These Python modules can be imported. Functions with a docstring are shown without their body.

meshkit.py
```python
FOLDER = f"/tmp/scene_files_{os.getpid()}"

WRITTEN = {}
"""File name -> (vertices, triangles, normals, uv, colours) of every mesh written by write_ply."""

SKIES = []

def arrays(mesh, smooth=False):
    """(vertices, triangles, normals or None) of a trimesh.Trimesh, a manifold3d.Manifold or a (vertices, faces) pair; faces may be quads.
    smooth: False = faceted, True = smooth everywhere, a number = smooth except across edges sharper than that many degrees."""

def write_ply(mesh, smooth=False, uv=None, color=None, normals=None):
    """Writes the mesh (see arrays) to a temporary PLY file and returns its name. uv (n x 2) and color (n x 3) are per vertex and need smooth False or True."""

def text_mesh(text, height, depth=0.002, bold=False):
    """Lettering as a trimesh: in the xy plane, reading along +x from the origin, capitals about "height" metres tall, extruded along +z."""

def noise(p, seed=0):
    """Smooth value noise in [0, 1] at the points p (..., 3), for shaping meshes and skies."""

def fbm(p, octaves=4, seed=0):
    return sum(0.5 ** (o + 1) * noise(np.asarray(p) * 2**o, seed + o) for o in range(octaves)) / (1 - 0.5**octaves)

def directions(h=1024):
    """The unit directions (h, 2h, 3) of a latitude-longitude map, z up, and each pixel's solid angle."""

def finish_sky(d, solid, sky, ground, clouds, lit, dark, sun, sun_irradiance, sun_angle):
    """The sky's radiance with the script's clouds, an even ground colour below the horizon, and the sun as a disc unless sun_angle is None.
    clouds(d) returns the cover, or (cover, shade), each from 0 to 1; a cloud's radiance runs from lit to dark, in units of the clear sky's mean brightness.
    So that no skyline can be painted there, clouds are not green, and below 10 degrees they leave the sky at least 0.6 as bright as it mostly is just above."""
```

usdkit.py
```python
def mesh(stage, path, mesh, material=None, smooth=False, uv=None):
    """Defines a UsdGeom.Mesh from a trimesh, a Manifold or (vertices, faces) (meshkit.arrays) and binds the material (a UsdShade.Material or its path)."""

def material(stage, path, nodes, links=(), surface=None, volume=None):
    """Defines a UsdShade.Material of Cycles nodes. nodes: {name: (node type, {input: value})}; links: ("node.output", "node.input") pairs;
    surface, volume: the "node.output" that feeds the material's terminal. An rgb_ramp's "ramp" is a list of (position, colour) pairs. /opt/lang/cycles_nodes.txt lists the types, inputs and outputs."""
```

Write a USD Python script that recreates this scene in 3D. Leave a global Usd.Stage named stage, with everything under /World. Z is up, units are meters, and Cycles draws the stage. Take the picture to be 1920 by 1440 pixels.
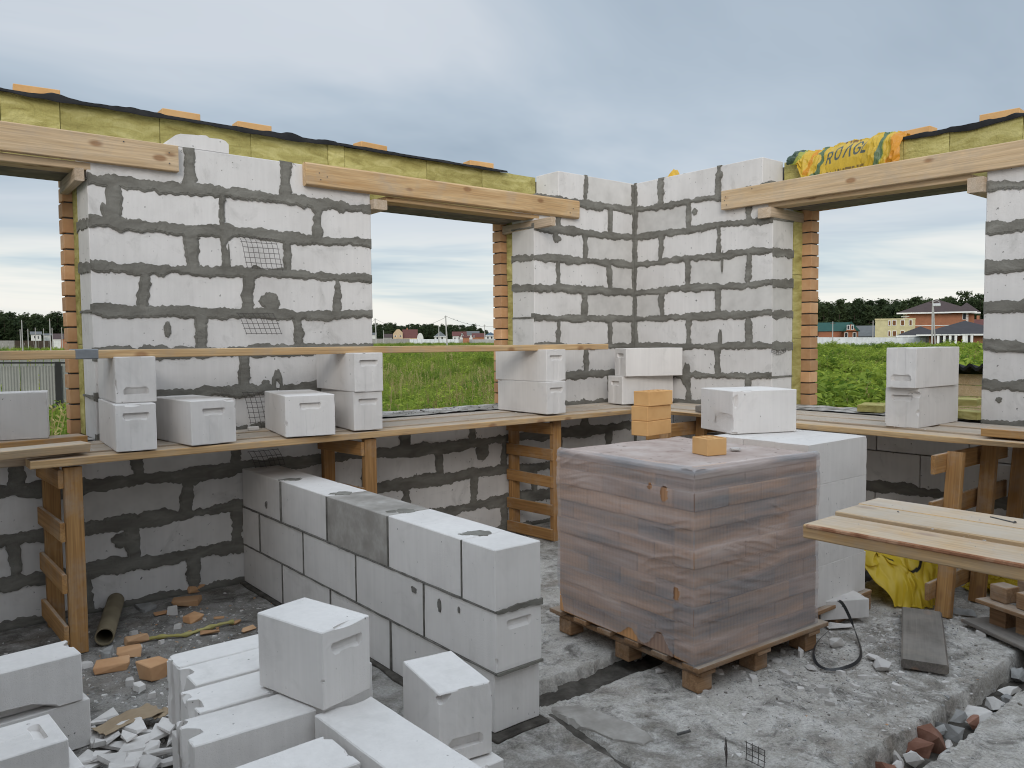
import math
import random
import numpy as np
import trimesh
import shapely
from shapely import geometry as sg, ops as so
import manifold3d as m3
import meshkit
import usdkit
from pxr import Usd, UsdGeom, UsdLux, UsdShade, Gf, Sdf, Vt

stage = Usd.Stage.CreateInMemory()
UsdGeom.SetStageUpAxis(stage, UsdGeom.Tokens.z)
UsdGeom.SetStageMetersPerUnit(stage, 1.0)
UsdGeom.Xform.Define(stage, '/World')
UsdGeom.Scope.Define(stage, '/World/Looks')
rnd = random.Random(7)
rng = np.random.default_rng(7)

# ------------------------------------------------------------------ camera
FPX, YAW, PITCH, ROLL = 1495.188, 0.68233, -0.054089, -0.0085696
CAM = np.array([-5.82204, -5.27375, 1.61837])
_f = np.array([math.sin(YAW) * math.cos(PITCH), math.cos(YAW) * math.cos(PITCH), math.sin(PITCH)])
_r = np.cross(_f, [0, 0, 1]); _r /= np.linalg.norm(_r)
_u = np.cross(_r, _f)
RIGHT = math.cos(ROLL) * _r + math.sin(ROLL) * _u
UP = -math.sin(ROLL) * _r + math.cos(ROLL) * _u
cam = UsdGeom.Camera.Define(stage, '/World/camera')
cam.CreateHorizontalApertureAttr(36.0)
cam.CreateVerticalApertureAttr(27.0)
cam.CreateFocalLengthAttr(36.0 * FPX / 1920)
cam.CreateClippingRangeAttr(Gf.Vec2f(0.05, 5000))
EXPOSURE = 0.27
cam.CreateExposureAttr(EXPOSURE)
M = Gf.Matrix4d(*RIGHT, 0, *UP, 0, *(-_f), 0, *CAM, 1)
cam.AddTransformOp().Set(M)

# ------------------------------------------------------------------ sky and sun (overcast)
SUN_DIR = np.array([-0.66, -0.70, 0.335]); SUN_DIR /= np.linalg.norm(SUN_DIR)
SUN_EL = math.asin(SUN_DIR[2]); SUN_ROT = math.atan2(SUN_DIR[0], SUN_DIR[1])
SKY_STRENGTH, CLOUD = 0.1, 8.1
sky = UsdLux.DomeLight.Define(stage, '/World/sky')
sky.CreateIntensityAttr(1.0)
sky_m = usdkit.material(stage, '/World/Looks/sky_air', {
    'tc': ('texture_coordinate', {}),
    'xyz': ('separate_xyz', {}),
    'zz': ('math', {'math_type': 'add', 'value2': 0.13}),
    'zc': ('math', {'math_type': 'maximum', 'value2': 0.05}),
    'dx': ('math', {'math_type': 'divide'}),
    'dy': ('math', {'math_type': 'divide'}),
    'uv': ('combine_xyz', {'z': 0.0}),
    'map': ('mapping', {'mapping_type': 'point', 'location': (6.2, 1.4, 0.0), 'rotation': (0, 0, -0.6), 'scale': (0.42, 0.85, 1)}),
    'n1': ('noise_texture', {'scale': 1.0, 'detail': 6.0, 'roughness': 0.50, 'distortion': 0.45}),
    'map2': ('mapping', {'mapping_type': 'point', 'location': (3.35, 0.4, 0.0), 'scale': (1, 1, 12.0)}),
    'n2': ('noise_texture', {'scale': 1.9, 'detail': 5.0, 'roughness': 0.56, 'distortion': 0.5}),
    'ramp': ('rgb_ramp', {'ramp': [(0.0, (0.29, 0.365, 0.445)), (0.33, (0.37, 0.45, 0.54)), (0.48, (0.50, 0.58, 0.665)), (0.60, (0.66, 0.71, 0.77)), (1.0, (0.78, 0.81, 0.85))]}),
    'low': ('rgb_ramp', {'ramp': [(0.0, (0.40, 0.50, 0.60)), (0.31, (0.50, 0.60, 0.69)), (0.40, (0.66, 0.745, 0.79)), (0.48, (0.84, 0.865, 0.85)), (0.56, (0.96, 0.945, 0.905)), (1.0, (1.0, 0.98, 0.94))]}),
    'elev': ('map_range', {'range_type': 'smoothstep', 'from_min': 0.085, 'from_max': 0.155, 'to_min': 0.0, 'to_max': 1.0, 'clamp': True}),
    'cl': ('mix_color', {'blend_type': 'mix'}),
    'up': ('map_range', {'range_type': 'smoothstep', 'from_min': 0.36, 'from_max': 0.95, 'to_min': CLOUD, 'to_max': 2.6 * CLOUD, 'clamp': True}),   # an overcast sky brightens towards the zenith
    'gain': ('vector_math', {'math_type': 'scale'}),
    'sky': ('sky_texture', {'sky_type': 'single_scattering', 'sun_disc': False, 'sun_elevation': SUN_EL, 'sun_rotation': SUN_ROT}),
    'mx': ('mix_color', {'blend_type': 'mix', 'fac': 0.9, 'use_clamp': False}),
    'bg': ('background_shader', {'strength': SKY_STRENGTH}),
}, [('tc.generated', 'xyz.vector'), ('xyz.z', 'zz.value1'), ('zz.value', 'zc.value1'),
    ('xyz.x', 'dx.value1'), ('zc.value', 'dx.value2'), ('xyz.y', 'dy.value1'), ('zc.value', 'dy.value2'),
    ('dx.value', 'uv.x'), ('dy.value', 'uv.y'), ('uv.vector', 'map.vector'), ('map.vector', 'n1.vector'),
    ('tc.generated', 'map2.vector'), ('map2.vector', 'n2.vector'),
    ('n1.fac', 'ramp.fac'), ('n2.fac', 'low.fac'), ('xyz.z', 'elev.value'), ('elev.result', 'cl.fac'),
    ('low.color', 'cl.a'), ('ramp.color', 'cl.b'), ('cl.result', 'gain.vector1'), ('xyz.z', 'up.value'), ('up.result', 'gain.scale'),
    ('sky.color', 'mx.a'), ('gain.vector', 'mx.b'), ('mx.result', 'bg.color')], surface='bg.background')
UsdShade.MaterialBindingAPI.Apply(sky.GetPrim()).Bind(sky_m)
sky.GetPrim().SetCustomDataByKey('kind', 'structure')
sun = UsdLux.DistantLight.Define(stage, '/World/sun')
sun.CreateNormalizeAttr(True)
sun.CreateIntensityAttr(0.36)
sun.CreateAngleAttr(28.0)
sun.CreateColorAttr(Gf.Vec3f(1.0, 0.975, 0.94))
_z = Gf.Vec3d(*map(float, SUN_DIR))
sun.AddTransformOp().Set(Gf.Matrix4d().SetRotate(Gf.Rotation(Gf.Vec3d(0, 0, 1), _z)))

# ------------------------------------------------------------------ helpers
COUNT = {}


def numbered(parent, name):
    k = (parent, name)
    n = COUNT.get(k, 0)
    COUNT[k] = n + 1
    return f'{parent}/{name}' if n == 0 else f'{parent}/{name}_{n:03d}'


def tag(o, label=None, cat=None, group=None, kind=None):
    p = o.GetPrim() if hasattr(o, 'GetPrim') else o
    for k, v in (('label', label), ('category', cat), ('group', group), ('kind', kind)):
        if v:
            p.SetCustomDataByKey(k, v)
    return o


def xform(o, loc, rz=0.0, mat4=None):
    if mat4 is not None:
        m = np.asarray(mat4).T
        o.AddTransformOp().Set(Gf.Matrix4d(*map(float, m.ravel())))
    else:
        o.AddTranslateOp().Set(Gf.Vec3d(*map(float, loc)))
        if rz:
            o.AddRotateZOp().Set(float(math.degrees(rz)))
    return o


def thing(name, label=None, cat=None, loc=(0, 0, 0), rz=0.0, group=None, kind=None, mat4=None):
    o = UsdGeom.Xform.Define(stage, numbered('/World', name))
    xform(o, loc, rz, mat4)
    return tag(o, label, cat, group, kind)


def obj(name, mesh, material, parent=None, smooth=False, loc=None, rz=0.0, mat4=None, **tags):
    pp = '/World' if parent is None else str(parent.GetPath())
    o = usdkit.mesh(stage, numbered(pp, name), mesh, LOOK[material], smooth=smooth)
    if loc is not None or mat4 is not None:
        xform(o, loc, rz, mat4)
    return tag(o, **tags) if tags else o


def copy(src, name, loc, rz=0.0, label=None, group=None, cat=None, mat4=None):
    o = UsdGeom.Xform.Define(stage, numbered('/World', name))
    o.GetPrim().GetReferences().AddInternalReference(src.GetPath())
    o.ClearXformOpOrder()
    for a in list(o.GetPrim().GetAttributes()):
        pass
    o.GetPrim().SetInstanceable(True)
    op = o.MakeMatrixXform()
    if mat4 is None:
        mat4 = T(loc) @ RZ(rz)
    op.Set(Gf.Matrix4d(*map(float, np.asarray(mat4).T.ravel())))
    return tag(o, label, cat, group)


def T(v):
    m = np.eye(4); m[:3, 3] = v; return m


def RZ(a):
    c, s = math.cos(a), math.sin(a); m = np.eye(4); m[:2, :2] = [[c, -s], [s, c]]; return m


def RX(a):
    c, s = math.cos(a), math.sin(a); m = np.eye(4); m[1:3, 1:3] = [[c, -s], [s, c]]; return m


def RY(a):
    c, s = math.cos(a), math.sin(a); m = np.eye(4); m[0, 0] = c; m[0, 2] = s; m[2, 0] = -s; m[2, 2] = c; return m


def ray(px, py):
    return _f + RIGHT * (px - 960) / FPX - UP * (py - 720) / FPX


def on(ax, v, px, py):
    d = ray(px, py); return CAM + d * ((v - CAM[ax]) / d[ax])


def far(px, py, dist):
    d = ray(px, py); return CAM + d * (dist / math.hypot(d[0], d[1]))


def cat_(*ms):
    vs, fs, n = [], [], 0
    for v, f in ms:
        vs.append(np.asarray(v, float)); fs.append(np.asarray(f, int) + n); n += len(v)
    return np.vstack(vs), np.vstack(fs)


def tf(mesh, m):
    v, f = mesh
    return np.asarray(v) @ np.asarray(m)[:3, :3].T + np.asarray(m)[:3, 3], f


BOXF = np.array([[0, 2, 3], [0, 3, 1], [4, 5, 7], [4, 7, 6], [0, 1, 5], [0, 5, 4], [2, 6, 7], [2, 7, 3], [0, 4, 6], [0, 6, 2], [1, 3, 7], [1, 7, 5]])


def box(x0, x1, y0, y1, z0, z1):
    v = np.array([[x, y, z] for z in (z0, z1) for y in (y0, y1) for x in (x0, x1)], float)
    return v, BOXF.copy()


def man(m):
    mm = m.to_mesh()
    return np.array(mm.vert_properties[:, :3], float), np.array(mm.tri_verts, int)


def cham(x0, x1, y0, y1, z0, z1, c=0.004, j=0.0, r=None):
    """box with chamfered edges (convex hull of 24 points)"""
    pts = []
    for sx, X in ((1, x0), (-1, x1)):
        for sy, Y in ((1, y0), (-1, y1)):
            for sz, Z in ((1, z0), (-1, z1)):
                d = np.array([0, 0, 0]) if not j else np.array([(r or rnd).uniform(-j, j) for _ in range(3)])
                for k in range(3):
                    o = np.array([sx * c, sy * c, sz * c]); o[k] = 0
                    pts.append(np.array([X, Y, Z]) + o + d)
    h = m3.Manifold.hull_points(np.array(pts))
    return man(h)


def tube(points, radius, sides=6, closed=False):
    P = np.asarray(points, float); n = len(P)
    rad = np.broadcast_to(np.asarray(radius, float), (n,))
    tang = np.gradient(P, axis=0); tang /= np.linalg.norm(tang, axis=1, keepdims=True) + 1e-12
    ref = np.array([0, 0, 1.0]) if abs(tang[:, 2]).mean() < 0.8 else np.array([1.0, 0, 0])
    a = np.cross(tang, ref); a /= np.linalg.norm(a, axis=1, keepdims=True) + 1e-12
    b = np.cross(tang, a)
    th = np.arange(sides) / sides * 2 * math.pi
    v = (P[:, None] + rad[:, None, None] * (np.cos(th)[None, :, None] * a[:, None] + np.sin(th)[None, :, None] * b[:, None])).reshape(-1, 3)
    f = []
    for i in range(n - 1):
        for k in range(sides):
            p, q = i * sides + k, i * sides + (k + 1) % sides
            f += [[p, p + sides, q + sides], [p, q + sides, q]]
    c0, c1 = len(v), len(v) + 1
    v = np.vstack([v, P[0], P[-1]])
    for k in range(sides):
        f += [[c0, k, (k + 1) % sides], [c1, (n - 1) * sides + (k + 1) % sides, (n - 1) * sides + k]]
    return v, np.array(f)


def grid(nx, ny):
    i, j = np.meshgrid(np.arange(nx - 1), np.arange(ny - 1), indexing='ij')
    a = (i * ny + j).ravel()
    return np.vstack([np.stack([a, a + ny, a + ny + 1], 1), np.stack([a, a + ny + 1, a + 1], 1)])


def rock(r, sx, sy, sz, n=12):
    """broken lump: hull of random points"""
    p = r.normal(size=(n, 3)); p /= np.linalg.norm(p, axis=1, keepdims=True)
    p = np.clip(p * r.uniform(0.75, 1.15, (n, 1)), -0.85, 0.85)
    p = p * [sx, sy, sz]
    h = m3.Manifold.hull_points(p)
    if max(sx, sy, sz) > 0.045:
        h = h.refine_to_length(0.017)
    v, f = man(h)
    if max(sx, sy, sz) > 0.045:
        o = r.uniform(0, 50)
        v = v + 0.010 * np.stack([meshkit.fbm(v * 28 + o + 9 * k, 3, k) - 0.5 for k in range(3)], 1)
    v[:, 2] -= v[:, 2].min()
    return v, f


def shard(r, sx, sy, sz):
    """flat broken piece: irregular polygon with slanted sides"""
    k = r.integers(4, 7)
    a = np.sort(r.uniform(0, 2 * math.pi, k) * 0.35 + np.arange(k) / k * 2 * math.pi)
    rr = r.uniform(0.6, 1.0, k)
    lo = np.stack([np.cos(a) * rr * sx, np.sin(a) * rr * sy, np.full(k, -sz) * r.uniform(0.8, 1.0, k)], 1)
    hi = np.stack([np.cos(a) * rr * sx * r.uniform(0.72, 1.05, k), np.sin(a) * rr * sy * r.uniform(0.72, 1.05, k), sz * r.uniform(0.55, 1.0, k)], 1)
    v, f = man(m3.Manifold.hull_points(np.vstack([lo, hi])))
    v[:, 2] -= v[:, 2].min()
    return v, f


# ------------------------------------------------------------------ materials
LOOK = {}


def look(name, nodes, links, surface='p.BSDF', volume=None):
    LOOK[name] = usdkit.material(stage, '/World/Looks/' + name, nodes, links, surface=surface, volume=volume)


def plain(name, ramp, scale=8.0, detail=5.0, rough=0.85, bump=0.25, bscale=60.0, bdist=0.004, rand=0.08, mapscale=(1, 1, 1), spec=0.3, speck=None, distortion=0.0, world=False):
    """noise-coloured matt surface with fine relief; every object a little lighter or darker than the next"""
    src = 'geo.position' if world else 'tc.object'
    nodes = {'tc': ('texture_coordinate', {}), 'geo': ('geometry', {}), 'oi': ('object_info', {}),
             'ofs': ('vector_math', {'math_type': 'scale', 'scale': 0.0 if world else 37.0}), 'cx': ('combine_xyz', {}),
             'add': ('vector_math', {'math_type': 'add'}),
             'mp': ('mapping', {'mapping_type': 'point', 'scale': mapscale}),
             'n': ('noise_texture', {'scale': scale, 'detail': detail, 'roughness': 0.6, 'distortion': distortion}),
             'r': ('rgb_ramp', {'ramp': ramp}),
             'mr': ('map_range', {'from_min': 0.0, 'from_max': 1.0, 'to_min': 1.0 - rand, 'to_max': 1.0 + rand}),
             'h': ('hsv', {}),
             'b': ('noise_texture', {'scale': bscale, 'detail': 5.0, 'roughness': 0.65}),
             'bm': ('bump', {'strength': bump, 'distance': bdist}),
             'p': ('principled_bsdf', {'roughness': rough, 'specular_ior_level': spec})}
    links = [('oi.random', 'cx.x'), ('oi.random', 'cx.y'), ('oi.random', 'cx.z'), ('cx.vector', 'ofs.vector1'), (src, 'add.vector1'), ('ofs.vector', 'add.vector2'),
             ('add.vector', 'mp.vector'), ('mp.vector', 'n.vector'), ('n.fac', 'r.fac'), ('r.color', 'h.color'), ('oi.random', 'mr.value'), ('mr.result', 'h.value'),
             ('add.vector', 'b.vector'), ('b.fac', 'bm.height'), ('bm.normal', 'p.normal')]
    if speck:
        sc, lo, hi, col = speck
        nodes['sn'] = ('noise_texture', {'scale': sc, 'detail': 2.0, 'roughness': 0.5})
        nodes['sr'] = ('map_range', {'from_min': lo, 'from_max': hi, 'to_min': 0.0, 'to_max': 1.0, 'clamp': True})
        nodes['sm'] = ('mix_color', {'blend_type': 'mix', 'b': col})
        links += [('add.vector', 'sn.vector'), ('sn.fac', 'sr.value'), ('sr.result', 'sm.fac'), ('h.color', 'sm.a'), ('sm.result', 'p.base_color')]
    else:
        links += [('h.color', 'p.base_color')]
    look(name, nodes, links)


def block_look(name, base, dirt, speck):
    """aerated concrete: fine pores, faint saw streaks, grey smudges"""
    look(name, {
        'tc': ('texture_coordinate', {}), 'oi': ('object_info', {}), 'cx': ('combine_xyz', {}), 'ofs': ('vector_math', {'math_type': 'scale', 'scale': 37.0}), 'add': ('vector_math', {'math_type': 'add'}),
        'n': ('noise_texture', {'scale': 3.0, 'detail': 5.0, 'roughness': 0.6}), 'r': ('rgb_ramp', {'ramp': base}),
        'mr': ('map_range', {'from_min': 0.0, 'from_max': 1.0, 'to_min': 0.955, 'to_max': 1.03}), 'h': ('hsv', {}),
        'ms': ('mapping', {'mapping_type': 'point', 'scale': (34.0, 34.0, 1.6)}), 'st': ('noise_texture', {'scale': 1.0, 'detail': 4.0, 'roughness': 0.7}),
        'sr': ('map_range', {'from_min': 0.3, 'from_max': 0.7, 'to_min': 0.955, 'to_max': 1.03}), 'sg': ('combine_xyz', {}), 'sm': ('mix_color', {'blend_type': 'multiply', 'fac': 1.0}),
        'd': ('noise_texture', {'scale': 4.5, 'detail': 7.0, 'roughness': 0.68, 'distortion': 0.8}), 'dr': ('map_range', {'from_min': 0.56, 'from_max': 0.74, 'to_min': 0.0, 'to_max': dirt, 'clamp': True}),
        'dm': ('mix_color', {'blend_type': 'mix', 'b': (0.27, 0.255, 0.235)}),
        'p1': ('noise_texture', {'scale': speck[0], 'detail': 2.0, 'roughness': 0.5}), 'pr': ('map_range', {'from_min': speck[1], 'from_max': speck[2], 'to_min': 0.0, 'to_max': 1.0, 'clamp': True}), 'pm': ('mix_color', {'blend_type': 'mix', 'b': (0.15, 0.145, 0.135)}),
        'v': ('voronoi_texture', {'feature': 'f1', 'scale': 210.0}), 'vr': ('map_range', {'from_min': 0.0, 'from_max': 0.35, 'to_min': 0.0, 'to_max': 1.0, 'clamp': True}),
        'b': ('noise_texture', {'scale': 85.0, 'detail': 5.0, 'roughness': 0.7}), 'bs': ('math', {'math_type': 'add'}), 'bm': ('bump', {'strength': 0.42, 'distance': 0.0025}),
        'p': ('principled_bsdf', {'roughness': 0.95, 'specular_ior_level': 0.12})},
        [('oi.random', 'cx.x'), ('oi.random', 'cx.y'), ('oi.random', 'cx.z'), ('cx.vector', 'ofs.vector1'), ('tc.object', 'add.vector1'), ('ofs.vector', 'add.vector2'),
         ('add.vector', 'n.vector'), ('n.fac', 'r.fac'), ('r.color', 'h.color'), ('oi.random', 'mr.value'), ('mr.result', 'h.value'),
         ('add.vector', 'ms.vector'), ('ms.vector', 'st.vector'), ('st.fac', 'sr.value'), ('sr.result', 'sg.x'), ('sr.result', 'sg.y'), ('sr.result', 'sg.z'), ('h.color', 'sm.a'), ('sg.vector', 'sm.b'),
         ('add.vector', 'd.vector'), ('d.fac', 'dr.value'), ('dr.result', 'dm.fac'), ('sm.result', 'dm.a'), ('add.vector', 'p1.vector'), ('p1.fac', 'pr.value'), ('pr.result', 'pm.fac'), ('dm.result', 'pm.a'), ('pm.result', 'p.base_color'),
         ('add.vector', 'v.vector'), ('v.distance', 'vr.value'), ('add.vector', 'b.vector'), ('b.fac', 'bs.value1'), ('vr.result', 'bs.value2'), ('bs.value', 'bm.height'), ('bm.normal', 'p.normal')])


def wood(name, light, dark, knot=(0.27, 0.135, 0.06), rand=0.12, rough=0.75, grey=0.0):
    """sawn timber, grain along the local x axis"""
    look(name, {
        'tc': ('texture_coordinate', {}), 'oi': ('object_info', {}), 'cx': ('combine_xyz', {}), 'ofs': ('vector_math', {'math_type': 'scale', 'scale': 29.0}),
        'add': ('vector_math', {'math_type': 'add'}),
        'mp': ('mapping', {'mapping_type': 'point', 'scale': (0.9, 16.0, 16.0)}),
        'n': ('noise_texture', {'scale': 1.6, 'detail': 4.0, 'roughness': 0.55, 'distortion': 0.9}),
        'mp2': ('mapping', {'mapping_type': 'point', 'scale': (3.0, 130.0, 130.0)}),
        'n2': ('noise_texture', {'scale': 1.0, 'detail': 3.0, 'roughness': 0.6}),
        'r': ('rgb_ramp', {'ramp': [(0.25, dark), (0.5, tuple(0.5 * (a + b) for a, b in zip(light, dark))), (0.72, light)]}),
        'fine': ('map_range', {'from_min': 0.3, 'from_max': 0.75, 'to_min': 0.72, 'to_max': 1.12}),
        'mpk': ('mapping', {'mapping_type': 'point', 'scale': (4.0, 8.0, 8.0)}),
        'vk': ('voronoi_texture', {'feature': 'f1', 'scale': 1.0, 'randomness': 1.0}),
        'kr': ('map_range', {'range_type': 'smoothstep', 'from_min': 0.10, 'from_max': 0.22, 'to_min': 0.8, 'to_max': 0.0, 'clamp': True}),
        'km': ('mix_color', {'blend_type': 'mix', 'b': knot}),
        'mul': ('mix_color', {'blend_type': 'multiply', 'fac': 1.0}), 'gray': ('combine_xyz', {}),
        'mr': ('map_range', {'from_min': 0.0, 'from_max': 1.0, 'to_min': 1.0 - rand, 'to_max': 1.0 + rand}),
        'h': ('hsv', {'saturation': 1.0 - grey}),
        'dn': ('noise_texture', {'scale': 5.0, 'detail': 5.0, 'roughness': 0.7}),
        'dr': ('map_range', {'from_min': 0.48, 'from_max': 0.75, 'to_min': 0.0, 'to_max': 0.55, 'clamp': True}),
        'dm': ('mix_color', {'blend_type': 'mix', 'b': (0.34, 0.29, 0.235)}),
        'bm': ('bump', {'strength': 0.35, 'distance': 0.003}),
        'geo': ('geometry', {}), 'gn': ('separate_xyz', {}), 'gu': ('map_range', {'from_min': 0.75, 'from_max': 0.97, 'to_min': 0.0, 'to_max': 1.0, 'clamp': True}),
        'gd': ('noise_texture', {'scale': 3.2, 'detail': 7.0, 'roughness': 0.7}), 'ge': ('map_range', {'from_min': 0.30, 'from_max': 0.68, 'to_min': 0.12, 'to_max': 0.78, 'clamp': True}), 'gm': ('math', {'math_type': 'multiply'}),
        'sd': ('mix_color', {'blend_type': 'mix', 'b': (0.50, 0.455, 0.395) if not grey or grey < 0.2 else (0.26, 0.24, 0.215)}),
        'p': ('principled_bsdf', {'roughness': rough, 'specular_ior_level': 0.3})},
        [('geo.true_normal', 'gn.vector'), ('gn.z', 'gu.value'), ('add.vector', 'gd.vector'), ('gd.fac', 'ge.value'), ('gu.result', 'gm.value1'), ('ge.result', 'gm.value2'), ('gm.value', 'sd.fac'), ('dm.result', 'sd.a'),
         ('oi.random', 'cx.x'), ('oi.random', 'cx.y'), ('oi.random', 'cx.z'), ('cx.vector', 'ofs.vector1'), ('tc.object', 'add.vector1'), ('ofs.vector', 'add.vector2'),
         ('add.vector', 'mp.vector'), ('mp.vector', 'n.vector'), ('n.fac', 'r.fac'), ('add.vector', 'mp2.vector'), ('mp2.vector', 'n2.vector'), ('n2.fac', 'fine.value'),
         ('add.vector', 'mpk.vector'), ('mpk.vector', 'vk.vector'), ('vk.distance', 'kr.value'), ('kr.result', 'km.fac'), ('r.color', 'km.a'),
         ('fine.result', 'gray.x'), ('fine.result', 'gray.y'), ('fine.result', 'gray.z'), ('km.result', 'mul.a'), ('gray.vector', 'mul.b'),
         ('mul.result', 'h.color'), ('oi.random', 'mr.value'), ('mr.result', 'h.value'),
         ('add.vector', 'dn.vector'), ('dn.fac', 'dr.value'), ('dr.result', 'dm.fac'), ('h.color', 'dm.a'), ('sd.result', 'p.base_color'),
         ('n2.fac', 'bm.height'), ('bm.normal', 'p.normal')])


block_look('aac', [(0.25, (0.58, 0.552, 0.527)), (0.5, (0.655, 0.625, 0.598)), (0.8, (0.69, 0.66, 0.632))], 0.20, (46.0, 0.73, 0.79))
block_look('aac_wall', [(0.25, (0.54, 0.515, 0.493)), (0.5, (0.62, 0.595, 0.572)), (0.8, (0.67, 0.642, 0.62))], 0.42, (38.0, 0.705, 0.77))
plain('aac_damp', [(0.25, (0.44, 0.42, 0.395)), (0.5, (0.53, 0.508, 0.48)), (0.8, (0.61, 0.585, 0.555))], scale=6, rough=0.95, bump=0.35, bscale=110, bdist=0.002, rand=0.05, spec=0.15)
plain('aac_grey', [(0.25, (0.20, 0.185, 0.165)), (0.5, (0.29, 0.27, 0.245)), (0.8, (0.44, 0.42, 0.39))], scale=7, rough=0.95, bump=0.4, bscale=90, bdist=0.002, rand=0.05, spec=0.15)
plain('mortar', [(0.2, (0.105, 0.098, 0.084)), (0.45, (0.165, 0.156, 0.136)), (0.6, (0.205, 0.196, 0.172)), (0.8, (0.29, 0.28, 0.25))], scale=9, detail=7, mapscale=(0.55, 0.55, 1.6), distortion=0.5, rough=0.95, bump=0.8, bscale=45, bdist=0.008, rand=0.05, spec=0.15)
plain('orange_brick', [(0.25, (0.42, 0.215, 0.105)), (0.5, (0.53, 0.305, 0.16)), (0.8, (0.62, 0.40, 0.24))], scale=5, rough=0.85, bump=0.4, bscale=70, bdist=0.003, rand=0.25, spec=0.25)
plain('yellow_brick', [(0.25, (0.52, 0.28, 0.105)), (0.5, (0.62, 0.36, 0.15)), (0.8, (0.68, 0.43, 0.20))], scale=4, rough=0.85, bump=0.3, bscale=90, bdist=0.002, rand=0.05, spec=0.25)
plain('red_brick', [(0.25, (0.15, 0.065, 0.042)), (0.5, (0.23, 0.115, 0.08)), (0.8, (0.34, 0.22, 0.17))], scale=6, rough=0.9, bump=0.6, bscale=40, bdist=0.005, rand=0.2)
plain('insulation', [(0.25, (0.24, 0.20, 0.065)), (0.5, (0.42, 0.37, 0.135)), (0.75, (0.60, 0.54, 0.245))], scale=5, detail=7, rough=1.0, bump=0.9, bscale=35, bdist=0.012, rand=0.13, mapscale=(1, 1, 3.2), spec=0.05, distortion=0.8)
plain('black_membrane', [(0.3, (0.008, 0.008, 0.008)), (0.7, (0.022, 0.021, 0.021))], scale=6, rough=0.75, bump=0.6, bscale=25, bdist=0.006, rand=0.1, spec=0.15)
plain('brown_card', [(0.3, (0.26, 0.19, 0.12)), (0.7, (0.36, 0.28, 0.19))], scale=5, rough=0.9, bump=0.4, bscale=30, rand=0.1)
plain('dust_top', [(0.25, (0.30, 0.225, 0.195)), (0.5, (0.42, 0.345, 0.31)), (0.8, (0.55, 0.50, 0.47))], scale=5, rough=0.8, bump=0.6, bscale=30, bdist=0.006, rand=0.02, speck=(30.0, 0.68, 0.74, (0.12, 0.09, 0.07)))
plain('cement_dust', [(0.3, (0.10, 0.092, 0.08)), (0.45, (0.27, 0.25, 0.22)), (0.6, (0.55, 0.52, 0.485))], scale=11, detail=8, mapscale=(0.6, 1, 1), rough=0.95, bump=0.7, bscale=50, bdist=0.006, rand=0.05)
plain('steel_wire', [(0.3, (0.035, 0.03, 0.027)), (0.7, (0.07, 0.055, 0.045))], scale=20, rough=0.6, bump=0.2, rand=0.1, spec=0.5)
plain('nail_steel', [(0.3, (0.05, 0.048, 0.046)), (0.7, (0.10, 0.095, 0.09))], scale=30, rough=0.5, bump=0.1, rand=0.1, spec=0.5)
plain('strap_plastic', [(0.3, (0.012, 0.012, 0.013)), (0.7, (0.03, 0.03, 0.032))], scale=10, rough=0.4, bump=0.1, rand=0.1, spec=0.5)
plain('chip', [(0.25, (0.44, 0.415, 0.39)), (0.5, (0.56, 0.53, 0.502)), (0.8, (0.64, 0.61, 0.58))], scale=9, rough=0.95, bump=0.4, bscale=120, bdist=0.003, rand=0.13, spec=0.15)
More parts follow.
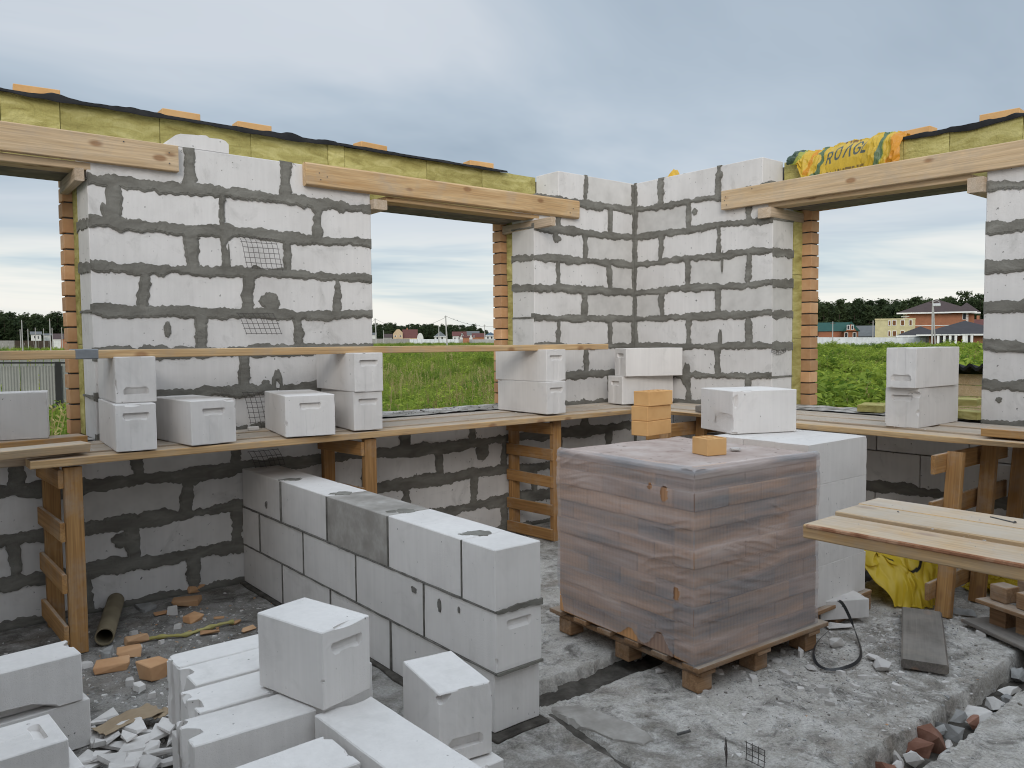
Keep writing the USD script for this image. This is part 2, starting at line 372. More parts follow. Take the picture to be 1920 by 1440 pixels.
plain('grey_chip', [(0.25, (0.20, 0.195, 0.185)), (0.5, (0.30, 0.295, 0.285)), (0.8, (0.40, 0.395, 0.385))], scale=12, rough=0.95, bump=0.5, bscale=80, rand=0.2)
plain('tube_card', [(0.3, (0.13, 0.105, 0.065)), (0.7, (0.20, 0.165, 0.105))], scale=7, rough=0.8, bump=0.2, rand=0.05)
wood('pine', (0.63, 0.445, 0.245), (0.45, 0.265, 0.115))
wood('pine_pale', (0.63, 0.475, 0.31), (0.50, 0.345, 0.19), rand=0.08)
wood('pine_warm', (0.52, 0.305, 0.125), (0.37, 0.185, 0.06))
wood('pine_trestle', (0.42, 0.235, 0.09), (0.28, 0.135, 0.045), rand=0.15)
wood('pine_dusty', (0.55, 0.42, 0.29), (0.42, 0.29, 0.17), rand=0.14, grey=0.15)
wood('pine_old', (0.20, 0.165, 0.135), (0.11, 0.09, 0.072), rand=0.1, grey=0.3)
wood('pallet_wood', (0.34, 0.205, 0.11), (0.18, 0.095, 0.045), rand=0.25)

# ------------------------------------------------------------------ ground, floor
look('concrete_floor', {
    'geo': ('geometry', {}),
    'n1': ('noise_texture', {'scale': 1.0, 'detail': 8.0, 'roughness': 0.66, 'distortion': 0.3}),
    'r1': ('rgb_ramp', {'ramp': [(0.26, (0.13, 0.115, 0.097)), (0.40, (0.26, 0.238, 0.209)), (0.52, (0.43, 0.402, 0.362)), (0.72, (0.58, 0.548, 0.502))]}),
    'n2': ('noise_texture', {'scale': 7.0, 'detail': 7.0, 'roughness': 0.7, 'distortion': 0.4}),
    'r2': ('map_range', {'from_min': 0.44, 'from_max': 0.60, 'to_min': 0.0, 'to_max': 0.72, 'clamp': True}),
    'm2': ('mix_color', {'blend_type': 'mix', 'b': (0.66, 0.632, 0.596)}),
    'n3': ('noise_texture', {'scale': 19.0, 'detail': 7.0, 'roughness': 0.72, 'distortion': 0.9}),
    'r3': ('map_range', {'from_min': 0.60, 'from_max': 0.68, 'to_min': 0.0, 'to_max': 1.0, 'clamp': True}),
    'pm': ('map_range', {'from_min': 0.44, 'from_max': 0.60, 'to_min': 0.08, 'to_max': 0.85, 'clamp': True}), 'pf': ('math', {'math_type': 'multiply'}),
    'm3': ('mix_color', {'blend_type': 'mix', 'b': (0.085, 0.078, 0.068)}),
    'n4': ('noise_texture', {'scale': 90.0, 'detail': 4.0, 'roughness': 0.7}),
    'r4': ('map_range', {'from_min': 0.3, 'from_max': 0.7, 'to_min': 0.72, 'to_max': 1.2}),
    'g4': ('combine_xyz', {}), 'm4': ('mix_color', {'blend_type': 'multiply', 'fac': 1.0}),
    'n5': ('noise_texture', {'scale': 2.3, 'detail': 5.0, 'roughness': 0.65}),
    'r5': ('map_range', {'from_min': 0.55, 'from_max': 0.7, 'to_min': 0.0, 'to_max': 0.55, 'clamp': True}),
    'm5': ('mix_color', {'blend_type': 'mix', 'b': (0.27, 0.215, 0.165)}),
    'n6': ('noise_texture', {'scale': 5.5, 'detail': 9.0, 'roughness': 0.78, 'distortion': 0.7}),
    'r6': ('map_range', {'from_min': 0.50, 'from_max': 0.64, 'to_min': 0.0, 'to_max': 0.82, 'clamp': True}),
    'm6': ('mix_color', {'blend_type': 'mix', 'b': (0.115, 0.105, 0.092)}),
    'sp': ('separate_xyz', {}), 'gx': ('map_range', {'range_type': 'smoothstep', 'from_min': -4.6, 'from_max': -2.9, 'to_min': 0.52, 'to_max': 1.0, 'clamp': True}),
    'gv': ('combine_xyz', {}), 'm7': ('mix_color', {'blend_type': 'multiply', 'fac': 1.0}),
    'b': ('bump', {'strength': 0.75, 'distance': 0.014}),
    'hs': ('math', {'math_type': 'add'}),
    'p': ('principled_bsdf', {'roughness': 0.95, 'specular_ior_level': 0.15})},
    [('geo.position', f'{n}.vector') for n in ('n1', 'n2', 'n3', 'n4', 'n5', 'n6', 'sp')] +
    [('n1.fac', 'r1.fac'), ('n2.fac', 'r2.value'), ('r2.result', 'm2.fac'), ('r1.color', 'm2.a'), ('n5.fac', 'r5.value'), ('r5.result', 'm5.fac'), ('m2.result', 'm5.a'),
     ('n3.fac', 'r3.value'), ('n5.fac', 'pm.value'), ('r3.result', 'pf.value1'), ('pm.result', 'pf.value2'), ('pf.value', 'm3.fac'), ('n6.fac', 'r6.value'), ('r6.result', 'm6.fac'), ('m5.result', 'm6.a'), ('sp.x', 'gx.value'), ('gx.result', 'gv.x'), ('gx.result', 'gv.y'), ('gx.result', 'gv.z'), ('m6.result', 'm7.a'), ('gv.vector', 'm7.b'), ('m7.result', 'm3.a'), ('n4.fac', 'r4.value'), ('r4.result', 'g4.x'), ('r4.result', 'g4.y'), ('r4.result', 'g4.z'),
     ('m3.result', 'm4.a'), ('g4.vector', 'm4.b'), ('m4.result', 'p.base_color'), ('n4.fac', 'hs.value1'), ('n2.fac', 'hs.value2'), ('hs.value', 'b.height'), ('b.normal', 'p.normal')])
plain('meadow_soil', [(0.3, (0.035, 0.05, 0.014)), (0.5, (0.055, 0.085, 0.02)), (0.7, (0.085, 0.11, 0.03))], scale=0.35, detail=8, rough=1.0, bump=0.5, bscale=3.0, bdist=0.1, rand=0.0, world=True, spec=0.1)


def ground_z(d):
    return -0.42 + 0.75 * np.clip((d - 45) / 180.0, 0, 1) ** 1.1


rr = np.concatenate([[0.0], np.geomspace(4, 3500, 70)])
th = np.linspace(0, 2 * math.pi, 97)
gx = CAM[0] + rr[:, None] * np.cos(th)[None]; gy = CAM[1] + rr[:, None] * np.sin(th)[None]
gz = np.broadcast_to(ground_z(rr)[:, None], gx.shape)
obj('ground', (np.stack([gx, gy, gz], -1).reshape(-1, 3), grid(len(rr), len(th))), 'meadow_soil', smooth=True, kind='structure')


def sm(a, b, x):
    t = np.clip((x - a) / (b - a), 0, 1); return t * t * (3 - 2 * t)


def floor_z(x, y):
    x = np.asarray(x, float); y = np.asarray(y, float)
    P = np.stack([x, y, np.zeros_like(x)], -1)
    n1 = meshkit.fbm(P * 6.0, 3, 3) - 0.5
    n2 = meshkit.fbm(P * 22.0, 3, 9) - 0.5
    n3 = meshkit.fbm(P * 3.0, 3, 21) - 0.5
    z = 0.012 * n3 + 0.006 * n2
    rag = 0.055 * n1 + 0.035 * n2
    c1 = sm(0.0, 0.035, 0.115 + rag - np.abs(y + 2.58)) * sm(-3.62, -3.52, x)          # channel between two slabs, by the pallet
    z = z - c1 * (0.12 + 0.10 * n2)
    yc = -3.885 + 0.0 * x
    c2 = sm(0.0, 0.03, 0.088 + 0.55 * rag - np.abs(y - yc))                               # channel filled with rubble
    z = z - c2 * (0.14 + 0.06 * n1)
    gxc = -3.56 + 0.13 * (y + 2.75)
    c3 = sm(0.0, 0.012, 0.028 + 0.5 * rag - np.abs(x - gxc)) * sm(-2.68, -2.76, y) * sm(-3.9, -3.8, y)
    z = z - c3 * 0.03
    skim = sm(-0.010, 0.010, 0.20 + 1.5 * rag - np.abs(x + 3.33 - 0.25 * (y + 2.9)) * 1.0) * sm(-3.22, -3.16, y + rag) * sm(-2.76, -2.80, y)
    z = z + skim * 0.010
    return z


xs = np.unique(np.concatenate([np.arange(-9.0, -5.8, 0.2), np.arange(-5.8, -4.2, 0.016), np.arange(-4.2, -1.0, 0.0125), np.arange(-1.0, 0.01, 0.03), [0.0]]))
ys = np.unique(np.concatenate([np.arange(-9.0, -5.2, 0.2), np.arange(-5.2, -4.3, 0.03), np.arange(-4.3, -2.0, 0.0125), np.arange(-2.0, 0.01, 0.02), [0.0]]))
X_, Y_ = np.meshgrid(xs, ys, indexing='ij')
Z_ = floor_z(X_, Y_)
V_ = np.stack([X_, Y_, Z_], -1).reshape(-1, 3)
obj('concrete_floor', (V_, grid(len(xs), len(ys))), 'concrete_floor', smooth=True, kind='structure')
plain('dark_soil', [(0.3, (0.035, 0.031, 0.026)), (0.5, (0.075, 0.067, 0.057)), (0.75, (0.14, 0.128, 0.112))], scale=12, detail=7, rough=1.0, bump=0.8, bscale=40, bdist=0.01, rand=0.0, world=True)
for (xa, xb, ya_, yb_, z_) in ((-3.56, 0.0, -2.74, -2.40, -0.055), (-5.6, 0.0, -4.02, -3.74, -0.095), (-3.72, -3.45, -3.75, -2.70, -0.016)):
    nx_, ny_ = int((xb - xa) / 0.02), max(8, int((yb_ - ya_) / 0.02))
    ax_, ay_ = np.meshgrid(np.linspace(xa, xb, nx_), np.linspace(ya_, yb_, ny_), indexing='ij')
    az_ = z_ + 0.045 * (meshkit.fbm(np.stack([ax_ * 11, ay_ * 11, 0 * ax_], -1), 4, 5) - 0.5) * (1 if z_ < -0.03 else 0.15)
    obj('channel_soil', (np.stack([ax_, ay_, az_], -1).reshape(-1, 3), grid(nx_, ny_)), 'dark_soil', smooth=True, kind='structure')
obj('floor_slab', box(-9.0, 0.6, -9.0, 0.6, -0.60, -0.30), 'cement_dust', kind='structure')

# ------------------------------------------------------------------ aerated block walls
C = 0.26
zl = lambda k: (12 - k) * C


def smear(length, w0, seed, du=0.009, spike=0.012):
    """half width of a smeared mortar joint along its length: scalloped and ragged"""
    n = max(6, int(length / du)); s = np.linspace(0, length, n)
    p = np.stack([s * 5.0, np.full(n, seed * 3.7), np.zeros(n)], -1)
    q = np.stack([s * 17.0, np.full(n, seed * 1.3 + 50), np.zeros(n)], -1)
    r_ = np.stack([s * 70.0, np.full(n, seed * 2.1 + 90), np.zeros(n)], -1)
    ph = meshkit.noise(np.stack([s * 4.0, np.full(n, seed * 9.1), np.zeros(n)], -1), 5) * 5
    scal = np.abs(np.sin(s * 28.0 + ph * 2)) * 2.2 * np.clip(meshkit.noise(np.stack([s * 2.3, np.full(n, seed * 5.3), np.zeros(n)], -1), 8) - 0.25, 0, 1)
    q_ = min(1.0, w0 / 0.02)
    w = w0 * (0.45 + 1.05 * meshkit.noise(p * 0.8, 1)) + q_ * (0.022 * (meshkit.noise(q, 2) - 0.45) + 0.008 * scal + 0.014 * (meshkit.noise(r_, 3) - 0.5) + spike * np.maximum(0, meshkit.noise(r_ * 2.3, 6) - 0.5))
    return s, np.maximum(w, min(0.008, 0.45 * w0))


def joint_poly(u0, v0, u1, v1, w, seed):
    L = math.hypot(u1 - u0, v1 - v0)
    d = np.array([u1 - u0, v1 - v0]) / L; n = np.array([-d[1], d[0]])
    s, a = smear(L, w, seed); _, b = smear(L, w, seed + 0.517)
    P0 = np.array([u0, v0])
    pts = np.vstack([P0 + s[:, None] * d + a[:, None] * n, (P0 + s[:, None] * d - b[:, None] * n)[::-1]])
    return sg.Polygon(pts).buffer(0)


def splat(u, v, ru, rv, seed):
    k = 40; a = np.linspace(0, 2 * math.pi, k, endpoint=False)
    p = np.stack([np.cos(a) * 1.6 + seed * 7, np.sin(a) * 1.6, np.zeros(k)], -1)
    q = 0.5 + meshkit.fbm(p, 3, 4)
    return sg.Polygon(np.stack([u + np.cos(a) * ru * q, v + np.sin(a) * rv * q], 1)).buffer(0)


def polys(g):
    return [p for p in (g.geoms if hasattr(g, 'geoms') else [g]) if isinstance(p, sg.Polygon) and p.area > 2e-5]


def layered(g, depth, fn):
    """mortar spread in three trowel thicknesses, each a little smaller and prouder than the one below"""
    wob = lambda k: (lambda v: v)
    out = [extrude_map(g, depth, fn)]
    for k, (ins, up) in enumerate(((0.006, 0.0035), (0.014, 0.0065))):
        h = g.buffer(-ins)
        h = so.unary_union([p for p in polys(h) if p.area > 4e-4])
        if not h.is_empty:
            out.append(extrude_map(h, depth, lambda v, up=up: fn(v + [0, 0, -up])))
    return cat_(*out)


def extrude_map(g, depth, fn):
    """extrudes a plane shape and maps its (u, v, w) to the world with fn"""
    parts = []
    for p in polys(g):
        m = trimesh.creation.extrude_polygon(p.simplify(0.0012), depth, engine='earcut')
        parts.append((np.array(m.vertices), np.array(m.faces)))
    v, f = cat_(*parts)
    return fn(v), f


def mapA(v):
    return np.stack([v[:, 0], v[:, 2] - 0.006, v[:, 1]], 1)


def mapB(v):
    return np.stack([v[:, 2] - 0.006, v[:, 0], v[:, 1]], 1)


def flip(m):
    return m[0], m[1][:, ::-1]


SEED = [1.0]


def nseed():
    SEED[0] += 1.37
    return SEED[0]


def wall_rows(parent, axis, rows, thick, damp=()):
    """rows: {k: (u0, u1, joints)}; every block is a part of the wall"""
    for k, (u0, u1, joints) in rows.items():
        us = [u0] + sorted(j for j in joints if u0 + 0.05 < j < u1 - 0.05) + [u1]
        for i, (a, b) in enumerate(zip(us[:-1], us[1:])):
            ga = 0.004 if i else 0.0; gb = 0.004 if i < len(us) - 2 else 0.0
            j = rnd.uniform(-0.004, 0.0035)
            z0, z1 = zl(k + 1) + 0.004, zl(k) - 0.004
            ju = rnd.uniform(-0.003, 0.003) if i == 0 or i == len(us) - 2 else 0
            if axis == 'A':
                m = cham(a + ga + ju, b - gb + ju, j, thick, z0, z1, 0.004)
            else:
                m = cham(j, thick, a + ga + ju, b - gb + ju, z0, z1, 0.004)
            q = rnd.random()
            mt = 'aac_damp' if (q < 0.05 or (k, i) in damp) else 'aac_wall'
            obj('block', m, mt, parent)


def mortar_shape(rows, w, wh, skip_beds=(), beds_only=None, clip=None, corner=None, skip_heads=()):
    gs = []
    ks = sorted(rows)
    for k in ks:
        u0, u1, joints = rows[k]
        lo = k + 1
        if lo not in skip_beds and (beds_only is None or lo in beds_only):
            a, b = u0, u1
            if lo in rows:
                a, b = min(a, rows[lo][0]), max(b, rows[lo][1])
            gs.append(joint_poly(a, zl(lo) + rnd.uniform(-0.004, 0.004), b, zl(lo) + rnd.uniform(-0.004, 0.004), w, nseed()))
        if k in skip_heads:
            continue
        for j in joints:
            if u0 + 0.05 < j < u1 - 0.05:
                t = 0.03 * (rnd.random() - 0.5)
                gs.append(joint_poly(j + t * 0.4, zl(k + 1), j - t * 0.4, zl(k), wh * rnd.uniform(0.75, 1.25), nseed()))
    return so.unary_union(gs)


wallA = thing('block_wall', 'pale aerated block wall with two window openings, left of the inner corner', 'wall')
rowsA1 = {1: (-4.755, -2.87, [-4.159, -3.519]), 2: (-4.755, -2.87, [-4.599, -3.96, -3.293]), 3: (-4.755, -2.87, [-4.174, -3.961, -3.52]),
          4: (-4.755, -2.87, [-4.466, -3.814, -3.159]), 5: (-4.755, -2.87, [-4.112, -3.462]), 6: (-4.755, -2.87, [-4.5, -3.847, -3.2]), 7: (-4.755, -2.87, [-4.15, -3.51])}
rowsA2 = {0: (-0.989, 0.30, [-0.653]), 1: (-1.28, 0.30, [-0.997, -0.334]), 2: (-1.28, 0.30, [-0.663]), 3: (-1.28, 0.30, [-1.001, -0.342]), 4: (-1.28, 0.30, [-0.665]),
          5: (-1.28, 0.30, [-0.998, -0.337]), 6: (-1.28, 0.30, [-0.661]), 7: (-1.28, 0.30, [-1.0, -0.34])}
rowsA3 = {8: (-7.2, 0.30, [-6.44, -5.8, -5.17, -4.534, -3.916, -3.25, -2.603, -1.96, -1.32, -0.68]), 9: (-7.2, 0.30, [-6.1, -5.5, -4.88, -4.243, -3.6, -2.93, -2.289, -1.636, -1.0, -0.36]),
          10: (-7.2, 0.30, [-6.46, -5.83, -5.2, -4.556, -3.92, -3.26, -2.61, -1.949, -1.3, -0.66]), 11: (-7.2, 0.30, [-6.1, -5.5, -4.86, -4.218, -3.58, -2.93, -2.29, -1.64, -1.0, -0.35])}
wall_rows(wallA, 'A', rowsA1, 0.30)
wall_rows(wallA, 'A', rowsA2, 0.30, damp={(0, 1), (2, 1), (4, 1), (3, 2), (5, 2)})
wall_rows(wallA, 'A', rowsA3, 0.30)
gA = so.unary_union([mortar_shape(rowsA1, 0.031, 0.027), mortar_shape(rowsA2, 0.028, 0.022), mortar_shape(rowsA3, 0.038, 0.035),
                     joint_poly(-0.012, 1.0, -0.012, 3.1, 0.018, nseed()),
                     splat(-4.62, 2.49, 0.045, 0.11, 1), splat(-4.66, 2.40, 0.03, 0.06, 9), splat(-4.33, 1.71, 0.022, 0.05, 2), splat(-3.66, 1.90, 0.07, 0.06, 3), splat(-3.62, 1.33, 0.035, 0.11, 4),
                     splat(-3.30, 1.44, 0.014, 0.012, 5), splat(-1.02, 2.52, 0.05, 0.05, 6), splat(-3.70, 1.35, 0.03, 0.02, 7), splat(-4.05, 2.38, 0.02, 0.012, 8),
                     splat(-1.86, 0.70, 0.07, 0.09, 10), splat(-4.64, 0.42, 0.05, 0.05, 12), splat(-3.93, 2.20, 0.008, 0.06, 13), splat(-0.98, 1.22, 0.04, 0.1, 15)])
gA = gA.intersection(so.unary_union([sg.box(-4.757, 1.0, -2.868, 2.862), sg.box(-1.283, 1.0, 0.0, 3.125), sg.box(-7.2, 0.0, 0.0, 1.045)]))
hole = sg.Polygon([(-3.625, 1.36), (-3.60, 1.33), (-3.612, 1.28), (-3.632, 1.32)])
gA = gA.difference(hole)
obj('mortar', flip(layered(gA, 0.05, mapA)), 'mortar', wallA)
# broken top piece beside the left beam
pc = sg.Polygon([(-4.292, 2.862), (-4.285, 2.892), (-4.24, 2.93), (-4.21, 2.943), (-4.10, 2.951), (-4.085, 2.955), (-4.05, 2.957), (-4.03, 2.945), (-3.955, 2.948), (-3.925, 2.940), (-3.905, 2.92), (-3.905, 2.862)])
obj('block', flip(extrude_map(pc, 0.20, lambda v: np.stack([v[:, 0], v[:, 2] + 0.012, v[:, 1]], 1))), 'aac_wall', wallA)
# mortar squeezed out on the window reveals
gR = so.unary_union([joint_poly(0.0, zl(k), 0.30, zl(k), 0.026 if k in (3, 4) else 0.006, nseed()) for k in range(2, 8)])
gR = gR.intersection(sg.box(0.0, 1.0, 0.3, 2.7))
for xj in (-4.755, -1.28):
    obj('mortar', extrude_map(gR, 0.03, lambda v, xj=xj: np.stack([v[:, 2] + xj - 0.009, v[:, 0], v[:, 1]], 1)), 'mortar', wallA)

wallB = thing('block_wall', 'pale aerated block wall with one window opening, right of the inner corner', 'wall')
ev, od = [-0.338, -0.981], [-0.655, -1.29]
rowsB1 = {k: (-1.515 if k else -1.413, 0.0, ev if k % 2 == 0 else od) for k in range(0, 8)}
jB = lambda s: [s - 0.64 * i for i in range(9)]
rowsB2 = {k: (-5.6, -3.115, jB(-3.755 if k % 2 else -3.45)) for k in range(1, 8)}
rowsB3 = {8: (-5.6, 0.0, jB(-0.482)), 9: (-5.6, 0.0, jB(-0.801)), 10: (-5.6, 0.0, jB(-0.476)), 11: (-5.6, 0.0, jB(-0.80))}
wall_rows(wallB, 'B', rowsB1, 0.30, damp={(1, 2), (4, 0)})
wall_rows(wallB, 'B', rowsB2, 0.30)
wall_rows(wallB, 'B', rowsB3, 0.30)
gB = so.unary_union([mortar_shape(rowsB1, 0.026, 0.023), mortar_shape(rowsB2, 0.034, 0.03), mortar_shape(rowsB3, 0.034, 0.012, beds_only={8, 10}, skip_heads={8, 9, 10, 11}),
                     joint_poly(-0.012, 0.3, -0.012, 3.12, 0.018, nseed()), splat(-0.63, 1.30, 0.05, 0.10, 31), splat(-1.0, 1.60, 0.02, 0.11, 33),
                     splat(-1.02, 2.28, 0.012, 0.11, 34), splat(-0.72, 2.76, 0.03, 0.03, 35), splat(-3.25, 1.79, 0.02, 0.02, 36), splat(-3.22, 1.20, 0.02, 0.02, 37)])
gB = gB.intersection(so.unary_union([sg.box(-1.518, 1.0, 0.0, 3.125), sg.box(-5.6, 1.0, -3.112, 2.862), sg.box(-5.6, 0.0, 0.0, 1.045)]))
obj('mortar', layered(gB, 0.05, mapB), 'mortar', wallB)
gR2 = so.unary_union([joint_poly(0.0, zl(k), 0.30, zl(k), 0.026 if k in (3, 4, 5, 6) else 0.006, nseed()) for k in range(2, 8)]).intersection(sg.box(0.0, 1.0, 0.3, 2.7))
obj('mortar', extrude_map(gR2, 0.03, lambda v: np.stack([v[:, 0], v[:, 2] - 1.515 - 0.009, v[:, 1]], 1))[0:2], 'mortar', wallB)
# two unseen walls, added left and behind the viewer to shade the lower room
rear = thing('block_wall', 'pale aerated block wall added unseen behind the viewer for shade', 'wall')
for k in range(12):
    obj('block_course', cham(-7.2, 0.3, -6.90, -6.60, zl(k + 1) + 0.004, zl(k) - 0.004, 0.004), 'aac_wall', rear)
left = thing('block_wall', 'pale aerated block wall added unseen left of the viewer for shade', 'wall')
for k in range(12):
    obj('block_course', cham(-7.50, -7.205, -6.90, 0.30, zl(k + 1) + 0.004, zl(k) - 0.004, 0.004), 'aac_wall', left)
# rough mortar bed on the window sills
def sill(x0, x1, y0, y1, parent, mt='cement_dust'):
    nx, ny = max(4, int((x1 - x0) / 0.02)), max(4, int((y1 - y0) / 0.02))
    gx, gy = np.meshgrid(np.linspace(x0, x1, nx), np.linspace(y0, y1, ny), indexing='ij')
    P = np.stack([gx, gy, np.zeros_like(gx)], -1)
    z = 1.041 + 0.016 * meshkit.fbm(P * 9, 4, 2)
    obj('sill_bed', (np.stack([gx, gy, z], -1).reshape(-1, 3), grid(nx, ny)), mt, parent, smooth=True)
sill(-2.87, -1.28, 0.01, 0.43, wallA)
sill(-7.2, -4.76, 0.01, 0.43, wallA)
sill(0.01, 0.43, -3.11, -1.52, wallB)

# ------------------------------------------------------------------ insulation, facing bricks, membrane
def slab(x0, x1, y0, y1, z0, z1, seed, amp=0.004):
    m = m3.Manifold.cube((x1 - x0, y1 - y0, z1 - z0)).translate((x0, y0, z0)).refine_to_length(0.045)
    v, f = man(m)
    n = meshkit.fbm(v * 14 + seed, 3, 1) - 0.5
    n2 = meshkit.fbm(v * 14 + seed + 31, 3, 2) - 0.5
    v = v + np.stack([0 * n, 2 * amp * n, 1.6 * amp * n2], 1)
    return v, f


insA = thing('insulation_layer', 'yellow green mineral wool slabs behind the left block wall, ragged at the top', 'insulation')
xsA = [-5.75, -5.14, -4.83, -4.25, -3.64, -3.05, -2.915, -2.17, -1.60, -0.99]
for i, (a, b) in enumerate(zip(xsA[:-1], xsA[1:])):
    obj('panel', slab(a + 0.002, b - 0.002, 0.305 + rnd.uniform(0, 0.006), 0.43, 2.72 if a < -4.8 or -2.95 < a < -1.3 else 2.3, 3.108 + rnd.uniform(-0.006, 0.004), i * 3.3), 'insulation', insA, smooth=40)
for xj0, xj1 in ((-4.755, -4.15), (-1.236, -0.65)):
    for z0, z1 in ((1.05, 1.62), (1.62, 2.16), (2.16, 2.70)):
        obj('panel', slab(xj0 + rnd.uniform(-0.004, 0.006), xj1, 0.306, 0.428, z0, z1 - 0.003, xj0 + z0), 'insulation', insA, smooth=40)
insB = thing('insulation_layer', 'yellow green mineral wool slabs behind the right block wall', 'insulation')
ysB = [-4.4, -3.75, -3.22, -2.75, -2.42, -1.95, -1.42]
for i, (a, b) in enumerate(zip(ysB[:-1], ysB[1:])):
    obj('panel', slab(0.305, 0.43, a + 0.002, b - 0.002, 2.72, 3.108 + rnd.uniform(-0.006, 0.004), i * 5.1 + 50), 'insulation', insB, smooth=40)
for z0, z1 in ((1.05, 1.62), (1.62, 2.16), (2.16, 2.70)):
    obj('panel', slab(0.306, 0.44, -1.515, -0.95, z0, z1 - 0.003, z0 + 77), 'insulation', insB, smooth=40)

plain('brick_mortar', [(0.3, (0.05, 0.046, 0.042)), (0.7, (0.10, 0.092, 0.085))], scale=20, rough=0.95, bump=0.5, rand=0.05)
BH = 0.0985


def brick_column(parent, axis, u0, u1, w0, w1, z0, z1, seed):
    """facing bricks of one window jamb with raked joints"""
    r = random.Random(seed); k = 0; z = z0
    while z < z1 - 0.05:
        a, b = u0 + r.uniform(-0.003, 0.003), u1
        off = 0.5 if k % 2 else 1.0
        d = (u1 - u0)
        segs = [(a, u0 + 0.255 * off), (u0 + 0.255 * off + 0.010, u0 + 0.255 * off + 0.265)]
        for s0, s1 in segs:
            if axis == 'A':
                m = cham(s0, s1, w0 + r.uniform(-0.002, 0.003), w1, z, z + 0.088, 0.003)
            else:
                m = cham(w0 + r.uniform(-0.002, 0.003), w1, -s1, -s0, z, z + 0.088, 0.003)
            obj('brick', m, 'orange_brick', parent)
        z += BH; k += 1


brA = thing('facing_brickwork', 'orange facing brickwork showing at the jambs of the left wall windows', 'brick wall')
brick_column(brA, 'A', -4.812, -4.3, 0.44, 0.56, 1.045, 2.74, 1)
brick_column(brA, 'A', -1.298, -0.8, 0.44, 0.56, 1.045, 2.74, 2)
obj('joint_mortar', box(-4.797, -4.2, 0.452, 0.552, 0.0, 3.105), 'brick_mortar', brA)
obj('joint_mortar', box(-1.283, -0.7, 0.452, 0.552, 0.0, 3.105), 'brick_mortar', brA)
obj('backing', box(-4.2, -2.85, 0.445, 0.56, 0.0, 3.108), 'orange_brick', brA)
obj('backing', box(-0.7, 0.56, 0.445, 0.56, 0.0, 3.108), 'orange_brick', brA)
obj('backing', box(-7.2, -4.797, 0.445, 0.56, -0.45, 1.035), 'orange_brick', brA)
obj('backing', box(-2.85, -1.283, 0.445, 0.56, -0.45, 1.035), 'orange_brick', brA)
obj('head_course', box(-7.2, -4.82, 0.445, 0.56, 2.70, 3.108), 'orange_brick', brA)
obj('head_course', box(-2.84, -1.30, 0.445, 0.56, 2.70, 3.108), 'orange_brick', brA)
brB = thing('facing_brickwork', 'orange facing brickwork showing at the left jamb of the right wall window', 'brick wall')
brick_column(brB, 'B', 1.0, 1.6, 0.44, 0.56, 1.045, 2.66, 3) if False else None
r3 = random.Random(3)
for k in range(19):
    z = 1.045 + k * BH
    if z > 2.7: break
    e = -1.601 + r3.uniform(-0.003, 0.003)
    half = 0.125 if k % 2 else 0.25
    obj('brick', cham(0.44 + r3.uniform(-0.002, 0.003), 0.56, e, e + half, z, z + 0.088, 0.003), 'orange_brick', brB)
    obj('brick', cham(0.44, 0.56, e + half + 0.01, e + half + 0.26, z, z + 0.088, 0.003), 'orange_brick', brB)
obj('joint_mortar', box(0.452, 0.552, -1.586, -1.1, 0.0, 3.105), 'brick_mortar', brB)
obj('backing', box(0.445, 0.56, -1.1, 0.44, 0.0, 3.108), 'orange_brick', brB)
obj('backing', box(0.445, 0.56, -5.6, -1.586, -0.45, 1.035), 'orange_brick', brB)
obj('head_course', box(0.445, 0.56, -5.6, -1.605, 2.70, 3.108), 'orange_brick', brB)

TOPB = [((25, 165), (110, 172)), ((300, 206), (370, 216)), ((447, 230), (497, 236)), ((660, 265), (727, 270)), ((868, 300), (925, 303))]
wh = ['leftmost, half under the membrane', 'second from the left', 'third from the left', 'fourth from the left', 'rightmost, above the middle window beam']
for (a, b), w in zip(TOPB, wh):
    x0, x1 = on(1, 0.5, *a)[0], on(1, 0.5, *b)[0]
    xm = (x0 + x1) / 2
    o = obj('loose_brick', cham(-0.125, 0.125, -0.06, 0.06, 0, 0.088, 0.003), 'yellow_brick', loc=(xm, 0.50, 3.117), rz=rnd.uniform(-0.12, 0.12))
    tag(o, 'orange brick lying on the left wall top, ' + w, 'brick', 'bricks weighing down the wall top')
for (a, b), w in zip([((1683, 244), (1757, 236)), ((1838, 222), (1920, 208))], ['just right of the yellow bag', 'at the right edge of the picture']):
    y0, y1 = on(0, 0.5, *a)[1], on(0, 0.5, *b)[1]
    o = obj('loose_brick', cham(-0.125, 0.125, -0.06, 0.06, 0, 0.088, 0.003), 'yellow_brick', loc=(0.50, (y0 + y1) / 2, 3.112), rz=math.pi / 2 + rnd.uniform(-0.1, 0.1))
    tag(o, 'orange brick lying on the right wall top ' + w, 'brick', 'bricks weighing down the wall top')


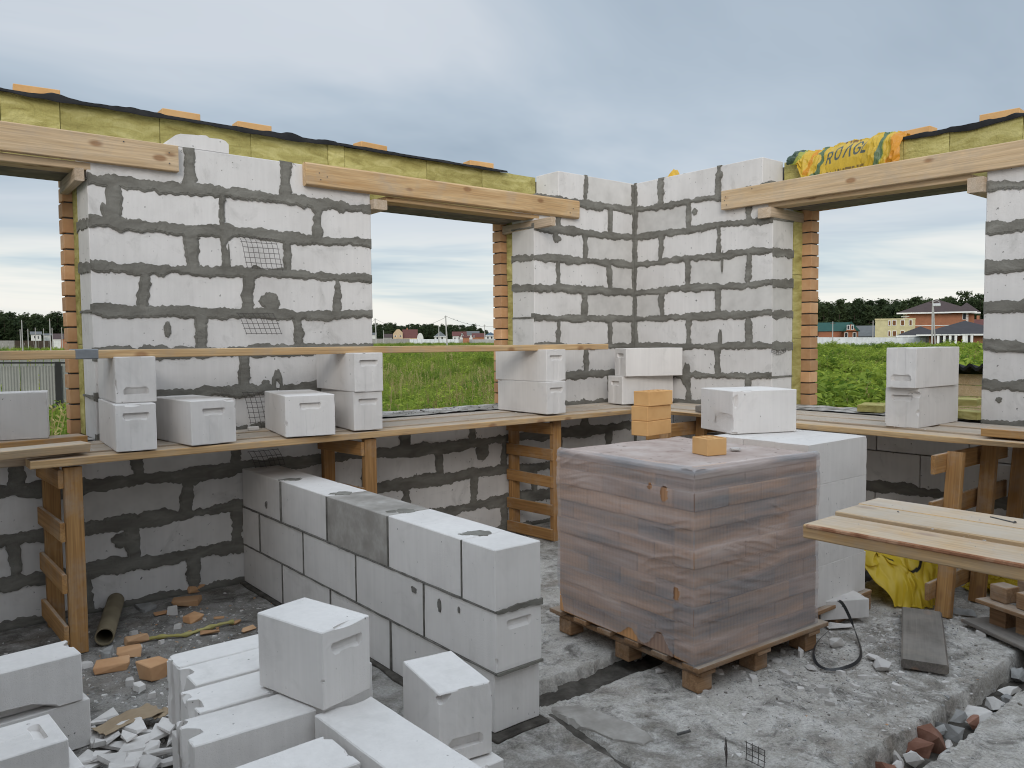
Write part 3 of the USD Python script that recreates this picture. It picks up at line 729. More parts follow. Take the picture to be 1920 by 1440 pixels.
def membrane(u0, u1, axis, seed, droop):
    n = int(abs(u1 - u0) / 0.012); us = np.linspace(u0, u1, n)
    prof = [(0.60, 3.122), (0.50, 3.121), (0.42, 3.122), (0.36, 3.126), (0.315, 3.124), (0.292, 3.116), (0.286, 3.10)]
    V = []
    for u in us:
        dn = meshkit.fbm(np.array([u * 3.1, seed, 0.0]), 3, 3); hn = meshkit.fbm(np.array([u * 6.0, seed + 9, 0.0]), 3, 5)
        edge = min(1.0, 6 * min(abs(u - u0), abs(u - u1)))
        dd = droop(u) * edge
        for i, (w, z) in enumerate(prof):
            k = i / (len(prof) - 1)
            zz = z + dd * max(0.0, hn - 0.45) * 0.075 * math.sin(k * math.pi) ** 0.7 - (0.045 * dd * max(0.0, dn - 0.25) if i == len(prof) - 1 else 0)
            V.append((u, w - 0.004 * i * (i > 4), zz) if axis == 'A' else (w, u, zz))
    top = np.array(V); m = len(prof)
    f = grid(n, m)
    if axis == 'A': f = f[:, ::-1]
    bot = top.copy(); bot[:, 2] -= 0.003
    v = np.vstack([top, bot]); f2 = np.vstack([f, f[:, ::-1] + len(top)])
    return v, f2


o = obj('membrane', membrane(-5.8, -1.35, 'A', 2.0, lambda u: 1.0 if u < -3.0 else 0.35), 'black_membrane', smooth=50)
tag(o, 'black waterproof membrane draped along the top of the left wall', 'membrane')
o = obj('membrane', membrane(-4.5, -2.42, 'B', 8.0, lambda u: 0.9), 'black_membrane', smooth=50)
tag(o, 'black waterproof membrane draped along the top of the right wall', 'membrane')

# ------------------------------------------------------------------ timber
def plank(L, W, H, seed, wane=0.0, wob=0.004, bend=0.0, c=0.004, step=0.08, wane_side=-1):
    """board along x from 0 to L, y from -W/2 to W/2, z from 0 to H"""
    n = max(4, int(L / step)); r = random.Random(seed)
    hw = W / 2
    sec = [(-hw, c), (-hw + c, 0), (hw - c, 0), (hw, c), (hw, H - c), (hw - c, H), (-hw + c, H), (-hw, H - c)]
    V = []
    for i in range(n + 1):
        x = L * i / n
        e1 = wob * (2 * meshkit.fbm(np.array([x * 2.2, seed * 1.7, 0.3]), 3, 2) - 1)
        e2 = wob * (2 * meshkit.fbm(np.array([x * 2.2, seed * 1.7, 7.3]), 3, 2) - 1)
        dz = bend * 4 * (x / L) * (1 - x / L) + 0.5 * wob * (2 * meshkit.noise(np.array([x * 0.9, seed, 3.0])) - 1)
        wn = wane * max(0.0, meshkit.fbm(np.array([x * 1.3, seed, 11.0]), 2, 7) - 0.35)
        for (y, z) in sec:
            yy = y + (e1 if y < 0 else e2)
            zz = z
            if wane and ((wane_side < 0 and y < 0) or (wane_side > 0 and y > 0)):
                if z < H / 2:
                    yy -= wane_side * wn * 1.1
                    zz += 0.3 * wn
                else:
                    yy -= wane_side * wn * 0.25
            V.append((x, yy, zz + dz))
    V = np.array(V); m = 8; f = []
    for i in range(n):
        for k in range(m):
            p, q = i * m + k, i * m + (k + 1) % m
            f += [[p, p + m, q + m], [p, q + m, q]]
    for k in range(1, m - 1):
        f.append([0, k, k + 1]); b = n * m; f.append([b, b + k + 1, b + k])
    return V, np.array(f)[:, ::-1]


def line_plank(p0, p1, W, H, seed, **kw):
    """mesh and placement of a board whose bottom centre line runs from p0 to p1"""
    p0, p1 = np.array(p0, float), np.array(p1, float)
    d = p1 - p0; L = np.linalg.norm(d); d /= L
    y = np.cross([0, 0, 1.0], d)
    if np.linalg.norm(y) < 1e-3: y = np.array([0, 1.0, 0])
    y /= np.linalg.norm(y); z = np.cross(d, y)
    m = np.eye(4); m[:3, 0], m[:3, 1], m[:3, 2], m[:3, 3] = d, y, z, p0
    return plank(L, W, H, seed, **kw), m


def board(name, p0, p1, W, H, seed, material, parent=None, tags=None, **kw):
    mesh, m = line_plank(p0, p1, W, H, seed, **kw)
    o = obj(name, mesh, material, parent, smooth=30, mat4=m)
    if tags:
        tag(o, *tags)
    return o


def post(name, p0, p1, wx, wy, seed, material, parent, yaw=0.0):
    """upright timber from p0 up to p1; its long axis is local x"""
    p0, p1 = np.array(p0, float), np.array(p1, float)
    d = p1 - p0; L = np.linalg.norm(d); d /= L
    x = np.array([math.cos(yaw), math.sin(yaw), 0]); x -= d * (x @ d); x /= np.linalg.norm(x)
    y = np.cross(d, x)
    m = np.eye(4); m[:3, 0], m[:3, 1], m[:3, 2], m[:3, 3] = d, x, y, p0 - y * wy / 2
    return obj(name, plank(L, wx, wy, seed, wob=0.002), material, parent, smooth=30, mat4=m)


def nails(parent, pts, axis, r=0.004):
    """dark nail heads on a beam face"""
    for p in pts:
        s = trimesh.creation.cylinder(radius=r, height=0.004, sections=8)
        s.apply_transform(RX(math.pi / 2) if axis == 'A' else RY(math.pi / 2)); s.apply_translation(p)
        obj('nail', (np.array(s.vertices), np.array(s.faces)), 'nail_steel', parent)


# window head formwork: face beam, soffit boards, bearers
lt = thing('window_lintel', 'pale timber head beam with soffit boards over the left window', 'lintel')
board('beam', (-6.6, -0.0255, 2.69), (-4.244, -0.0255, 2.692), 0.05, 0.16, 11, 'pine_pale', lt, wob=0.002)
for i, y in enumerate((0.085, 0.25, 0.40)):
    board('soffit_board', (-6.6, y - 0.01, 2.645), (-4.735 if i == 0 else -4.80, y - 0.01, 2.645), 0.155, 0.045, 12 + i, 'pine_pale' if i == 0 else 'pine_old', lt)
board('bearer', (-4.80, -0.03, 2.572), (-4.80, 0.43, 2.560), 0.05, 0.075, 16, 'pine_dusty', lt)
nails(lt, [(-4.30, -0.052, 2.80), (-4.30, -0.052, 2.735), (-4.56, -0.052, 2.83)], 'A')
lt = thing('window_lintel', 'knotty timber head beam with soffit boards over the middle window', 'lintel')
board('beam', (-3.40, -0.0275, 2.705), (-0.78, -0.0275, 2.708), 0.055, 0.16, 21, 'pine', lt, wane=0.05, wob=0.004, c=0.012)
for i, y in enumerate((0.07, 0.235, 0.385)):
    board('soffit_board', (-2.74 + 0.03 * i, y, 2.668), (-1.22 - 0.03 * i, y, 2.672), 0.15, 0.036, 22 + i, 'pine' if i == 0 else 'pine_old', lt, wob=0.005)
board('bearer', (-2.815, -0.055, 2.594), (-2.815, 0.43, 2.590), 0.11, 0.072, 26, 'pine_dusty', lt)
board('bearer', (-1.255, -0.225, 2.586), (-1.255, 0.44, 2.582), 0.05, 0.075, 27, 'pine_dusty', lt)
nails(lt, [(-3.30, -0.057, 2.80), (-3.24, -0.057, 2.78), (-3.29, -0.057, 2.755), (-0.86, -0.057, 2.79), (-0.90, -0.057, 2.75)], 'A')
lt = thing('window_lintel', 'long pale timber head beam with soffit boards over the right wall window', 'lintel')
board('beam', (-0.0275, -5.6, 2.69), (-0.0275, -1.045, 2.724), 0.055, 0.16, 31, 'pine_pale', lt, wane=0.03, wob=0.004)
for i, x in enumerate((0.07, 0.235, 0.385)):
    board('soffit_board', (x, -3.02, 2.672), (x, -1.475 - 0.06 * i, 2.692), 0.15, 0.04, 32 + i, 'pine_pale' if i == 0 else 'pine_old', lt, wob=0.005, wane=0.02 if i == 0 else 0)
board('bearer', (-0.055, -1.465, 2.606), (0.44, -1.465, 2.600), 0.12, 0.082, 36, 'pine_dusty', lt)
board('bearer', (-0.055, -3.065, 2.575), (0.44, -3.065, 2.575), 0.10, 0.10, 37, 'pine_dusty', lt)
nails(lt, [(-0.057, -1.09, 2.83), (-0.057, -1.08, 2.80), (-0.057, -1.10, 2.76), (-0.057, -1.35, 2.86)], 'B')

# long loose plank resting on the block stacks
board('long_plank', (-6.4, -0.47, 1.545), (-0.93, -0.47, 1.540), 0.16, 0.046, 41, 'pine', tags=('long thin pine plank laid across the tops of the block stacks by the left wall', 'plank'), wob=0.003)
# grey tape wrapped round it
tp = cham(-5.03 + 0.0, -4.90, -0.5545, -0.386, 1.541, 1.5945, 0.006)
plain('bark', [(0.3, (0.20, 0.085, 0.045)), (0.5, (0.34, 0.16, 0.085)), (0.7, (0.52, 0.33, 0.21))], scale=14, detail=6, rough=0.95, bump=0.8, bscale=40, bdist=0.006, rand=0.05)
# scaffold shelf along the left wall
ya = [(-0.63, 0.148), (-0.467, 0.150), (-0.303, 0.147), (-0.133, 0.15)]
desc = ['front plank of the scaffold shelf along the left wall, its edge facing the room', 'second plank from the front of the left scaffold shelf', 'third plank from the front of the left scaffold shelf', 'rear plank of the left scaffold shelf, against the block wall']
for i, (y, w) in enumerate(ya):
    board('scaffold_plank', ((-5.20, -5.33, -5.05, -5.4)[i], y, 1.0), (-0.78 + 0.22 * i, y + 0.02, 0.988), w, (0.0405, 0.0465, 0.043, 0.047)[i], 50 + i, 'pine' if i == 0 else 'pine_dusty', tags=(desc[i], 'plank', 'planks of the left scaffold shelf'), wob=0.005, wane=0.03 if i == 0 else 0)
board('loose_plank', (-6.1, -0.19, 1.048), (-4.84, -0.06, 1.048), 0.17, 0.042, 57, 'pine_warm', tags=('brown plank under the block standing in the left window', 'plank'))
board('loose_plank', (-6.3, -0.80, 1.052), (-4.93, -0.60, 1.056), 0.15, 0.05, 58, 'pine_pale', tags=('pale plank lying askew at the left end of the scaffold shelf', 'plank'), wane=0.06)
# scaffold shelf along the right wall
xb = [(-0.79, 0.155), (-0.605, 0.158), (-0.425, 0.152), (-0.25, 0.148), (-0.09, 0.13)]
desc = ['wavy edged front plank of the scaffold shelf along the right wall', 'second plank from the front of the right scaffold shelf', 'third plank from the front of the right scaffold shelf', 'fourth plank from the front of the right scaffold shelf', 'rear plank of the right scaffold shelf, against the block wall']
for i, (x, w) in enumerate(xb):
    board('scaffold_plank', (x - 0.13, -5.4, 0.995), (x + 0.16 - 0.02 * i, -0.72 + 0.04 * i, 0.995), w, (0.038, 0.046, 0.042, 0.047, 0.044)[i], 60 + i, 'pine' if i == 0 else 'pine_dusty', tags=(desc[i], 'plank', 'planks of the right scaffold shelf'), wob=0.006, wane=0.08 if i == 0 else 0, wane_side=1)
p0 = on(2, 1.05, 1842, 815)
board('loose_plank', (-0.74, -3.42, 1.043), (-0.76, -4.7, 1.043), 0.16, 0.045, 67, 'pine_warm', tags=('short plank lying on the right scaffold shelf at the picture edge', 'plank'))
obj('wood_offcut', cham(-0.05, 0.05, -0.03, 0.03, 0, 0.05, 0.004), 'pine_old', loc=(-0.66, -1.31, 1.042), rz=0.2, label='dark offcut of wood at the corner end of the right scaffold shelf', cat='wood offcut')

# trestles under the shelves
def trestle(label, front, rear, h, side, slats, seed, wx=0.085, wy=0.05, lean=(0, 0), mid=None):
    t = thing('trestle', label, 'trestle', (0, 0, 0), group='timber trestles under the scaffold shelves')
    fx, fy = front; rx, ry = rear
    yaw = 0.0
    post('post', (fx, fy, 0.004), (fx + lean[0], fy + lean[1], h), wx, wy, seed, 'pine_trestle', t)
    post('post', (rx, ry, 0.004), (rx + lean[0], ry + lean[1], h), wx, wy, seed + 1, 'pine_trestle', t)
    if mid:
        post('post', (mid[0], mid[1], 0.004), (mid[0] + lean[0], mid[1] + lean[1], h), wx, wy, seed + 2, 'pine_trestle', t)
    for i, (z, hh) in enumerate(slats):
        k = z / h
        board('slat', (fx + side + lean[0] * k, fy - 0.02 + lean[1] * k, z), (rx + side + lean[0] * k, ry + 0.02 + lean[1] * k, z + rnd.uniform(-0.01, 0.01)), 0.024, hh, seed + 5 + i, 'pine_trestle', t, wob=0.002)
    return t


trestle('timber trestle with slats under the left end of the left scaffold shelf', (-5.005, -0.64), (-5.02, -0.10), 0.985, -0.057, [(0.88, 0.095), (0.60, 0.10), (0.33, 0.10), (0.06, 0.10)], 100)
trestle('timber trestle half hidden behind the low block partition, under the left scaffold shelf', (-3.27, -0.64), (-3.30, -0.10), 0.985, -0.057, [(0.88, 0.09), (0.58, 0.09), (0.30, 0.09), (0.06, 0.09)], 110)
trestle('ladder like timber trestle beside the wrapped brick pallet, under the left shelf', (-1.53, -0.54), (-1.57, -0.06), 0.985, -0.055, [(0.87, 0.09), (0.66, 0.09), (0.44, 0.09), (0.21, 0.09), (0.012, 0.09)], 120)
def trestleB(label, y, seed, lean):
    t = thing('trestle', label, 'trestle', (0, 0, 0), group='timber trestles under the scaffold shelves')
    for i, x in enumerate((-0.97, -0.55, -0.12)):
        post('post', (x - lean, y - 0.02 * i, 0.004), (x + 0.07, y - 0.03 * i, 0.95 if i == 0 else 0.985), 0.05, 0.085, seed + i, 'pine_trestle', t)
    for i, (z, h) in enumerate(((0.83, 0.11), (0.56, 0.11), (0.34, 0.10), (0.10, 0.10))):
        board('slat', (-1.06 - lean * (1 - z), y + 0.058, z), (0.0 - 0.05, y + 0.035, z + 0.015 * (i % 2)), 0.025, h, seed + 4 + i, 'pine_trestle', t, wob=0.002)
    return t
trestleB('leaning timber trestle with three posts behind the plank bench, under the right scaffold shelf', -3.32, 130, 0.06)
trestleB('shadowed timber trestle near the wall corner, under the right scaffold shelf', -1.15, 140, 0.0)

# plank bench in front on the right, on its own trestle outside the frame
for i, (x, w, y0) in enumerate(((-3.390, 0.198, -3.887), (-3.178, 0.175, -3.872), (-2.985, 0.155, -3.85))):
    bp = board('bench_plank', (x, y0, 0.975), (x + 0.03, -5.9, 0.975), w, (0.045, 0.053, 0.049)[i], 70 + i, 'pine' if i != 1 else 'pine_pale', tags=(('front plank of the bench at the right edge, its bark edge facing out', 'middle plank of the bench at the right edge, a nail lying on it', 'rear plank of the bench at the right edge')[i], 'plank', 'planks of the bench at the right'), wob=0.004, wane=0.0)
bt, bm = line_plank((-3.4875, -3.90, 1.007), (-3.4575, -5.9, 1.007), 0.010, 0.0125, 88, wob=0.006, c=0.003, step=0.02)
tag(obj('bark_strip', bt, 'bark', smooth=30, mat4=bm), 'rough bark strip left on the front edge of the plank bench', 'bark')
t = thing('trestle', 'timber trestle carrying the plank bench', 'trestle')
for x in (-3.36, -3.02):
    post('post', (x, -5.3, 0.004), (x, -5.3, 0.90), 0.05, 0.085, 76, 'pine_trestle', t)
board('crossbar', (-3.48, -5.3, 0.90), (-2.90, -5.3, 0.90), 0.10, 0.075, 78, 'pine_trestle', t)
for (x, y, a) in ((-3.12, -4.02, 2.5), (-2.99, -4.33, 1.2)):
    s = tube([(0, 0, 0.004), (0.09, 0, 0.004)], 0.0025, 6)
    s2 = tube([(-0.001, 0, 0.004), (0.002, 0, 0.004)], 0.006, 8)
    o = obj('nail', cat_(s, s2), 'nail_steel', loc=(x, y, 1.0205), rz=a)
    tag(o, 'loose steel nail lying on the %s bench plank' % ('middle' if x < -3.05 else 'rear'), 'nail')

# ------------------------------------------------------------------ aerated blocks
def aac(L, Tk, H, seed, handle=True, chips=5, chip_size=0.03, refine=0.045, groove=True, extra=(), c=0.0035):
    """block: x 0..L, y 0..T, z 0..H; its end face at x = 0 carries a grip pocket and a shallow groove"""
    r = np.random.default_rng(seed)
    pts = []
    for X, sx in ((0, 1), (L, -1)):
        for Y, sy in ((0, 1), (Tk, -1)):
            for Z, sz in ((0, 1), (H, -1)):
                for k in range(3):
                    o = np.array([sx * c, sy * c, sz * c]); o[k] = 0
                    pts.append(np.array([X, Y, Z]) + o)
    b = m3.Manifold.hull_points(np.array(pts))
    if handle:
        w = min(0.058, Tk * 0.30); yc = Tk / 2; zc = H - 0.062
        pp = []
        for s_ in (-1, 1):
            for t_ in np.linspace(-1.2, 1.2, 5):
                e_ = w * s_ + 0.014 * s_ * math.cos(t_)
                pp.append((0.023 * (1 if abs(t_) < 1 else 0.6), yc + w * s_ * 0.96, zc + 0.016))
                pp.append((-0.01, yc + e_, zc + 0.018 * math.sin(t_)))
            pp += [(0.014, yc + w * s_ * 0.95, zc - 0.014), (-0.012, yc + w * s_ * 0.80, zc - 0.034)]
        pk = m3.Manifold.hull_points(np.array(pp))
        b = b - pk
        if groove:
            gw = min(0.04, Tk * 0.2)
            pr = m3.Manifold.hull_points(np.array([[x, yc + s * (gw - (0.016 if x > 0 else -0.008)), z] for x in (-0.01, 0.0045) for s in (-1, 1) for z in (-0.01, zc)]))
            b = b - pr
    for i in range(chips):
        e = r.integers(0, 3)
        p = np.array([r.choice([0.0, L]), r.choice([0.0, Tk]), r.choice([0.0, H])])
        p[e] = r.uniform(0, (L, Tk, H)[e])
        s = chip_size * r.uniform(0.25, 1.0)
        sc = np.array([s, s, s]) * r.uniform(0.4, 1.0, 3); sc[e] *= r.uniform(1.2, 2.6)
        q = r.normal(size=(14, 3)); q /= np.linalg.norm(q, axis=1, keepdims=True)
        b = b - m3.Manifold.hull_points(q * sc * r.uniform(0.8, 1.1, (14, 1)) + p)
    for p, sc in extra:
        q = r.normal(size=(18, 3)); q /= np.linalg.norm(q, axis=1, keepdims=True)
        b = b - m3.Manifold.hull_points(q * np.array(sc) * r.uniform(0.85, 1.1, (18, 1)) + np.array(p))
    if refine:
        b = b.refine_to_length(refine)
    v, f = man(b)
    n = [meshkit.fbm(v * 9 + seed * 3.1 + 17 * k, 3, k) - 0.5 for k in range(3)]
    return v + 0.0035 * np.stack(n, 1), f


def put_block(label, n, a, Ll, Lr, H, end, seed, mat='aac', group=None, upside=False, **kw):
    """n: near bottom corner; a: direction (degrees) of the edge running back to the left"""
    a = math.radians(a)
    if end == 'R':
        m = aac(Ll, Lr, H, seed, **kw)
        if upside: m = tf(m, T((0, Lr, H)) @ RX(math.pi))
        m = tf(m, T((0, -Lr, 0))); rz = a
    else:
        m = aac(Lr, Ll, H, seed, **kw)
        if upside: m = tf(m, T((0, Ll, H)) @ RX(math.pi))
        rz = a - math.pi / 2
    o = obj('aerated_block', m, mat, smooth=32, loc=n, rz=rz)
    return tag(o, label, 'block', group)


SH = 1.0475
put_block('upper block of the leftmost pair on the left shelf', (-4.775, -0.600, SH + 0.252), 86.3, 0.635, 0.205, 0.25, 'R', 1, upside=True, chips=4)
put_block('lower block of the leftmost pair on the left shelf', (-4.803, -0.700, SH), 85.4, 0.635, 0.20, 0.25, 'R', 2, chips=4)
put_block('single block on the left shelf, second group from the left, its long side showing', (-4.421, -0.715, SH), 96, 0.577, 0.262, 0.25, 'R', 3, chips=4)
put_block('wide single block with mesh hanging to its left, on the left shelf', (-3.867, -0.70, SH), 79, 0.62, 0.305, 0.25, 'R', 4, chips=5)
put_block('upper block of the pair at the left jamb of the middle window', (-3.389, -0.685, SH + 0.251), 86.7, 0.635, 0.20, 0.25, 'R', 5, chips=3)
put_block('lower block of the pair at the left jamb of the middle window', (-3.389, -0.665, SH), 83, 0.635, 0.197, 0.25, 'R', 6, chips=4)
put_block('upper block of the pair right of the middle window', (-1.72, -0.65, SH + 0.250), 90.5, 0.635, 0.205, 0.25, 'R', 7, chips=3)
put_block('lower block of the pair right of the middle window', (-1.735, -0.67, SH - 0.001), 88.6, 0.635, 0.197, 0.25, 'R', 8, chips=3)
put_block('upper block of the pair standing in the wall corner', (-0.60, -0.445, SH + 0.246), 68, 0.235, 0.56, 0.25, 'L', 9, chips=3)
put_block('lower block of the pair standing in the wall corner', (-0.600, -0.40, SH - 0.004), 78, 0.225, 0.57, 0.25, 'L', 10, chips=3)
put_block('block on planks in the left window, cut by the picture edge', (-5.64, -0.30, 1.092), 111, 0.20, 0.0, 0.25, 'R', 11) if False else None
m = tf(aac(0.635, 0.20, 0.262, 11, handle=False, chips=5), T((-0.635, 0, 0)))
tag(obj('aerated_block', m, 'aac', smooth=32, loc=(-5.030, -0.145, 1.092), rz=math.radians(-11)), 'block on planks in the left window, cut by the picture edge', 'block')
put_block('upper block of the pair standing in the right window', (-0.722, -3.003, 1.044 + 0.254), 89.4, 0.19, 0.617, 0.255, 'L', 12, upside=True, chips=4)
put_block('lower block of the pair standing in the right window', (-0.672, -3.000, 1.043), 91.5, 0.21, 0.632, 0.253, 'L', 13, chips=5, extra=[((0.0, 0.02, 0.21), (0.03, 0.05, 0.03))])

# tall stack of blocks on a pallet behind the wrapped bricks
SX, SY = -1.255, -2.965
for k in range(4):
    for j in range(3):
        w = ('lowest', 'second', 'third', 'top')[k]
        dx, dy = rnd.uniform(-0.006, 0.004), rnd.uniform(-0.003, 0.003)
        m = tf(aac(0.635, 0.205, 0.2285, 200 + 10 * k + j, handle=True, chips=6 if j == 0 else 2, chip_size=0.028, groove=True, c=0.0012), T((SX + dx, SY + j * 0.207 + dy + 0.205, 0.125 + k * 0.2295)) @ RZ(math.pi))
        lab = 'block in the %s layer of the tall stack behind the wrapped bricks, %s row' % (w, ('front', 'middle', 'rear')[j])
        tag(obj('aerated_block', m, 'aac', smooth=32), lab, 'block', 'blocks of the tall stack')
pl = thing('pallet', 'wooden pallet under the tall white block stack', 'pallet')
for i in range(5):
    obj('deck_board', cham(SX - 0.66, SX + 0.03, SY - 0.03 + i * 0.145, SY + 0.07 + i * 0.145, 0.100, 0.122, 0.003), 'pallet_wood', pl)
for i in range(3):
    obj('runner', cham(SX - 0.66 + i * 0.29, SX - 0.55 + i * 0.29, SY - 0.025, SY + 0.645, 0.004, 0.098, 0.004), 'pallet_wood', pl)
put_block('large block with a notched end lying on top of the tall stack', (-1.79, -2.41, 1.046), 68, 0.37, 0.449, 0.26, 'L', 14, handle=False, chips=5,
          extra=[((0.0, 0.08, 0.06), (0.012, 0.2, 0.065)), ((0.02, 0.0, 0.20), (0.03, 0.02, 0.05))])
o = obj('tie_strip', cham(0, 0.025, 0, 0.17, 0, 0.06, 0.004), 'aac', loc=(-1.80, -2.26, 1.135), rz=math.radians(-22)) if False else None

# ------------------------------------------------------------------ low partition
plain('thin_joint', [(0.3, (0.09, 0.084, 0.075)), (0.7, (0.20, 0.19, 0.17))], scale=20, rough=0.95, bump=0.5, rand=0.05)
part = thing('block_partition', 'low white partition wall of three block courses running out from the left wall', 'wall')
PX0, PX1 = -3.885, -3.64
PJ = {2: [(866, 1060), (727, 1000), (613, 960), (526, 930)], 1: [(795, 1130), (668, 1070), (569, 1020), (487, 985)], 0: [(733, 1210), (620, 1120), (530, 1080)]}
endy = {0: -2.755, 1: -2.775, 2: -2.775}
for k in range(3):
    js = sorted(float(on(0, PX0, *q)[1]) for q in PJ[k])
    ysl = [endy[k]] + js + [-0.004]
    z0 = 0.015 + k * 0.2555
    for i, (a, b) in enumerate(zip(ysl[:-1], ysl[1:])):
        if b - a < 0.02: continue
        dx = rnd.uniform(-0.0035, 0.0035)
        if i == 0:
            me = tf(aac(b - a - 0.004, PX1 - PX0, 0.2525, 300 + k, handle=(k == 1), groove=False, chips=4, chip_size=0.016), T((PX1 + dx, a, z0 + rnd.uniform(0, 0.001))) @ RZ(math.pi / 2))
            obj('block', me, 'aac', part, smooth=32)
        else:
            me = tf(aac(b - a - 0.006, PX1 - PX0, 0.2525, 310 + 10 * k + i, handle=False, chips=4, chip_size=0.014), T((PX1 + dx, a + 0.001, z0)) @ RZ(math.pi / 2))
            grey = (k == 2 and i == 2)
            o = obj('block', me, 'aac_grey' if grey else 'aac', part, smooth=32)
            if grey: tag(o, 'grey stained block')
obj('joint_core', box(PX0 + 0.012, PX1 - 0.012, -2.70, -0.01, 0.014, 0.775), 'brick_mortar', part)
gs = []
for k in (1, 2):
    gs.append(joint_poly(-2.775, 0.015 + k * 0.2555 - 0.0015, -0.01, 0.015 + k * 0.2555 - 0.0015, 0.0032, nseed()))
for k in range(3):
    for q in PJ[k]:
        y = float(on(0, PX0, *q)[1]); z0 = 0.015 + k * 0.2555
        if True:
            a, b = 0.004, 0.250
            gs.append(joint_poly(y, z0 + a, y, z0 + max(b, a + 0.06), rnd.uniform(0.0012, 0.0026), nseed()))
for (y, z, a, b) in ((-2.37, 0.45, 0.012, 0.03), (-2.16, 0.47, 0.022, 0.016), (-2.52, 0.47, 0.006, 0.012), (-0.42, 0.60, 0.012, 0.02)):
    gs.append(splat(y, z, a, b, y * 5))
gp = so.unary_union(gs).intersection(sg.box(-2.775, 0.01, 0, 0.78))
obj('mortar', flip(extrude_map(gp, 0.012, lambda v: np.stack([v[:, 2] + PX0 - 0.006, v[:, 0], v[:, 1]], 1)))[0:2], 'thin_joint', part)
ge = so.unary_union([joint_poly(PX0, 0.2690, PX1, 0.2690, 0.004, nseed()), joint_poly(PX0, 0.525, PX1, 0.525, 0.007, nseed())]).intersection(sg.box(PX0, 0, PX1, 1))
obj('mortar', extrude_map(ge, 0.02, lambda v: np.stack([v[:, 0], -v[:, 2] * -1 - 2.784, v[:, 1]], 1)), 'mortar', part)
for px, py in ((550, 897), (645, 923), (758, 956), (897, 997)):
    p = on(2, 0.785, px, py)
    g = so.unary_union([splat(p[0], p[1], 0.05, 0.055, px), splat(p[0] - 0.05, p[1] + 0.03, 0.03, 0.025, px + 3)]).intersection(sg.box(PX0 + 0.003, -2.76, PX1 - 0.003, 0))
    obj('mortar_patch', extrude_map(g, 0.004, lambda v: np.stack([v[:, 0], v[:, 1], v[:, 2] + 0.776 + 0.002 * np.sin(v[:, 0] * 90) * np.sin(v[:, 1] * 70)], 1)), 'mortar', part)
mm = cham(PX0 - 0.028, PX1 + 0.015, -2.805, -0.01, -0.02, 0.014, 0.004)
v, f = man(m3.Manifold.hull_points(mm[0]).refine_to_length(0.05))
v[:, 0] += 0.03 * (meshkit.fbm(v * [0, 7, 0] + 3, 3) - 0.5) * np.sign(v[:, 0] + 3.76)
v[:, 1] += np.where(v[:, 1] < -2.7, 0.03 * (meshkit.fbm(v * [9, 0, 0] + 3, 3) - 0.5), 0)
tag(obj('waterproof_strip', (v, f), 'dark_soil', smooth=30), 'black waterproof strip under the low block partition', 'membrane')

# ------------------------------------------------------------------ wrapped brick pallet
A_ = np.array([-2.958, -3.036])                 # near corner of the brick cube
ex = np.array([0.9984, -0.057]); ey = np.array([0.057, 0.9984])
PM = np.eye(4); PM[:2, 0] = ex; PM[:2, 1] = ey; PM[:2, 3] = A_; PM[2, 3] = 0.0
pal = thing('pallet', 'wooden pallet carrying the film wrapped bricks', 'pallet', mat4=PM)
for i in range(6):
    y = -0.035 + i * 0.192
    obj('deck_board', cham(-0.01 + rnd.uniform(-0.015, 0.01), 0.985 + rnd.uniform(-0.01, 0.03), y, y + 0.10, 0.112, 0.134, 0.003), 'pallet_wood', pal)
for i in range(3):
    x = 0.02 + i * 0.41
    obj('stringer', cham(x, x + 0.10, -0.03, 1.02, 0.088, 0.110, 0.003), 'pallet_wood', pal)
    for j in range(3):
        y = -0.01 + j * 0.45
        obj('foot_block', cham(x + 0.002, x + 0.098, y, y + 0.10, 0.004, 0.086, 0.004), 'pallet_wood', pal)
for j in range(3):
    pass
pack = thing('brick_pack', 'cube of hollow bricks wrapped in dusty clear film, on the pallet in the middle', 'brick pack', mat4=PM)
BW, NB = 0.944, 10
look('pack_brick', {
    'tc': ('texture_coordinate', {}), 'oi': ('object_info', {}),
    'sx': ('separate_xyz', {}), 'sum': ('math', {'math_type': 'add'}), 'cb': ('combine_xyz', {}),
    'w': ('wave_texture', {'wave_type': 'bands', 'bands_direction': 'x', 'scale': 13.0, 'distortion': 1.2, 'detail': 2.0, 'detail_scale': 1.5}),
    'wr': ('map_range', {'from_min': 0.15, 'from_max': 0.7, 'to_min': 0.80, 'to_max': 1.0, 'clamp': True}),
    'n': ('noise_texture', {'scale': 4.0, 'detail': 4.0, 'roughness': 0.6}),
    'r': ('rgb_ramp', {'ramp': [(0.0, (0.20, 0.19, 0.19)), (0.34, (0.32, 0.215, 0.165)), (0.6, (0.46, 0.25, 0.13)), (1.0, (0.58, 0.31, 0.14))]}),
    'ad': ('math', {'math_type': 'multiply_add', 'value2': 0.55}),
    'g': ('combine_xyz', {}), 'mul': ('mix_color', {'blend_type': 'multiply', 'fac': 0.8}),
    'p': ('principled_bsdf', {'roughness': 0.9, 'specular_ior_level': 0.2})},
    [('tc.object', 'sx.vector'), ('sx.x', 'sum.value1'), ('sx.y', 'sum.value2'), ('sum.value', 'cb.x'), ('cb.vector', 'w.vector'), ('w.fac', 'wr.value'),
     ('tc.object', 'n.vector'), ('n.fac', 'ad.value1'), ('oi.random', 'ad.value3'), ('ad.value', 'sc0.value1') if False else ('wr.result', 'g.x'), ('wr.result', 'g.y'), ('wr.result', 'g.z'),
     ('ad.value', 'r.fac'), ('r.color', 'mul.a'), ('g.vector', 'mul.b'), ('mul.result', 'p.base_color')])
JOGS = [0.0, 0.002, -0.002, 0.002, 0.003, -0.003, 0.006, 0.001, -0.004, 0.003]
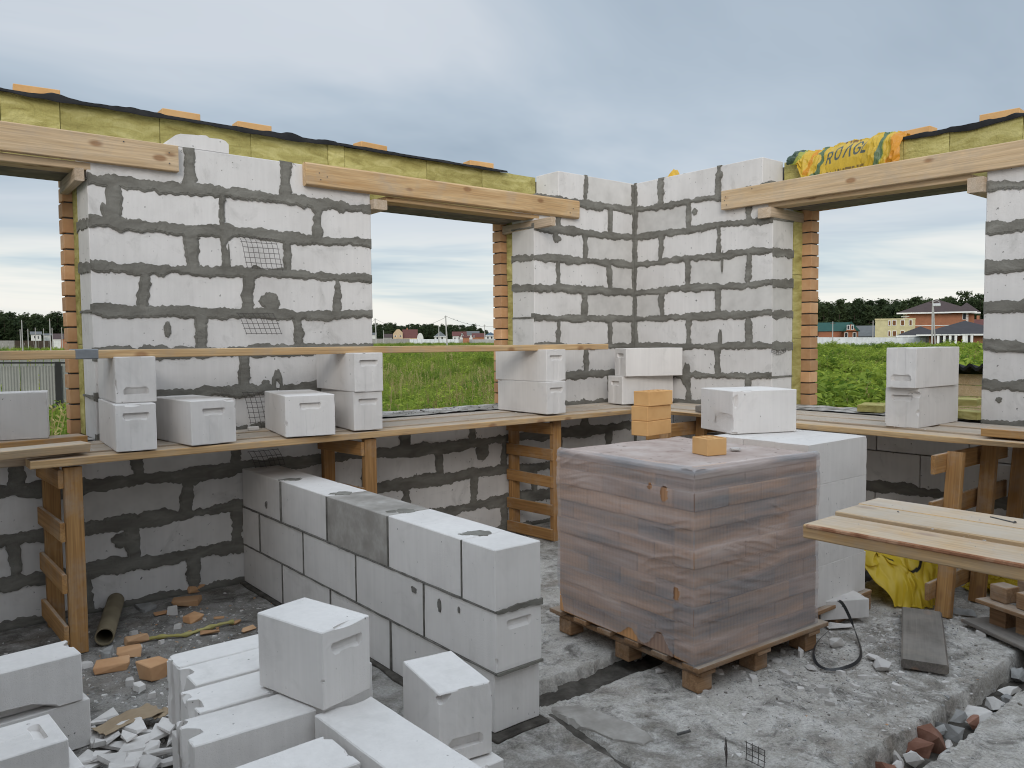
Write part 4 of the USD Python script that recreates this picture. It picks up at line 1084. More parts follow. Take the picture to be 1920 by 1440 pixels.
for k in range(NB):
    z = 0.137 + k * 0.088
    jog = JOGS[k]
    if k % 2 == 0:
        fx = [0.0, 0.238, 0.474, 0.71, BW]; sy = [0.122, 0.36, 0.60, 0.84, 0.955]
    else:
        fx = [0.0, 0.118, 0.36, 0.60, 0.835, BW]; sy = [0.122, 0.24, 0.48, 0.72, 0.955]
    for a, b in zip(fx[:-1], fx[1:]):
        obj('brick', cham(a + 0.0015, b - 0.0015, jog + rnd.uniform(-0.003, 0.003), 0.12, z + 0.001, z + 0.087, 0.003), 'pack_brick', pack)
    for a, b in zip(sy[:-1], sy[1:]):
        obj('brick', cham(jog + rnd.uniform(-0.003, 0.003), 0.12, a + 0.0015, b - 0.0015, z + 0.001, z + 0.087, 0.003), 'pack_brick', pack)
obj('inner_bricks', box(0.122, BW, 0.122, 0.955, 0.138, 1.015), 'pack_brick', pack)
# cover sheet and film
nx = 60
gx, gy = np.meshgrid(np.linspace(-0.006, BW + 0.006, nx), np.linspace(-0.006, 0.965, nx), indexing='ij')
Pn = np.stack([gx, gy, np.zeros_like(gx)], -1)
edge = np.minimum(np.minimum(gx + 0.006, gy + 0.006), np.minimum(BW + 0.006 - gx, 0.965 - gy))
zt = 1.026 + 0.012 * (meshkit.fbm(Pn * 6, 4, 3) - 0.5) - 0.016 * np.exp(-edge / 0.02) + 0.004
vt = np.stack([gx, gy, zt], -1).reshape(-1, 3)
obj('cover_sheet', (np.vstack([vt, vt - [0, 0, 0.004]]), np.vstack([grid(nx, nx), grid(nx, nx)[:, ::-1] + len(vt)])), 'dust_top', pack, smooth=True)
look('dusty_film', {
    'geo': ('geometry', {}),
    'mp': ('mapping', {'mapping_type': 'point', 'rotation': (0.10, -0.09, 0.0), 'scale': (1.5, 1.5, 17.0)}),
    'n': ('noise_texture', {'scale': 1.5, 'detail': 6.0, 'roughness': 0.62, 'distortion': 1.0}),
    'mr': ('map_range', {'from_min': 0.3, 'from_max': 0.75, 'to_min': 0.37, 'to_max': 0.73, 'clamp': True}),
    'mp2': ('mapping', {'mapping_type': 'point', 'rotation': (0.03, -0.03, 0.0), 'scale': (0.8, 0.8, 7.5)}),
    'n2': ('noise_texture', {'scale': 1.6, 'detail': 4.0, 'roughness': 0.55}),
    'cr': ('rgb_ramp', {'ramp': [(0.34, (0.185, 0.195, 0.21)), (0.46, (0.30, 0.285, 0.285)), (0.54, (0.40, 0.33, 0.305)), (0.68, (0.55, 0.47, 0.44))]}),
    'mp3': ('mapping', {'mapping_type': 'point', 'rotation': (0.42, -0.38, 0.0), 'scale': (1.2, 1.2, 60.0)}),
    'n3': ('noise_texture', {'scale': 1.3, 'detail': 5.0, 'roughness': 0.7, 'distortion': 0.4}),
    'c3': ('map_range', {'from_min': 0.60, 'from_max': 0.72, 'to_min': 0.0, 'to_max': 1.0, 'clamp': True}),
    'n4': ('noise_texture', {'scale': 2.2, 'detail': 2.0}), 'c4': ('map_range', {'from_min': 0.48, 'from_max': 0.62, 'to_min': 0.0, 'to_max': 0.55, 'clamp': True}), 'cm': ('math', {'math_type': 'multiply'}),
    'cc': ('mix_color', {'blend_type': 'mix', 'b': (0.68, 0.66, 0.65)}), 'fa': ('math', {'math_type': 'multiply_add', 'value2': 0.4}),
    'tr': ('transparent_bsdf', {'color': (0.93, 0.92, 0.92)}),
    'bm': ('bump', {'strength': 0.30, 'distance': 0.006}),
    'p': ('principled_bsdf', {'roughness': 0.15, 'specular_ior_level': 0.9}),
    'mx': ('mix_closure', {})},
    [('geo.position', 'mp.vector'), ('mp.vector', 'n.vector'), ('n.fac', 'mr.value'), ('cm.value', 'fa.value1'), ('mr.result', 'fa.value3'), ('fa.value', 'mx.fac'), ('geo.position', 'mp2.vector'), ('mp2.vector', 'n2.vector'), ('n2.fac', 'cr.fac'), ('geo.position', 'mp3.vector'), ('mp3.vector', 'n3.vector'), ('n3.fac', 'c3.value'), ('geo.position', 'n4.vector'), ('n4.fac', 'c4.value'), ('c3.result', 'cm.value1'), ('c4.result', 'cm.value2'), ('cm.value', 'cc.fac'), ('cr.color', 'cc.a'), ('cc.result', 'p.base_color'),
     ('n.fac', 'bm.height'), ('bm.normal', 'p.normal'), ('tr.BSDF', 'mx.closure1'), ('p.BSDF', 'mx.closure2')], surface='mx.closure')


def film(face):
    """stretch film over one side: grid with oval holes and a torn lower edge"""
    st = 0.006
    U, Z0, Z1 = (0.960 if face == 'L' else BW + 0.003), 0.118, 1.026
    nu, nz = int(U / st), int((Z1 - Z0) / st)
    u, z = np.meshgrid(np.linspace(-0.011, U, nu), np.linspace(Z0, Z1, nz), indexing='ij')
    P = np.stack([u, z, np.full_like(u, 3.0 if face == 'L' else 8.0)], -1)
    d = 0.010 + 0.005 * (meshkit.fbm(P * [5, 11, 1], 3, 2) - 0.4)
    rid = 1 - np.abs(2 * meshkit.fbm((P + np.stack([z * 0.3, u * 0.28, 0 * u], -1)) * [3, 32, 1], 2, 6) - 1)
    d = d + 0.007 * np.clip(rid - 0.80, 0, 1) / 0.20 * sm(0.45, 0.62, meshkit.fbm(P * [2.2, 3.0, 1], 2, 15))
    jz = np.interp(z, np.ravel([[0.137 + k * 0.088 + 0.012, 0.137 + (k + 1) * 0.088 - 0.006] for k in range(NB)]), np.repeat(JOGS, 2))
    d = 0.011 + (d - 0.011) * sm(-0.008, 0.04, u) - 0.8 * jz
    # bowing away from the top edge (loose film near the cover sheet)
    d = d + 0.004 * np.exp(-((z - 0.97) / 0.02) ** 2) * (0.4 + u)
    keep = np.ones(u.shape, bool)
    if face == 'L':
        for (px, py, ru, rv) in ((1250, 925, 0.021, 0.036), (1271, 1112, 0.016, 0.030), (1222, 911, 0.010, 0.012)):
            w = CAM.copy(); dd = ray(px, py)
            nrm = np.array([ex[0], ex[1], 0]); t = (np.array([A_[0], A_[1], 0]) - CAM) @ nrm / (dd @ nrm)
            hp = CAM + t * dd
            uu = (hp[:2] - A_) @ ey; zz = hp[2]
            q = np.hypot((u - uu) / ru, (z - zz) / rv)
            keep &= q > 0.96
            near = (q > 0.96) & (q < 1.35)
            ang = np.arctan2((z - zz) / rv, (u - uu) / ru)
            k = np.where(near, np.clip((1.35 - q) / 0.39, 0, 1), 0)
            u = np.where(near, u + (uu + ru * np.cos(ang) - u) * 0.5 * (q < 1.15), u)
            z = np.where(near, z + (zz + rv * np.sin(ang) - z) * 0.5 * (q < 1.15), z)
            d = d + 0.010 * k * np.abs(np.sin(ang * 9))
        low = 0.135 + 0.02 * meshkit.fbm(P * [9, 0, 1], 3, 4) + np.where((u > 0.30) & (u < 0.46), 0.0, 0) + 0.09 * np.exp(-((u - 0.20) / 0.055) ** 2) + 0.055 * np.exp(-((u - 0.40) / 0.05) ** 2) + 0.13 * sm(0.90, 0.955, u)
    else:
        low = 0.122 + 0.012 * meshkit.fbm(P * [9, 0, 1], 3, 14)
    keep &= z > low
    if face == 'L':
        v = np.stack([-d, u, z], -1)
    else:
        v = np.stack([u, -d, z], -1)
    f = grid(nu, nz)
    if face == 'L': f = f[:, ::-1]
    f = f[keep.ravel()[f].all(1)]
    used = np.unique(f); remap = np.full(nu * nz, -1); remap[used] = np.arange(len(used))
    return v.reshape(-1, 3)[used], remap[f]


obj('film', film('L'), 'dusty_film', pack, smooth=True)
obj('film', film('F'), 'dusty_film', pack, smooth=True)
# film rolled over the top edge
for face in ('L', 'F'):
    n = 60
    s = np.linspace(-0.012, 0.957 if face == 'L' else BW + 0.002, n)
    prof = [(-0.0125, 0.992), (-0.0135, 1.010), (-0.011, 1.024), (0.002, 1.0335), (0.035, 1.0365), (0.075, 1.0345)]
    V = []
    for si in s:
        fade = 0.25 + 0.75 * (1 - si)
        for (w, z) in prof:
            ww = w * (fade if w > 0 else 1) + 0.002 * (meshkit.noise(np.array([si * 30, w * 40, 1.0])) - 0.5)
            V.append((ww, si, z) if face == 'L' else (si, ww, z))
    f = grid(n, len(prof))
    obj('film', (np.array(V), f if face == 'F' else f[:, ::-1]), 'dusty_film', pack, smooth=True)


# ------------------------------------------------------------------ loose bricks on top
def brick_hollow(L, W, H, seed, holes=True):
    b = m3.Manifold.hull_points(cham(0, L, 0, W, 0, H, 0.003)[0])
    if holes:
        nxh = max(2, int(L / 0.042)); nyh = max(2, int(W / 0.036))
        for i in range(nxh):
            for j in range(nyh):
                cx, cy = L * (i + 0.5) / nxh, W * (j + 0.5) / nyh
                b = b - m3.Manifold.cube((L / nxh - 0.014, W / nyh - 0.014, H + 0.02)).translate((cx - (L / nxh - 0.014) / 2, cy - (W / nyh - 0.014) / 2, 0.012))
    return man(b)


for k, (n, a, L_, W_) in enumerate((((-2.170, -2.072), 95.5, 0.122, 0.25), ((-2.163, -2.066), 96, 0.122, 0.252), ((-2.156, -2.072), 93, 0.12, 0.235))):
    m = tf(brick_hollow(W_, L_, 0.089, k, holes=(k == 2)), RZ(-math.pi / 2))
    m = tf(brick_hollow(W_, L_, 0.089, k, holes=(k == 2)), np.eye(4))
    o = obj('hollow_brick', m, 'yellow_brick', loc=(n[0], n[1], 1.034 + k * 0.0905), rz=math.radians(a - 90))
    tag(o, ('bottom', 'middle', 'top')[k] + ' brick of the three stacked on the wrapped pallet', 'brick', 'three bricks stacked on the pallet')
o = obj('hollow_brick', brick_hollow(0.121, 0.125, 0.087, 9), 'yellow_brick', loc=(-2.572, -2.818, 1.034), rz=math.radians(76 - 90))
tag(o, 'half brick with open holes lying alone on the wrapped pallet', 'brick')
o = obj('block_chip', shard(np.random.default_rng(4), 0.05, 0.03, 0.006), 'chip', loc=(-2.28, -2.78, 1.036))
tag(o, 'flat white chip lying on the wrapped pallet', 'chip')

# ------------------------------------------------------------------ foreground blocks
FG = 'blocks of the foreground heap'
def laid(label, x0, x1, y0, y1, z0, z1, seed, rz=0.0, end=0, chips=6, extra=(), chip_size=0.035, mat='aac'):
    """block on its side: the grip end at x0 (end=0), grip slot upright"""
    L, W, H = x1 - x0, y1 - y0, z1 - z0
    m = aac(L, H, W, seed, chips=chips, chip_size=chip_size, extra=extra)
    m = tf(m, T((0, W, 0)) @ RX(math.pi / 2) )          # (x, y, z) -> (x, W - z, y)
    o = obj('aerated_block', m, mat, smooth=32, loc=(x0, y0, z0), rz=rz)
    return tag(o, label, 'block', FG)


put_block('upright block with a broken grip corner standing on top of the foreground heap', (-4.740, -2.985, 0.455), 104.6, 0.33, 0.203, 0.252, 'R', 21, group=FG, chips=2, chip_size=0.02, extra=[((0.0, 0.08, 0.262), (0.028, 0.09, 0.028))])
put_block('upright block with its grip at the bottom, beside the partition end', (-4.394, -3.12, 0.205), 80.5, 0.322, 0.197, 0.25, 'R', 22, group=FG, upside=True, chips=4, chip_size=0.02, extra=[((0.0, 0.02, 0.02), (0.03, 0.06, 0.02)), ((0.0, 0.1, 0.255), (0.012, 0.06, 0.012))])
laid('rear block of the row lying left of the upright block', -4.985, -4.40, -2.312, -2.172, 0.20, 0.448, 23, extra=[((0.0, 0.06, 0.07), (0.03, 0.4, 0.03))])
laid('middle block of the row lying left of the upright block', -4.985, -4.42, -2.512, -2.325, 0.20, 0.45, 24, extra=[((0.0, 0.26, 0.05), (0.035, 0.12, 0.045))])
laid('third block of the row lying left of the upright block', -5.04, -4.42, -2.722, -2.525, 0.20, 0.446, 25, extra=[((0.0, 0.26, 0.12), (0.04, 0.12, 0.05))])
laid('front block of the row, its chipped end facing left', -5.125, -4.745, -2.935, -2.745, 0.20, 0.450, 26, rz=math.radians(-2), extra=[((0.0, 0.26, 0.10), (0.05, 0.14, 0.045)), ((0.01, 0.1, 0.02), (0.025, 0.4, 0.03))])
m = tf(aac(0.75, 0.25, 0.205, 27, handle=False, chips=7, chip_size=0.03, extra=[((0.0, 0.05, 0.205), (0.03, 0.10, 0.02))]), RZ(-math.pi / 2))
tag(obj('aerated_block', tf(aac(0.75, 0.205, 0.25, 27, handle=False, chips=7, chip_size=0.03, extra=[((0.0, 0.15, 0.25), (0.025, 0.09, 0.02))]), RZ(-math.pi / 2)), 'aac', smooth=32, loc=(-4.762, -2.962, 0.193), rz=math.radians(1.5)), 'long block pointing towards the viewer at the bottom middle of the picture', 'block', FG)
laid('block at the bottom edge of the picture with a broken right corner', -5.41, -4.775, -3.29, -3.085, 0.18, 0.43, 28, chips=4, extra=[((0.64, 0.26, 0.02), (0.03, 0.1, 0.035))])
# lower layer of the heap
for i, (x0, x1, y0, y1, lab) in enumerate(((-5.0, -4.36, -2.50, -2.26, 'lower block carrying the rear of the foreground row'), (-5.02, -4.38, -2.76, -2.53, 'lower block carrying the middle of the foreground row'), (-5.1, -4.47, -3.02, -2.78, 'lower block carrying the front of the foreground row'),
                                           (-4.455, -4.185, -3.20, -2.72, 'block lying flat under the upright block at the partition end'), (-5.05, -4.46, -3.6, -3.06, 'lower block under the long block at the bottom middle'))):
    m = aac(x1 - x0, y1 - y0, 0.192, 40 + i, handle=False, chips=5)
    tag(obj('aerated_block', m, 'aac', smooth=32, loc=(x0, y0, 0.006)), lab, 'block', FG)
LG = 'blocks of the left heap'
m = aac(0.635, 0.20, 0.19, 51, chips=5, handle=False, extra=[((0.24, 0.20, 0.0), (0.17, 0.07, 0.055)), ((0.0, 0.05, 0.18), (0.035, 0.06, 0.03))])
tag(obj('aerated_block', tf(m, RZ(math.pi)), 'aac', smooth=32, loc=(-5.214, -1.575, 0.203), rz=math.radians(5)), 'top block of the left edge pile, an arched recess along its lower side', 'block', LG)
tag(obj('aerated_block', tf(aac(0.635, 0.215, 0.192, 52, chips=6), T((0, 0, 0)) @ RZ(math.pi)), 'aac', smooth=32, loc=(-5.190, -1.55, 0.006), rz=math.radians(5)), 'bottom block of the pile at the left edge', 'block', LG)
m = aac(0.10, 0.25, 0.60, 53, chips=5)
tag(obj('aerated_block', tf(m, RY(math.pi / 2) @ T((-0.10, 0, -0.0))), 'aac', smooth=32, loc=(-5.945, -2.388, 0.216), rz=math.radians(4)), 'thin grooved block piece, grip side up, at the left edge', 'block', LG)
tag(obj('aerated_block', aac(0.66, 0.29, 0.205, 54, chips=6, handle=False), 'aac', smooth=32, loc=(-5.962, -2.40, 0.006), rz=math.radians(4)), 'block under the thin grooved piece at the left edge', 'block', LG)

# ------------------------------------------------------------------ bags, mesh, debris
def colour_mesh(name, v, f, col, material, parent=None, **kw):
    o = obj(name, (v, f), material, parent, smooth=True, **kw)
    pv = UsdGeom.PrimvarsAPI(o).CreatePrimvar('print', Sdf.ValueTypeNames.Color3fArray, 'vertex')
    pv.Set(Vt.Vec3fArray.FromNumpy(np.asarray(col, np.float32)))
    return o


look('bag_film', {
    'a': ('attribute', {'attribute': 'print'}), 'geo': ('geometry', {}),
    'n': ('noise_texture', {'scale': 28.0, 'detail': 5.0, 'roughness': 0.6, 'distortion': 1.0}),
    'bm': ('bump', {'strength': 0.5, 'distance': 0.006}),
    'p': ('principled_bsdf', {'roughness': 0.42, 'specular_ior_level': 0.45}),
    't': ('translucent_bsdf', {}), 'mx': ('mix_closure', {'fac': 0.22})},
    [('a.color', 'p.base_color'), ('a.color', 't.color'), ('geo.position', 'n.vector'), ('n.fac', 'bm.height'), ('bm.normal', 'p.normal'), ('p.BSDF', 'mx.closure1'), ('t.BSDF', 'mx.closure2')], surface='mx.closure')


def print_mask(text, nu, nv, u0, v0, height, slant=0.0, bold=True):
    """raster of a word as a (nu, nv) mask; u to the right, v upwards, both 0..1 over a patch of aspect asp"""
    m = meshkit.text_mesh(text, 1.0, 0.01, bold)
    return m


def word_at(text, U, Vv, u0, v0, h, slant=0.0):
    """True where the point (U, Vv) in metres lies on the lettering"""
    m = meshkit.text_mesh(text, h, 0.01, True)
    tri = np.asarray(m.vertices)[np.asarray(m.faces)]
    flat = tri[(np.abs(tri[:, :, 2]) < 1e-6).all(1)][:, :, :2]
    area = so.unary_union([sg.Polygon(t).buffer(1e-5) for t in flat])
    x = U - u0 - slant * (Vv - v0); y = Vv - v0
    return shapely.contains_xy(area, x.ravel(), y.ravel()).reshape(U.shape)


def ridged(P, o, seed):
    return 1 - np.abs(2 * meshkit.fbm(P, o, seed) - 1)


# bag lying over the insulation at the left end of the right window head
nu, nv = 420, 170
s, t = np.meshgrid(np.linspace(0, 1, nu), np.linspace(0, 1, nv), indexing='ij')
yb = -1.50 - 0.93 * s
LEN = 0.93
prof_w = np.interp(t, [0, 0.25, 0.42, 0.55, 0.75, 1.0], [0.50, 0.42, 0.36, 0.285, 0.262, 0.245])
front_h = np.interp(s, [0, 0.10, 0.16, 0.22, 0.5, 0.8, 0.9, 1.0], [3.06, 3.05, 2.90, 2.875, 2.872, 2.875, 2.89, 2.93])
top_h = np.interp(s, [0, 0.08, 0.2, 0.3, 0.45, 0.72, 0.82, 0.92, 1.0], [3.125, 3.165, 3.135, 3.15, 3.185, 3.175, 3.17, 3.16, 3.135])
zb = np.where(t < 0.42, 3.118 + (top_h - 3.118) * sm(0.0, 0.42, t), top_h + (front_h - top_h) * sm(0.36, 1.0, t) ** 0.9)
P = np.stack([s * LEN, t * 0.42, np.zeros_like(s)], -1)
calm = np.exp(-((s - 0.52) / 0.20) ** 4) * sm(0.30, 0.42, t)
amp = 1 - 0.80 * calm
tw = np.stack([P[..., 0] + 0.35 * P[..., 1], P[..., 1] - 0.25 * P[..., 0], P[..., 2]], -1)
fold = ridged(tw * [10, 5, 1], 3, 4) - 0.6
fold2 = ridged(tw * [26, 12, 1] + 9, 3, 8) - 0.6
off = amp * (0.062 * fold + 0.028 * fold2)
bulge = 0.05 * np.sin(np.pi * np.clip((t - 0.35) / 0.65, 0, 1)) * (0.6 + 0.5 * meshkit.fbm(P * 4, 3, 12))
xb_ = prof_w - np.where(t > 0.35, np.abs(off) * 0.9 + bulge * 0.7, 0)
zb = zb + np.where(t < 0.6, np.maximum(off, -0.01) * 0.9 * (1 - sm(0.5, 0.6, t)), 0.25 * off)
yb = yb + 0.25 * off
v = np.stack([xb_, yb, zb], -1).reshape(-1, 3)
YEL, GRN, DGR, ORG, LIM = (0.60, 0.40, 0.035), (0.10, 0.16, 0.075), (0.05, 0.085, 0.055), (0.62, 0.265, 0.015), (0.33, 0.36, 0.06)
col = np.empty((nu, nv, 3)); col[:] = YEL
wob_ = 0.10 * (meshkit.fbm(P * 5, 3, 30) - 0.5)
ss = s + wob_ + 0.18 * (t - 0.6)
col[(ss < 0.085)] = DGR
col[(ss > 0.085) & (ss < 0.11)] = LIM
wv = meshkit.fbm(P * [7, 7, 1], 3, 44) - 0.5
col[(ss + 0.16 * wv > 0.17) & (ss + 0.16 * wv < 0.225) & (t < 0.8)] = ORG
col[(ss - 0.20 * wv > 0.255) & (ss - 0.20 * wv < 0.292)] = GRN
col[(ss + 0.22 * wv > 0.79) & (ss + 0.22 * wv < 0.845)] = GRN
col[(ss + 0.22 * wv > 0.845) & (ss + 0.22 * wv < 0.862)] = LIM
col[(ss + 0.25 * wv > 0.935)] = ORG
col[(t > 0.90) & (s > 0.33) & (s < 0.75) & (meshkit.fbm(P * 12, 2, 3) > 0.55)] = GRN
U = s * LEN; Vv = (1 - t) * 0.42
word = word_at('R', U, Vv, 0.320, 0.135, 0.062, 0.3) | word_at('O', U, Vv, 0.385, 0.145, 0.066, 0.3) | word_at('\u039b', U, Vv, 0.470, 0.150, 0.070, 0.3) | word_at('GL', U, Vv, 0.542, 0.155, 0.068, 0.25)
col[word] = (0.085, 0.105, 0.09)
small = (np.abs(Vv - (0.085 + 0.03 * (U - 0.3))) < 0.006) & (U > 0.32) & (U < 0.68) & (meshkit.noise(np.stack([U * 130, 0 * U, 0 * U], -1), 3) > 0.42)
col[small] = (0.20, 0.13, 0.04)
small2 = (np.abs(Vv - 0.238) < 0.010) & (U > 0.44) & (U < 0.62) & (meshkit.noise(np.stack([U * 90 + Vv * 40, 0 * U, 0 * U], -1), 8) > 0.5)
col[small2] = (0.24, 0.13, 0.03)
o = colour_mesh('plastic_bag', v, grid(nu, nv), col.reshape(-1, 3), 'bag_film')
tag(o, 'crumpled yellow printed wrapping bag lying on top of the right wall insulation', 'bag', None)
# small scrap of the same film by the corner
nu2, nv2 = 40, 24
s2, t2 = np.meshgrid(np.linspace(0, 1, nu2), np.linspace(0, 1, nv2), indexing='ij')
P2 = np.stack([s2, t2, 0 * s2], -1)
hh = 0.085 * np.exp(-((s2 - 0.14) / 0.10) ** 2) * sm(0.15, 0.6, t2)
v = np.stack([0.06 + 0.14 * t2 + 0.02 * ridged(P2 * 5, 2, 3), -0.30 - 0.36 * s2 + 0.01 * meshkit.fbm(P2 * 7, 2, 1), 3.121 + hh + 0.016 * ridged(P2 * [7, 4, 1], 2, 5)], -1).reshape(-1, 3)
c2 = np.empty((nu2 * nv2, 3)); c2[:] = (0.62, 0.38, 0.03); c2[(s2.ravel() > 0.42)] = (0.10, 0.13, 0.06); c2[(s2.ravel() > 0.6) & (t2.ravel() > 0.6)] = (0.5, 0.4, 0.06)
tag(colour_mesh('film_scrap', v, grid(nu2, nv2), c2, 'bag_film'), 'small yellow film scrap on the wall top beside the inner corner', 'film scrap')


def heap_bag(name, cx, cy, rx, ry, h, seed, marks, label, peak=(0, 0)):
    """slack plastic bag: a sheet thrown in sharp folds over a low tent"""
    n = 150
    a, b = np.meshgrid(np.linspace(-1, 1, n), np.linspace(-1, 1, n), indexing='ij')
    P = np.stack([a, b, np.full_like(a, seed)], -1)
    r = np.hypot(a - peak[0], b - peak[1])
    w = P + 0.5 * np.stack([meshkit.fbm(P * 1.3 + 3, 2, 1), meshkit.fbm(P * 1.3 + 8, 2, 2), 0 * a], -1)
    f1 = ridged(w * [1.5, 1.0, 1], 2, 3); f2 = ridged(w * [2.6, 3.4, 1] + 5, 3, 5); f3 = ridged(w * [7, 6, 1] + 2, 2, 9)
    env = np.clip(1.12 - r ** 1.3, 0, 1) ** 0.6
    z = h * env * (0.25 + 0.62 * f1 ** 1.5 + 0.36 * f2 + 0.10 * f3)
    x = cx + rx * a * (0.72 + 0.4 * meshkit.fbm(P * 1.5, 3, 1)) + 0.10 * (f2 - 0.6) + 0.05 * (f3 - 0.6)
    y = cy + ry * b * (0.72 + 0.4 * meshkit.fbm(P * 1.5 + 5, 3, 1)) + 0.10 * (meshkit.fbm(P * 3 + 9, 3, 2) - 0.5) + 0.05 * (f3 - 0.6)
    z = np.maximum(z, 0.003) + 0.012
    col = np.empty((n, n, 3)); col[:] = (0.66, 0.47, 0.035)
    q = meshkit.fbm(P * [2.6, 2.6, 1] + 20, 2, 11); q2 = meshkit.fbm(P * [3.5, 3.5, 1] + 2, 2, 4)
    col[(np.abs(q - 0.5) < marks) & (q2 > 0.5)] = (0.015, 0.014, 0.012)
    keep = (r < 1.12).ravel()
    f = grid(n, n); f = f[keep[f].all(1)]
    used = np.unique(f); rem = np.full(n * n, -1); rem[used] = np.arange(len(used))
    o = colour_mesh(name, np.stack([x, y, z], -1).reshape(-1, 3)[used], rem[f], col.reshape(-1, 3)[used], 'bag_film')
    return tag(o, label, 'bag')


g0 = on(2, 0.02, 1690, 1140); g1 = on(2, 0.02, 1640, 1105)
heap_bag('plastic_bag', -0.80, -2.90, 0.36, 0.42, 0.40, 3.0, 0.035, 'yellow plastic bag with black marks heaped on the floor beside the tall block stack', (-0.1, 0.25))
heap_bag('plastic_bag', -0.30, -3.35, 0.16, 0.20, 0.12, 8.0, 0.0, 'small yellow plastic scrap on the floor behind the trestle')


def wire_mesh(name, mp, nu_, nv_, cell, seed, label, curl, parent=None):
    """welded mesh cut-off: two sets of wires on a curled sheet; mp maps (u, v, depth) to the world"""
    t = thing(name, label, 'wire mesh', group='mesh cut-offs hanging from the left wall joints' if 'hanging' in label else None)
    r = np.random.default_rng(seed)
    def sheet(u, v):
        return mp(u + 0.012 * math.sin(v * 9 + seed), v, curl(u, v) + 0.004 * math.sin(u * 21 + seed))
    for i in range(nu_ + 1):
        u = i * cell; e0, e1 = -r.uniform(0, 0.35) * cell, (nv_ + r.uniform(0.1, 0.5)) * cell
        obj('wire', tube([sheet(u, q) for q in np.linspace(max(e0, 0), e1, 9)], 0.0017, 4), 'steel_wire', t)
    for j in range(nv_ + 1):
        w = j * cell + 0.004
        obj('wire', tube([sheet(q, w) for q in np.linspace(-r.uniform(0.05, 0.3) * cell, (nu_ + r.uniform(0.05, 0.3)) * cell, 9)], 0.0017, 4), 'steel_wire', t)
    return t


for i, (px, py, nu_, nv_, lab, sl) in enumerate(((447, 443, 7, 6, 'uppermost wire mesh piece hanging from a mortar joint of the left wall', 0.22), (447, 586, 7, 4, 'second wire mesh piece hanging from a mortar joint, just above the long plank', 0.3),
                                            (458, 735, 5, 8, 'wire mesh piece hanging between two blocks on the left shelf', 0.06), (466, 846, 6, 3, 'wire mesh piece hanging in the shade below the left shelf', 0.18))):
    p = on(1, -0.02, px, py)
    wire_mesh('wire_mesh', lambda u, v, d, p=p, sl=sl: (p[0] + u + sl * v, -0.022 - d, p[2] - v), nu_, nv_, 0.034 if i != 2 else 0.033, 3 + i, lab, lambda u, v: 0.05 * (1 - math.exp(-v / 0.03)) + 0.02 * v)
p = on(0, -0.01, 1450, 655)
wire_mesh('wire_mesh', lambda u, v, d, p=p: (-0.015 - 0.15 * d + u * 1.0, -1.53 - 0.35 * v * 0, p[2] - 0.012 * math.sin(u * 20) - v * 0.4 - d), 6, 2, 0.034, 11, 'wire mesh edge sticking out of a joint at the right window jamb', lambda u, v: 0.02 * v)
for i, (px, py) in enumerate(((1362, 1440), (1432, 1442))):
    p = on(2, 0.01, px, py)
    a = 0.6 + i
    wire_mesh('wire_mesh', lambda u, v, d, p=p, a=a: (p[0] + u * math.cos(a) - d, p[1] + u * math.sin(a) - d * 0.3, p[2] + v), 3, 3, 0.026, 21 + i, ('left', 'right')[i] + ' of two small wire mesh tips standing up from the floor at the bottom edge', lambda u, v: 0.25 * v * v / 0.1)

# cardboard tube, plank, strap, board scraps
pa, pb = on(2, 0.05, 196, 1196), on(2, 0.05, 217, 1128)
r_out, r_in = 0.048, 0.041
L = float(np.linalg.norm(pb - pa)); k = 28
th_ = np.linspace(0, 2 * math.pi, k, endpoint=False)
rings = [(0, r_out), (L, r_out), (L, r_in), (0, r_in)]
v = np.array([[x, r_ * math.cos(a), r_ * math.sin(a)] for x, r_ in rings for a in th_]); f = []
for i in range(4):
    for j in range(k):
        p, q = i * k + j, i * k + (j + 1) % k; p2, q2 = ((i + 1) % 4) * k + j, ((i + 1) % 4) * k + (j + 1) % k
        f += [[p, q, q2], [p, q2, p2]]
ang = math.atan2(pb[1] - pa[1], pb[0] - pa[0])
tag(obj('cardboard_tube', (v, np.array(f)), 'tube_card', smooth=40, loc=(pa[0], pa[1], 0.056), rz=ang), 'brown cardboard tube lying on the floor below the left shelf', 'tube')
pa, pb = on(2, 0.02, 1734, 1256), on(2, 0.02, 1728, 1154)
board('old_plank', (pa[0], pa[1], 0.012), (pb[0], pb[1], 0.012), 0.205, 0.045, 90, 'pine_old', tags=('short weathered grey plank lying on the floor in front of the yellow bag', 'plank'), c=0.008)
sp = [(1572, 1127, 0.22), (1590, 1150, 0.13), (1604, 1185, 0.03), (1613, 1212, 0.006), (1612, 1232, 0.004), (1590, 1250, 0.004), (1560, 1258, 0.004), (1535, 1250, 0.004), (1526, 1232, 0.005), (1530, 1210, 0.03), (1545, 1190, 0.05), (1556, 1180, 0.04)]
pts = np.array([on(2, z + 0.012, x, y) for x, y, z in sp])
from scipy.interpolate import splprep, splev
tck, _ = splprep(pts.T, s=0.0008); cv = np.array(splev(np.linspace(0, 1, 70), tck)).T
tg = np.gradient(cv, axis=0); tg /= np.linalg.norm(tg, axis=1, keepdims=True)
sd = np.cross(tg, [0, 0, 1.0]); sd /= np.linalg.norm(sd, axis=1, keepdims=True)
wv = np.cross(sd, tg) * 0.75 + sd * 0.65; wv /= np.linalg.norm(wv, axis=1, keepdims=True)
nn = np.cross(tg, wv)
V = np.concatenate([np.stack([c + a_ * 0.008 * w_ + b_ * 0.0008 * n_ for a_, b_ in ((-1, -1), (1, -1), (1, 1), (-1, 1))]) for c, w_, n_ in zip(cv, wv, nn)])
F = []
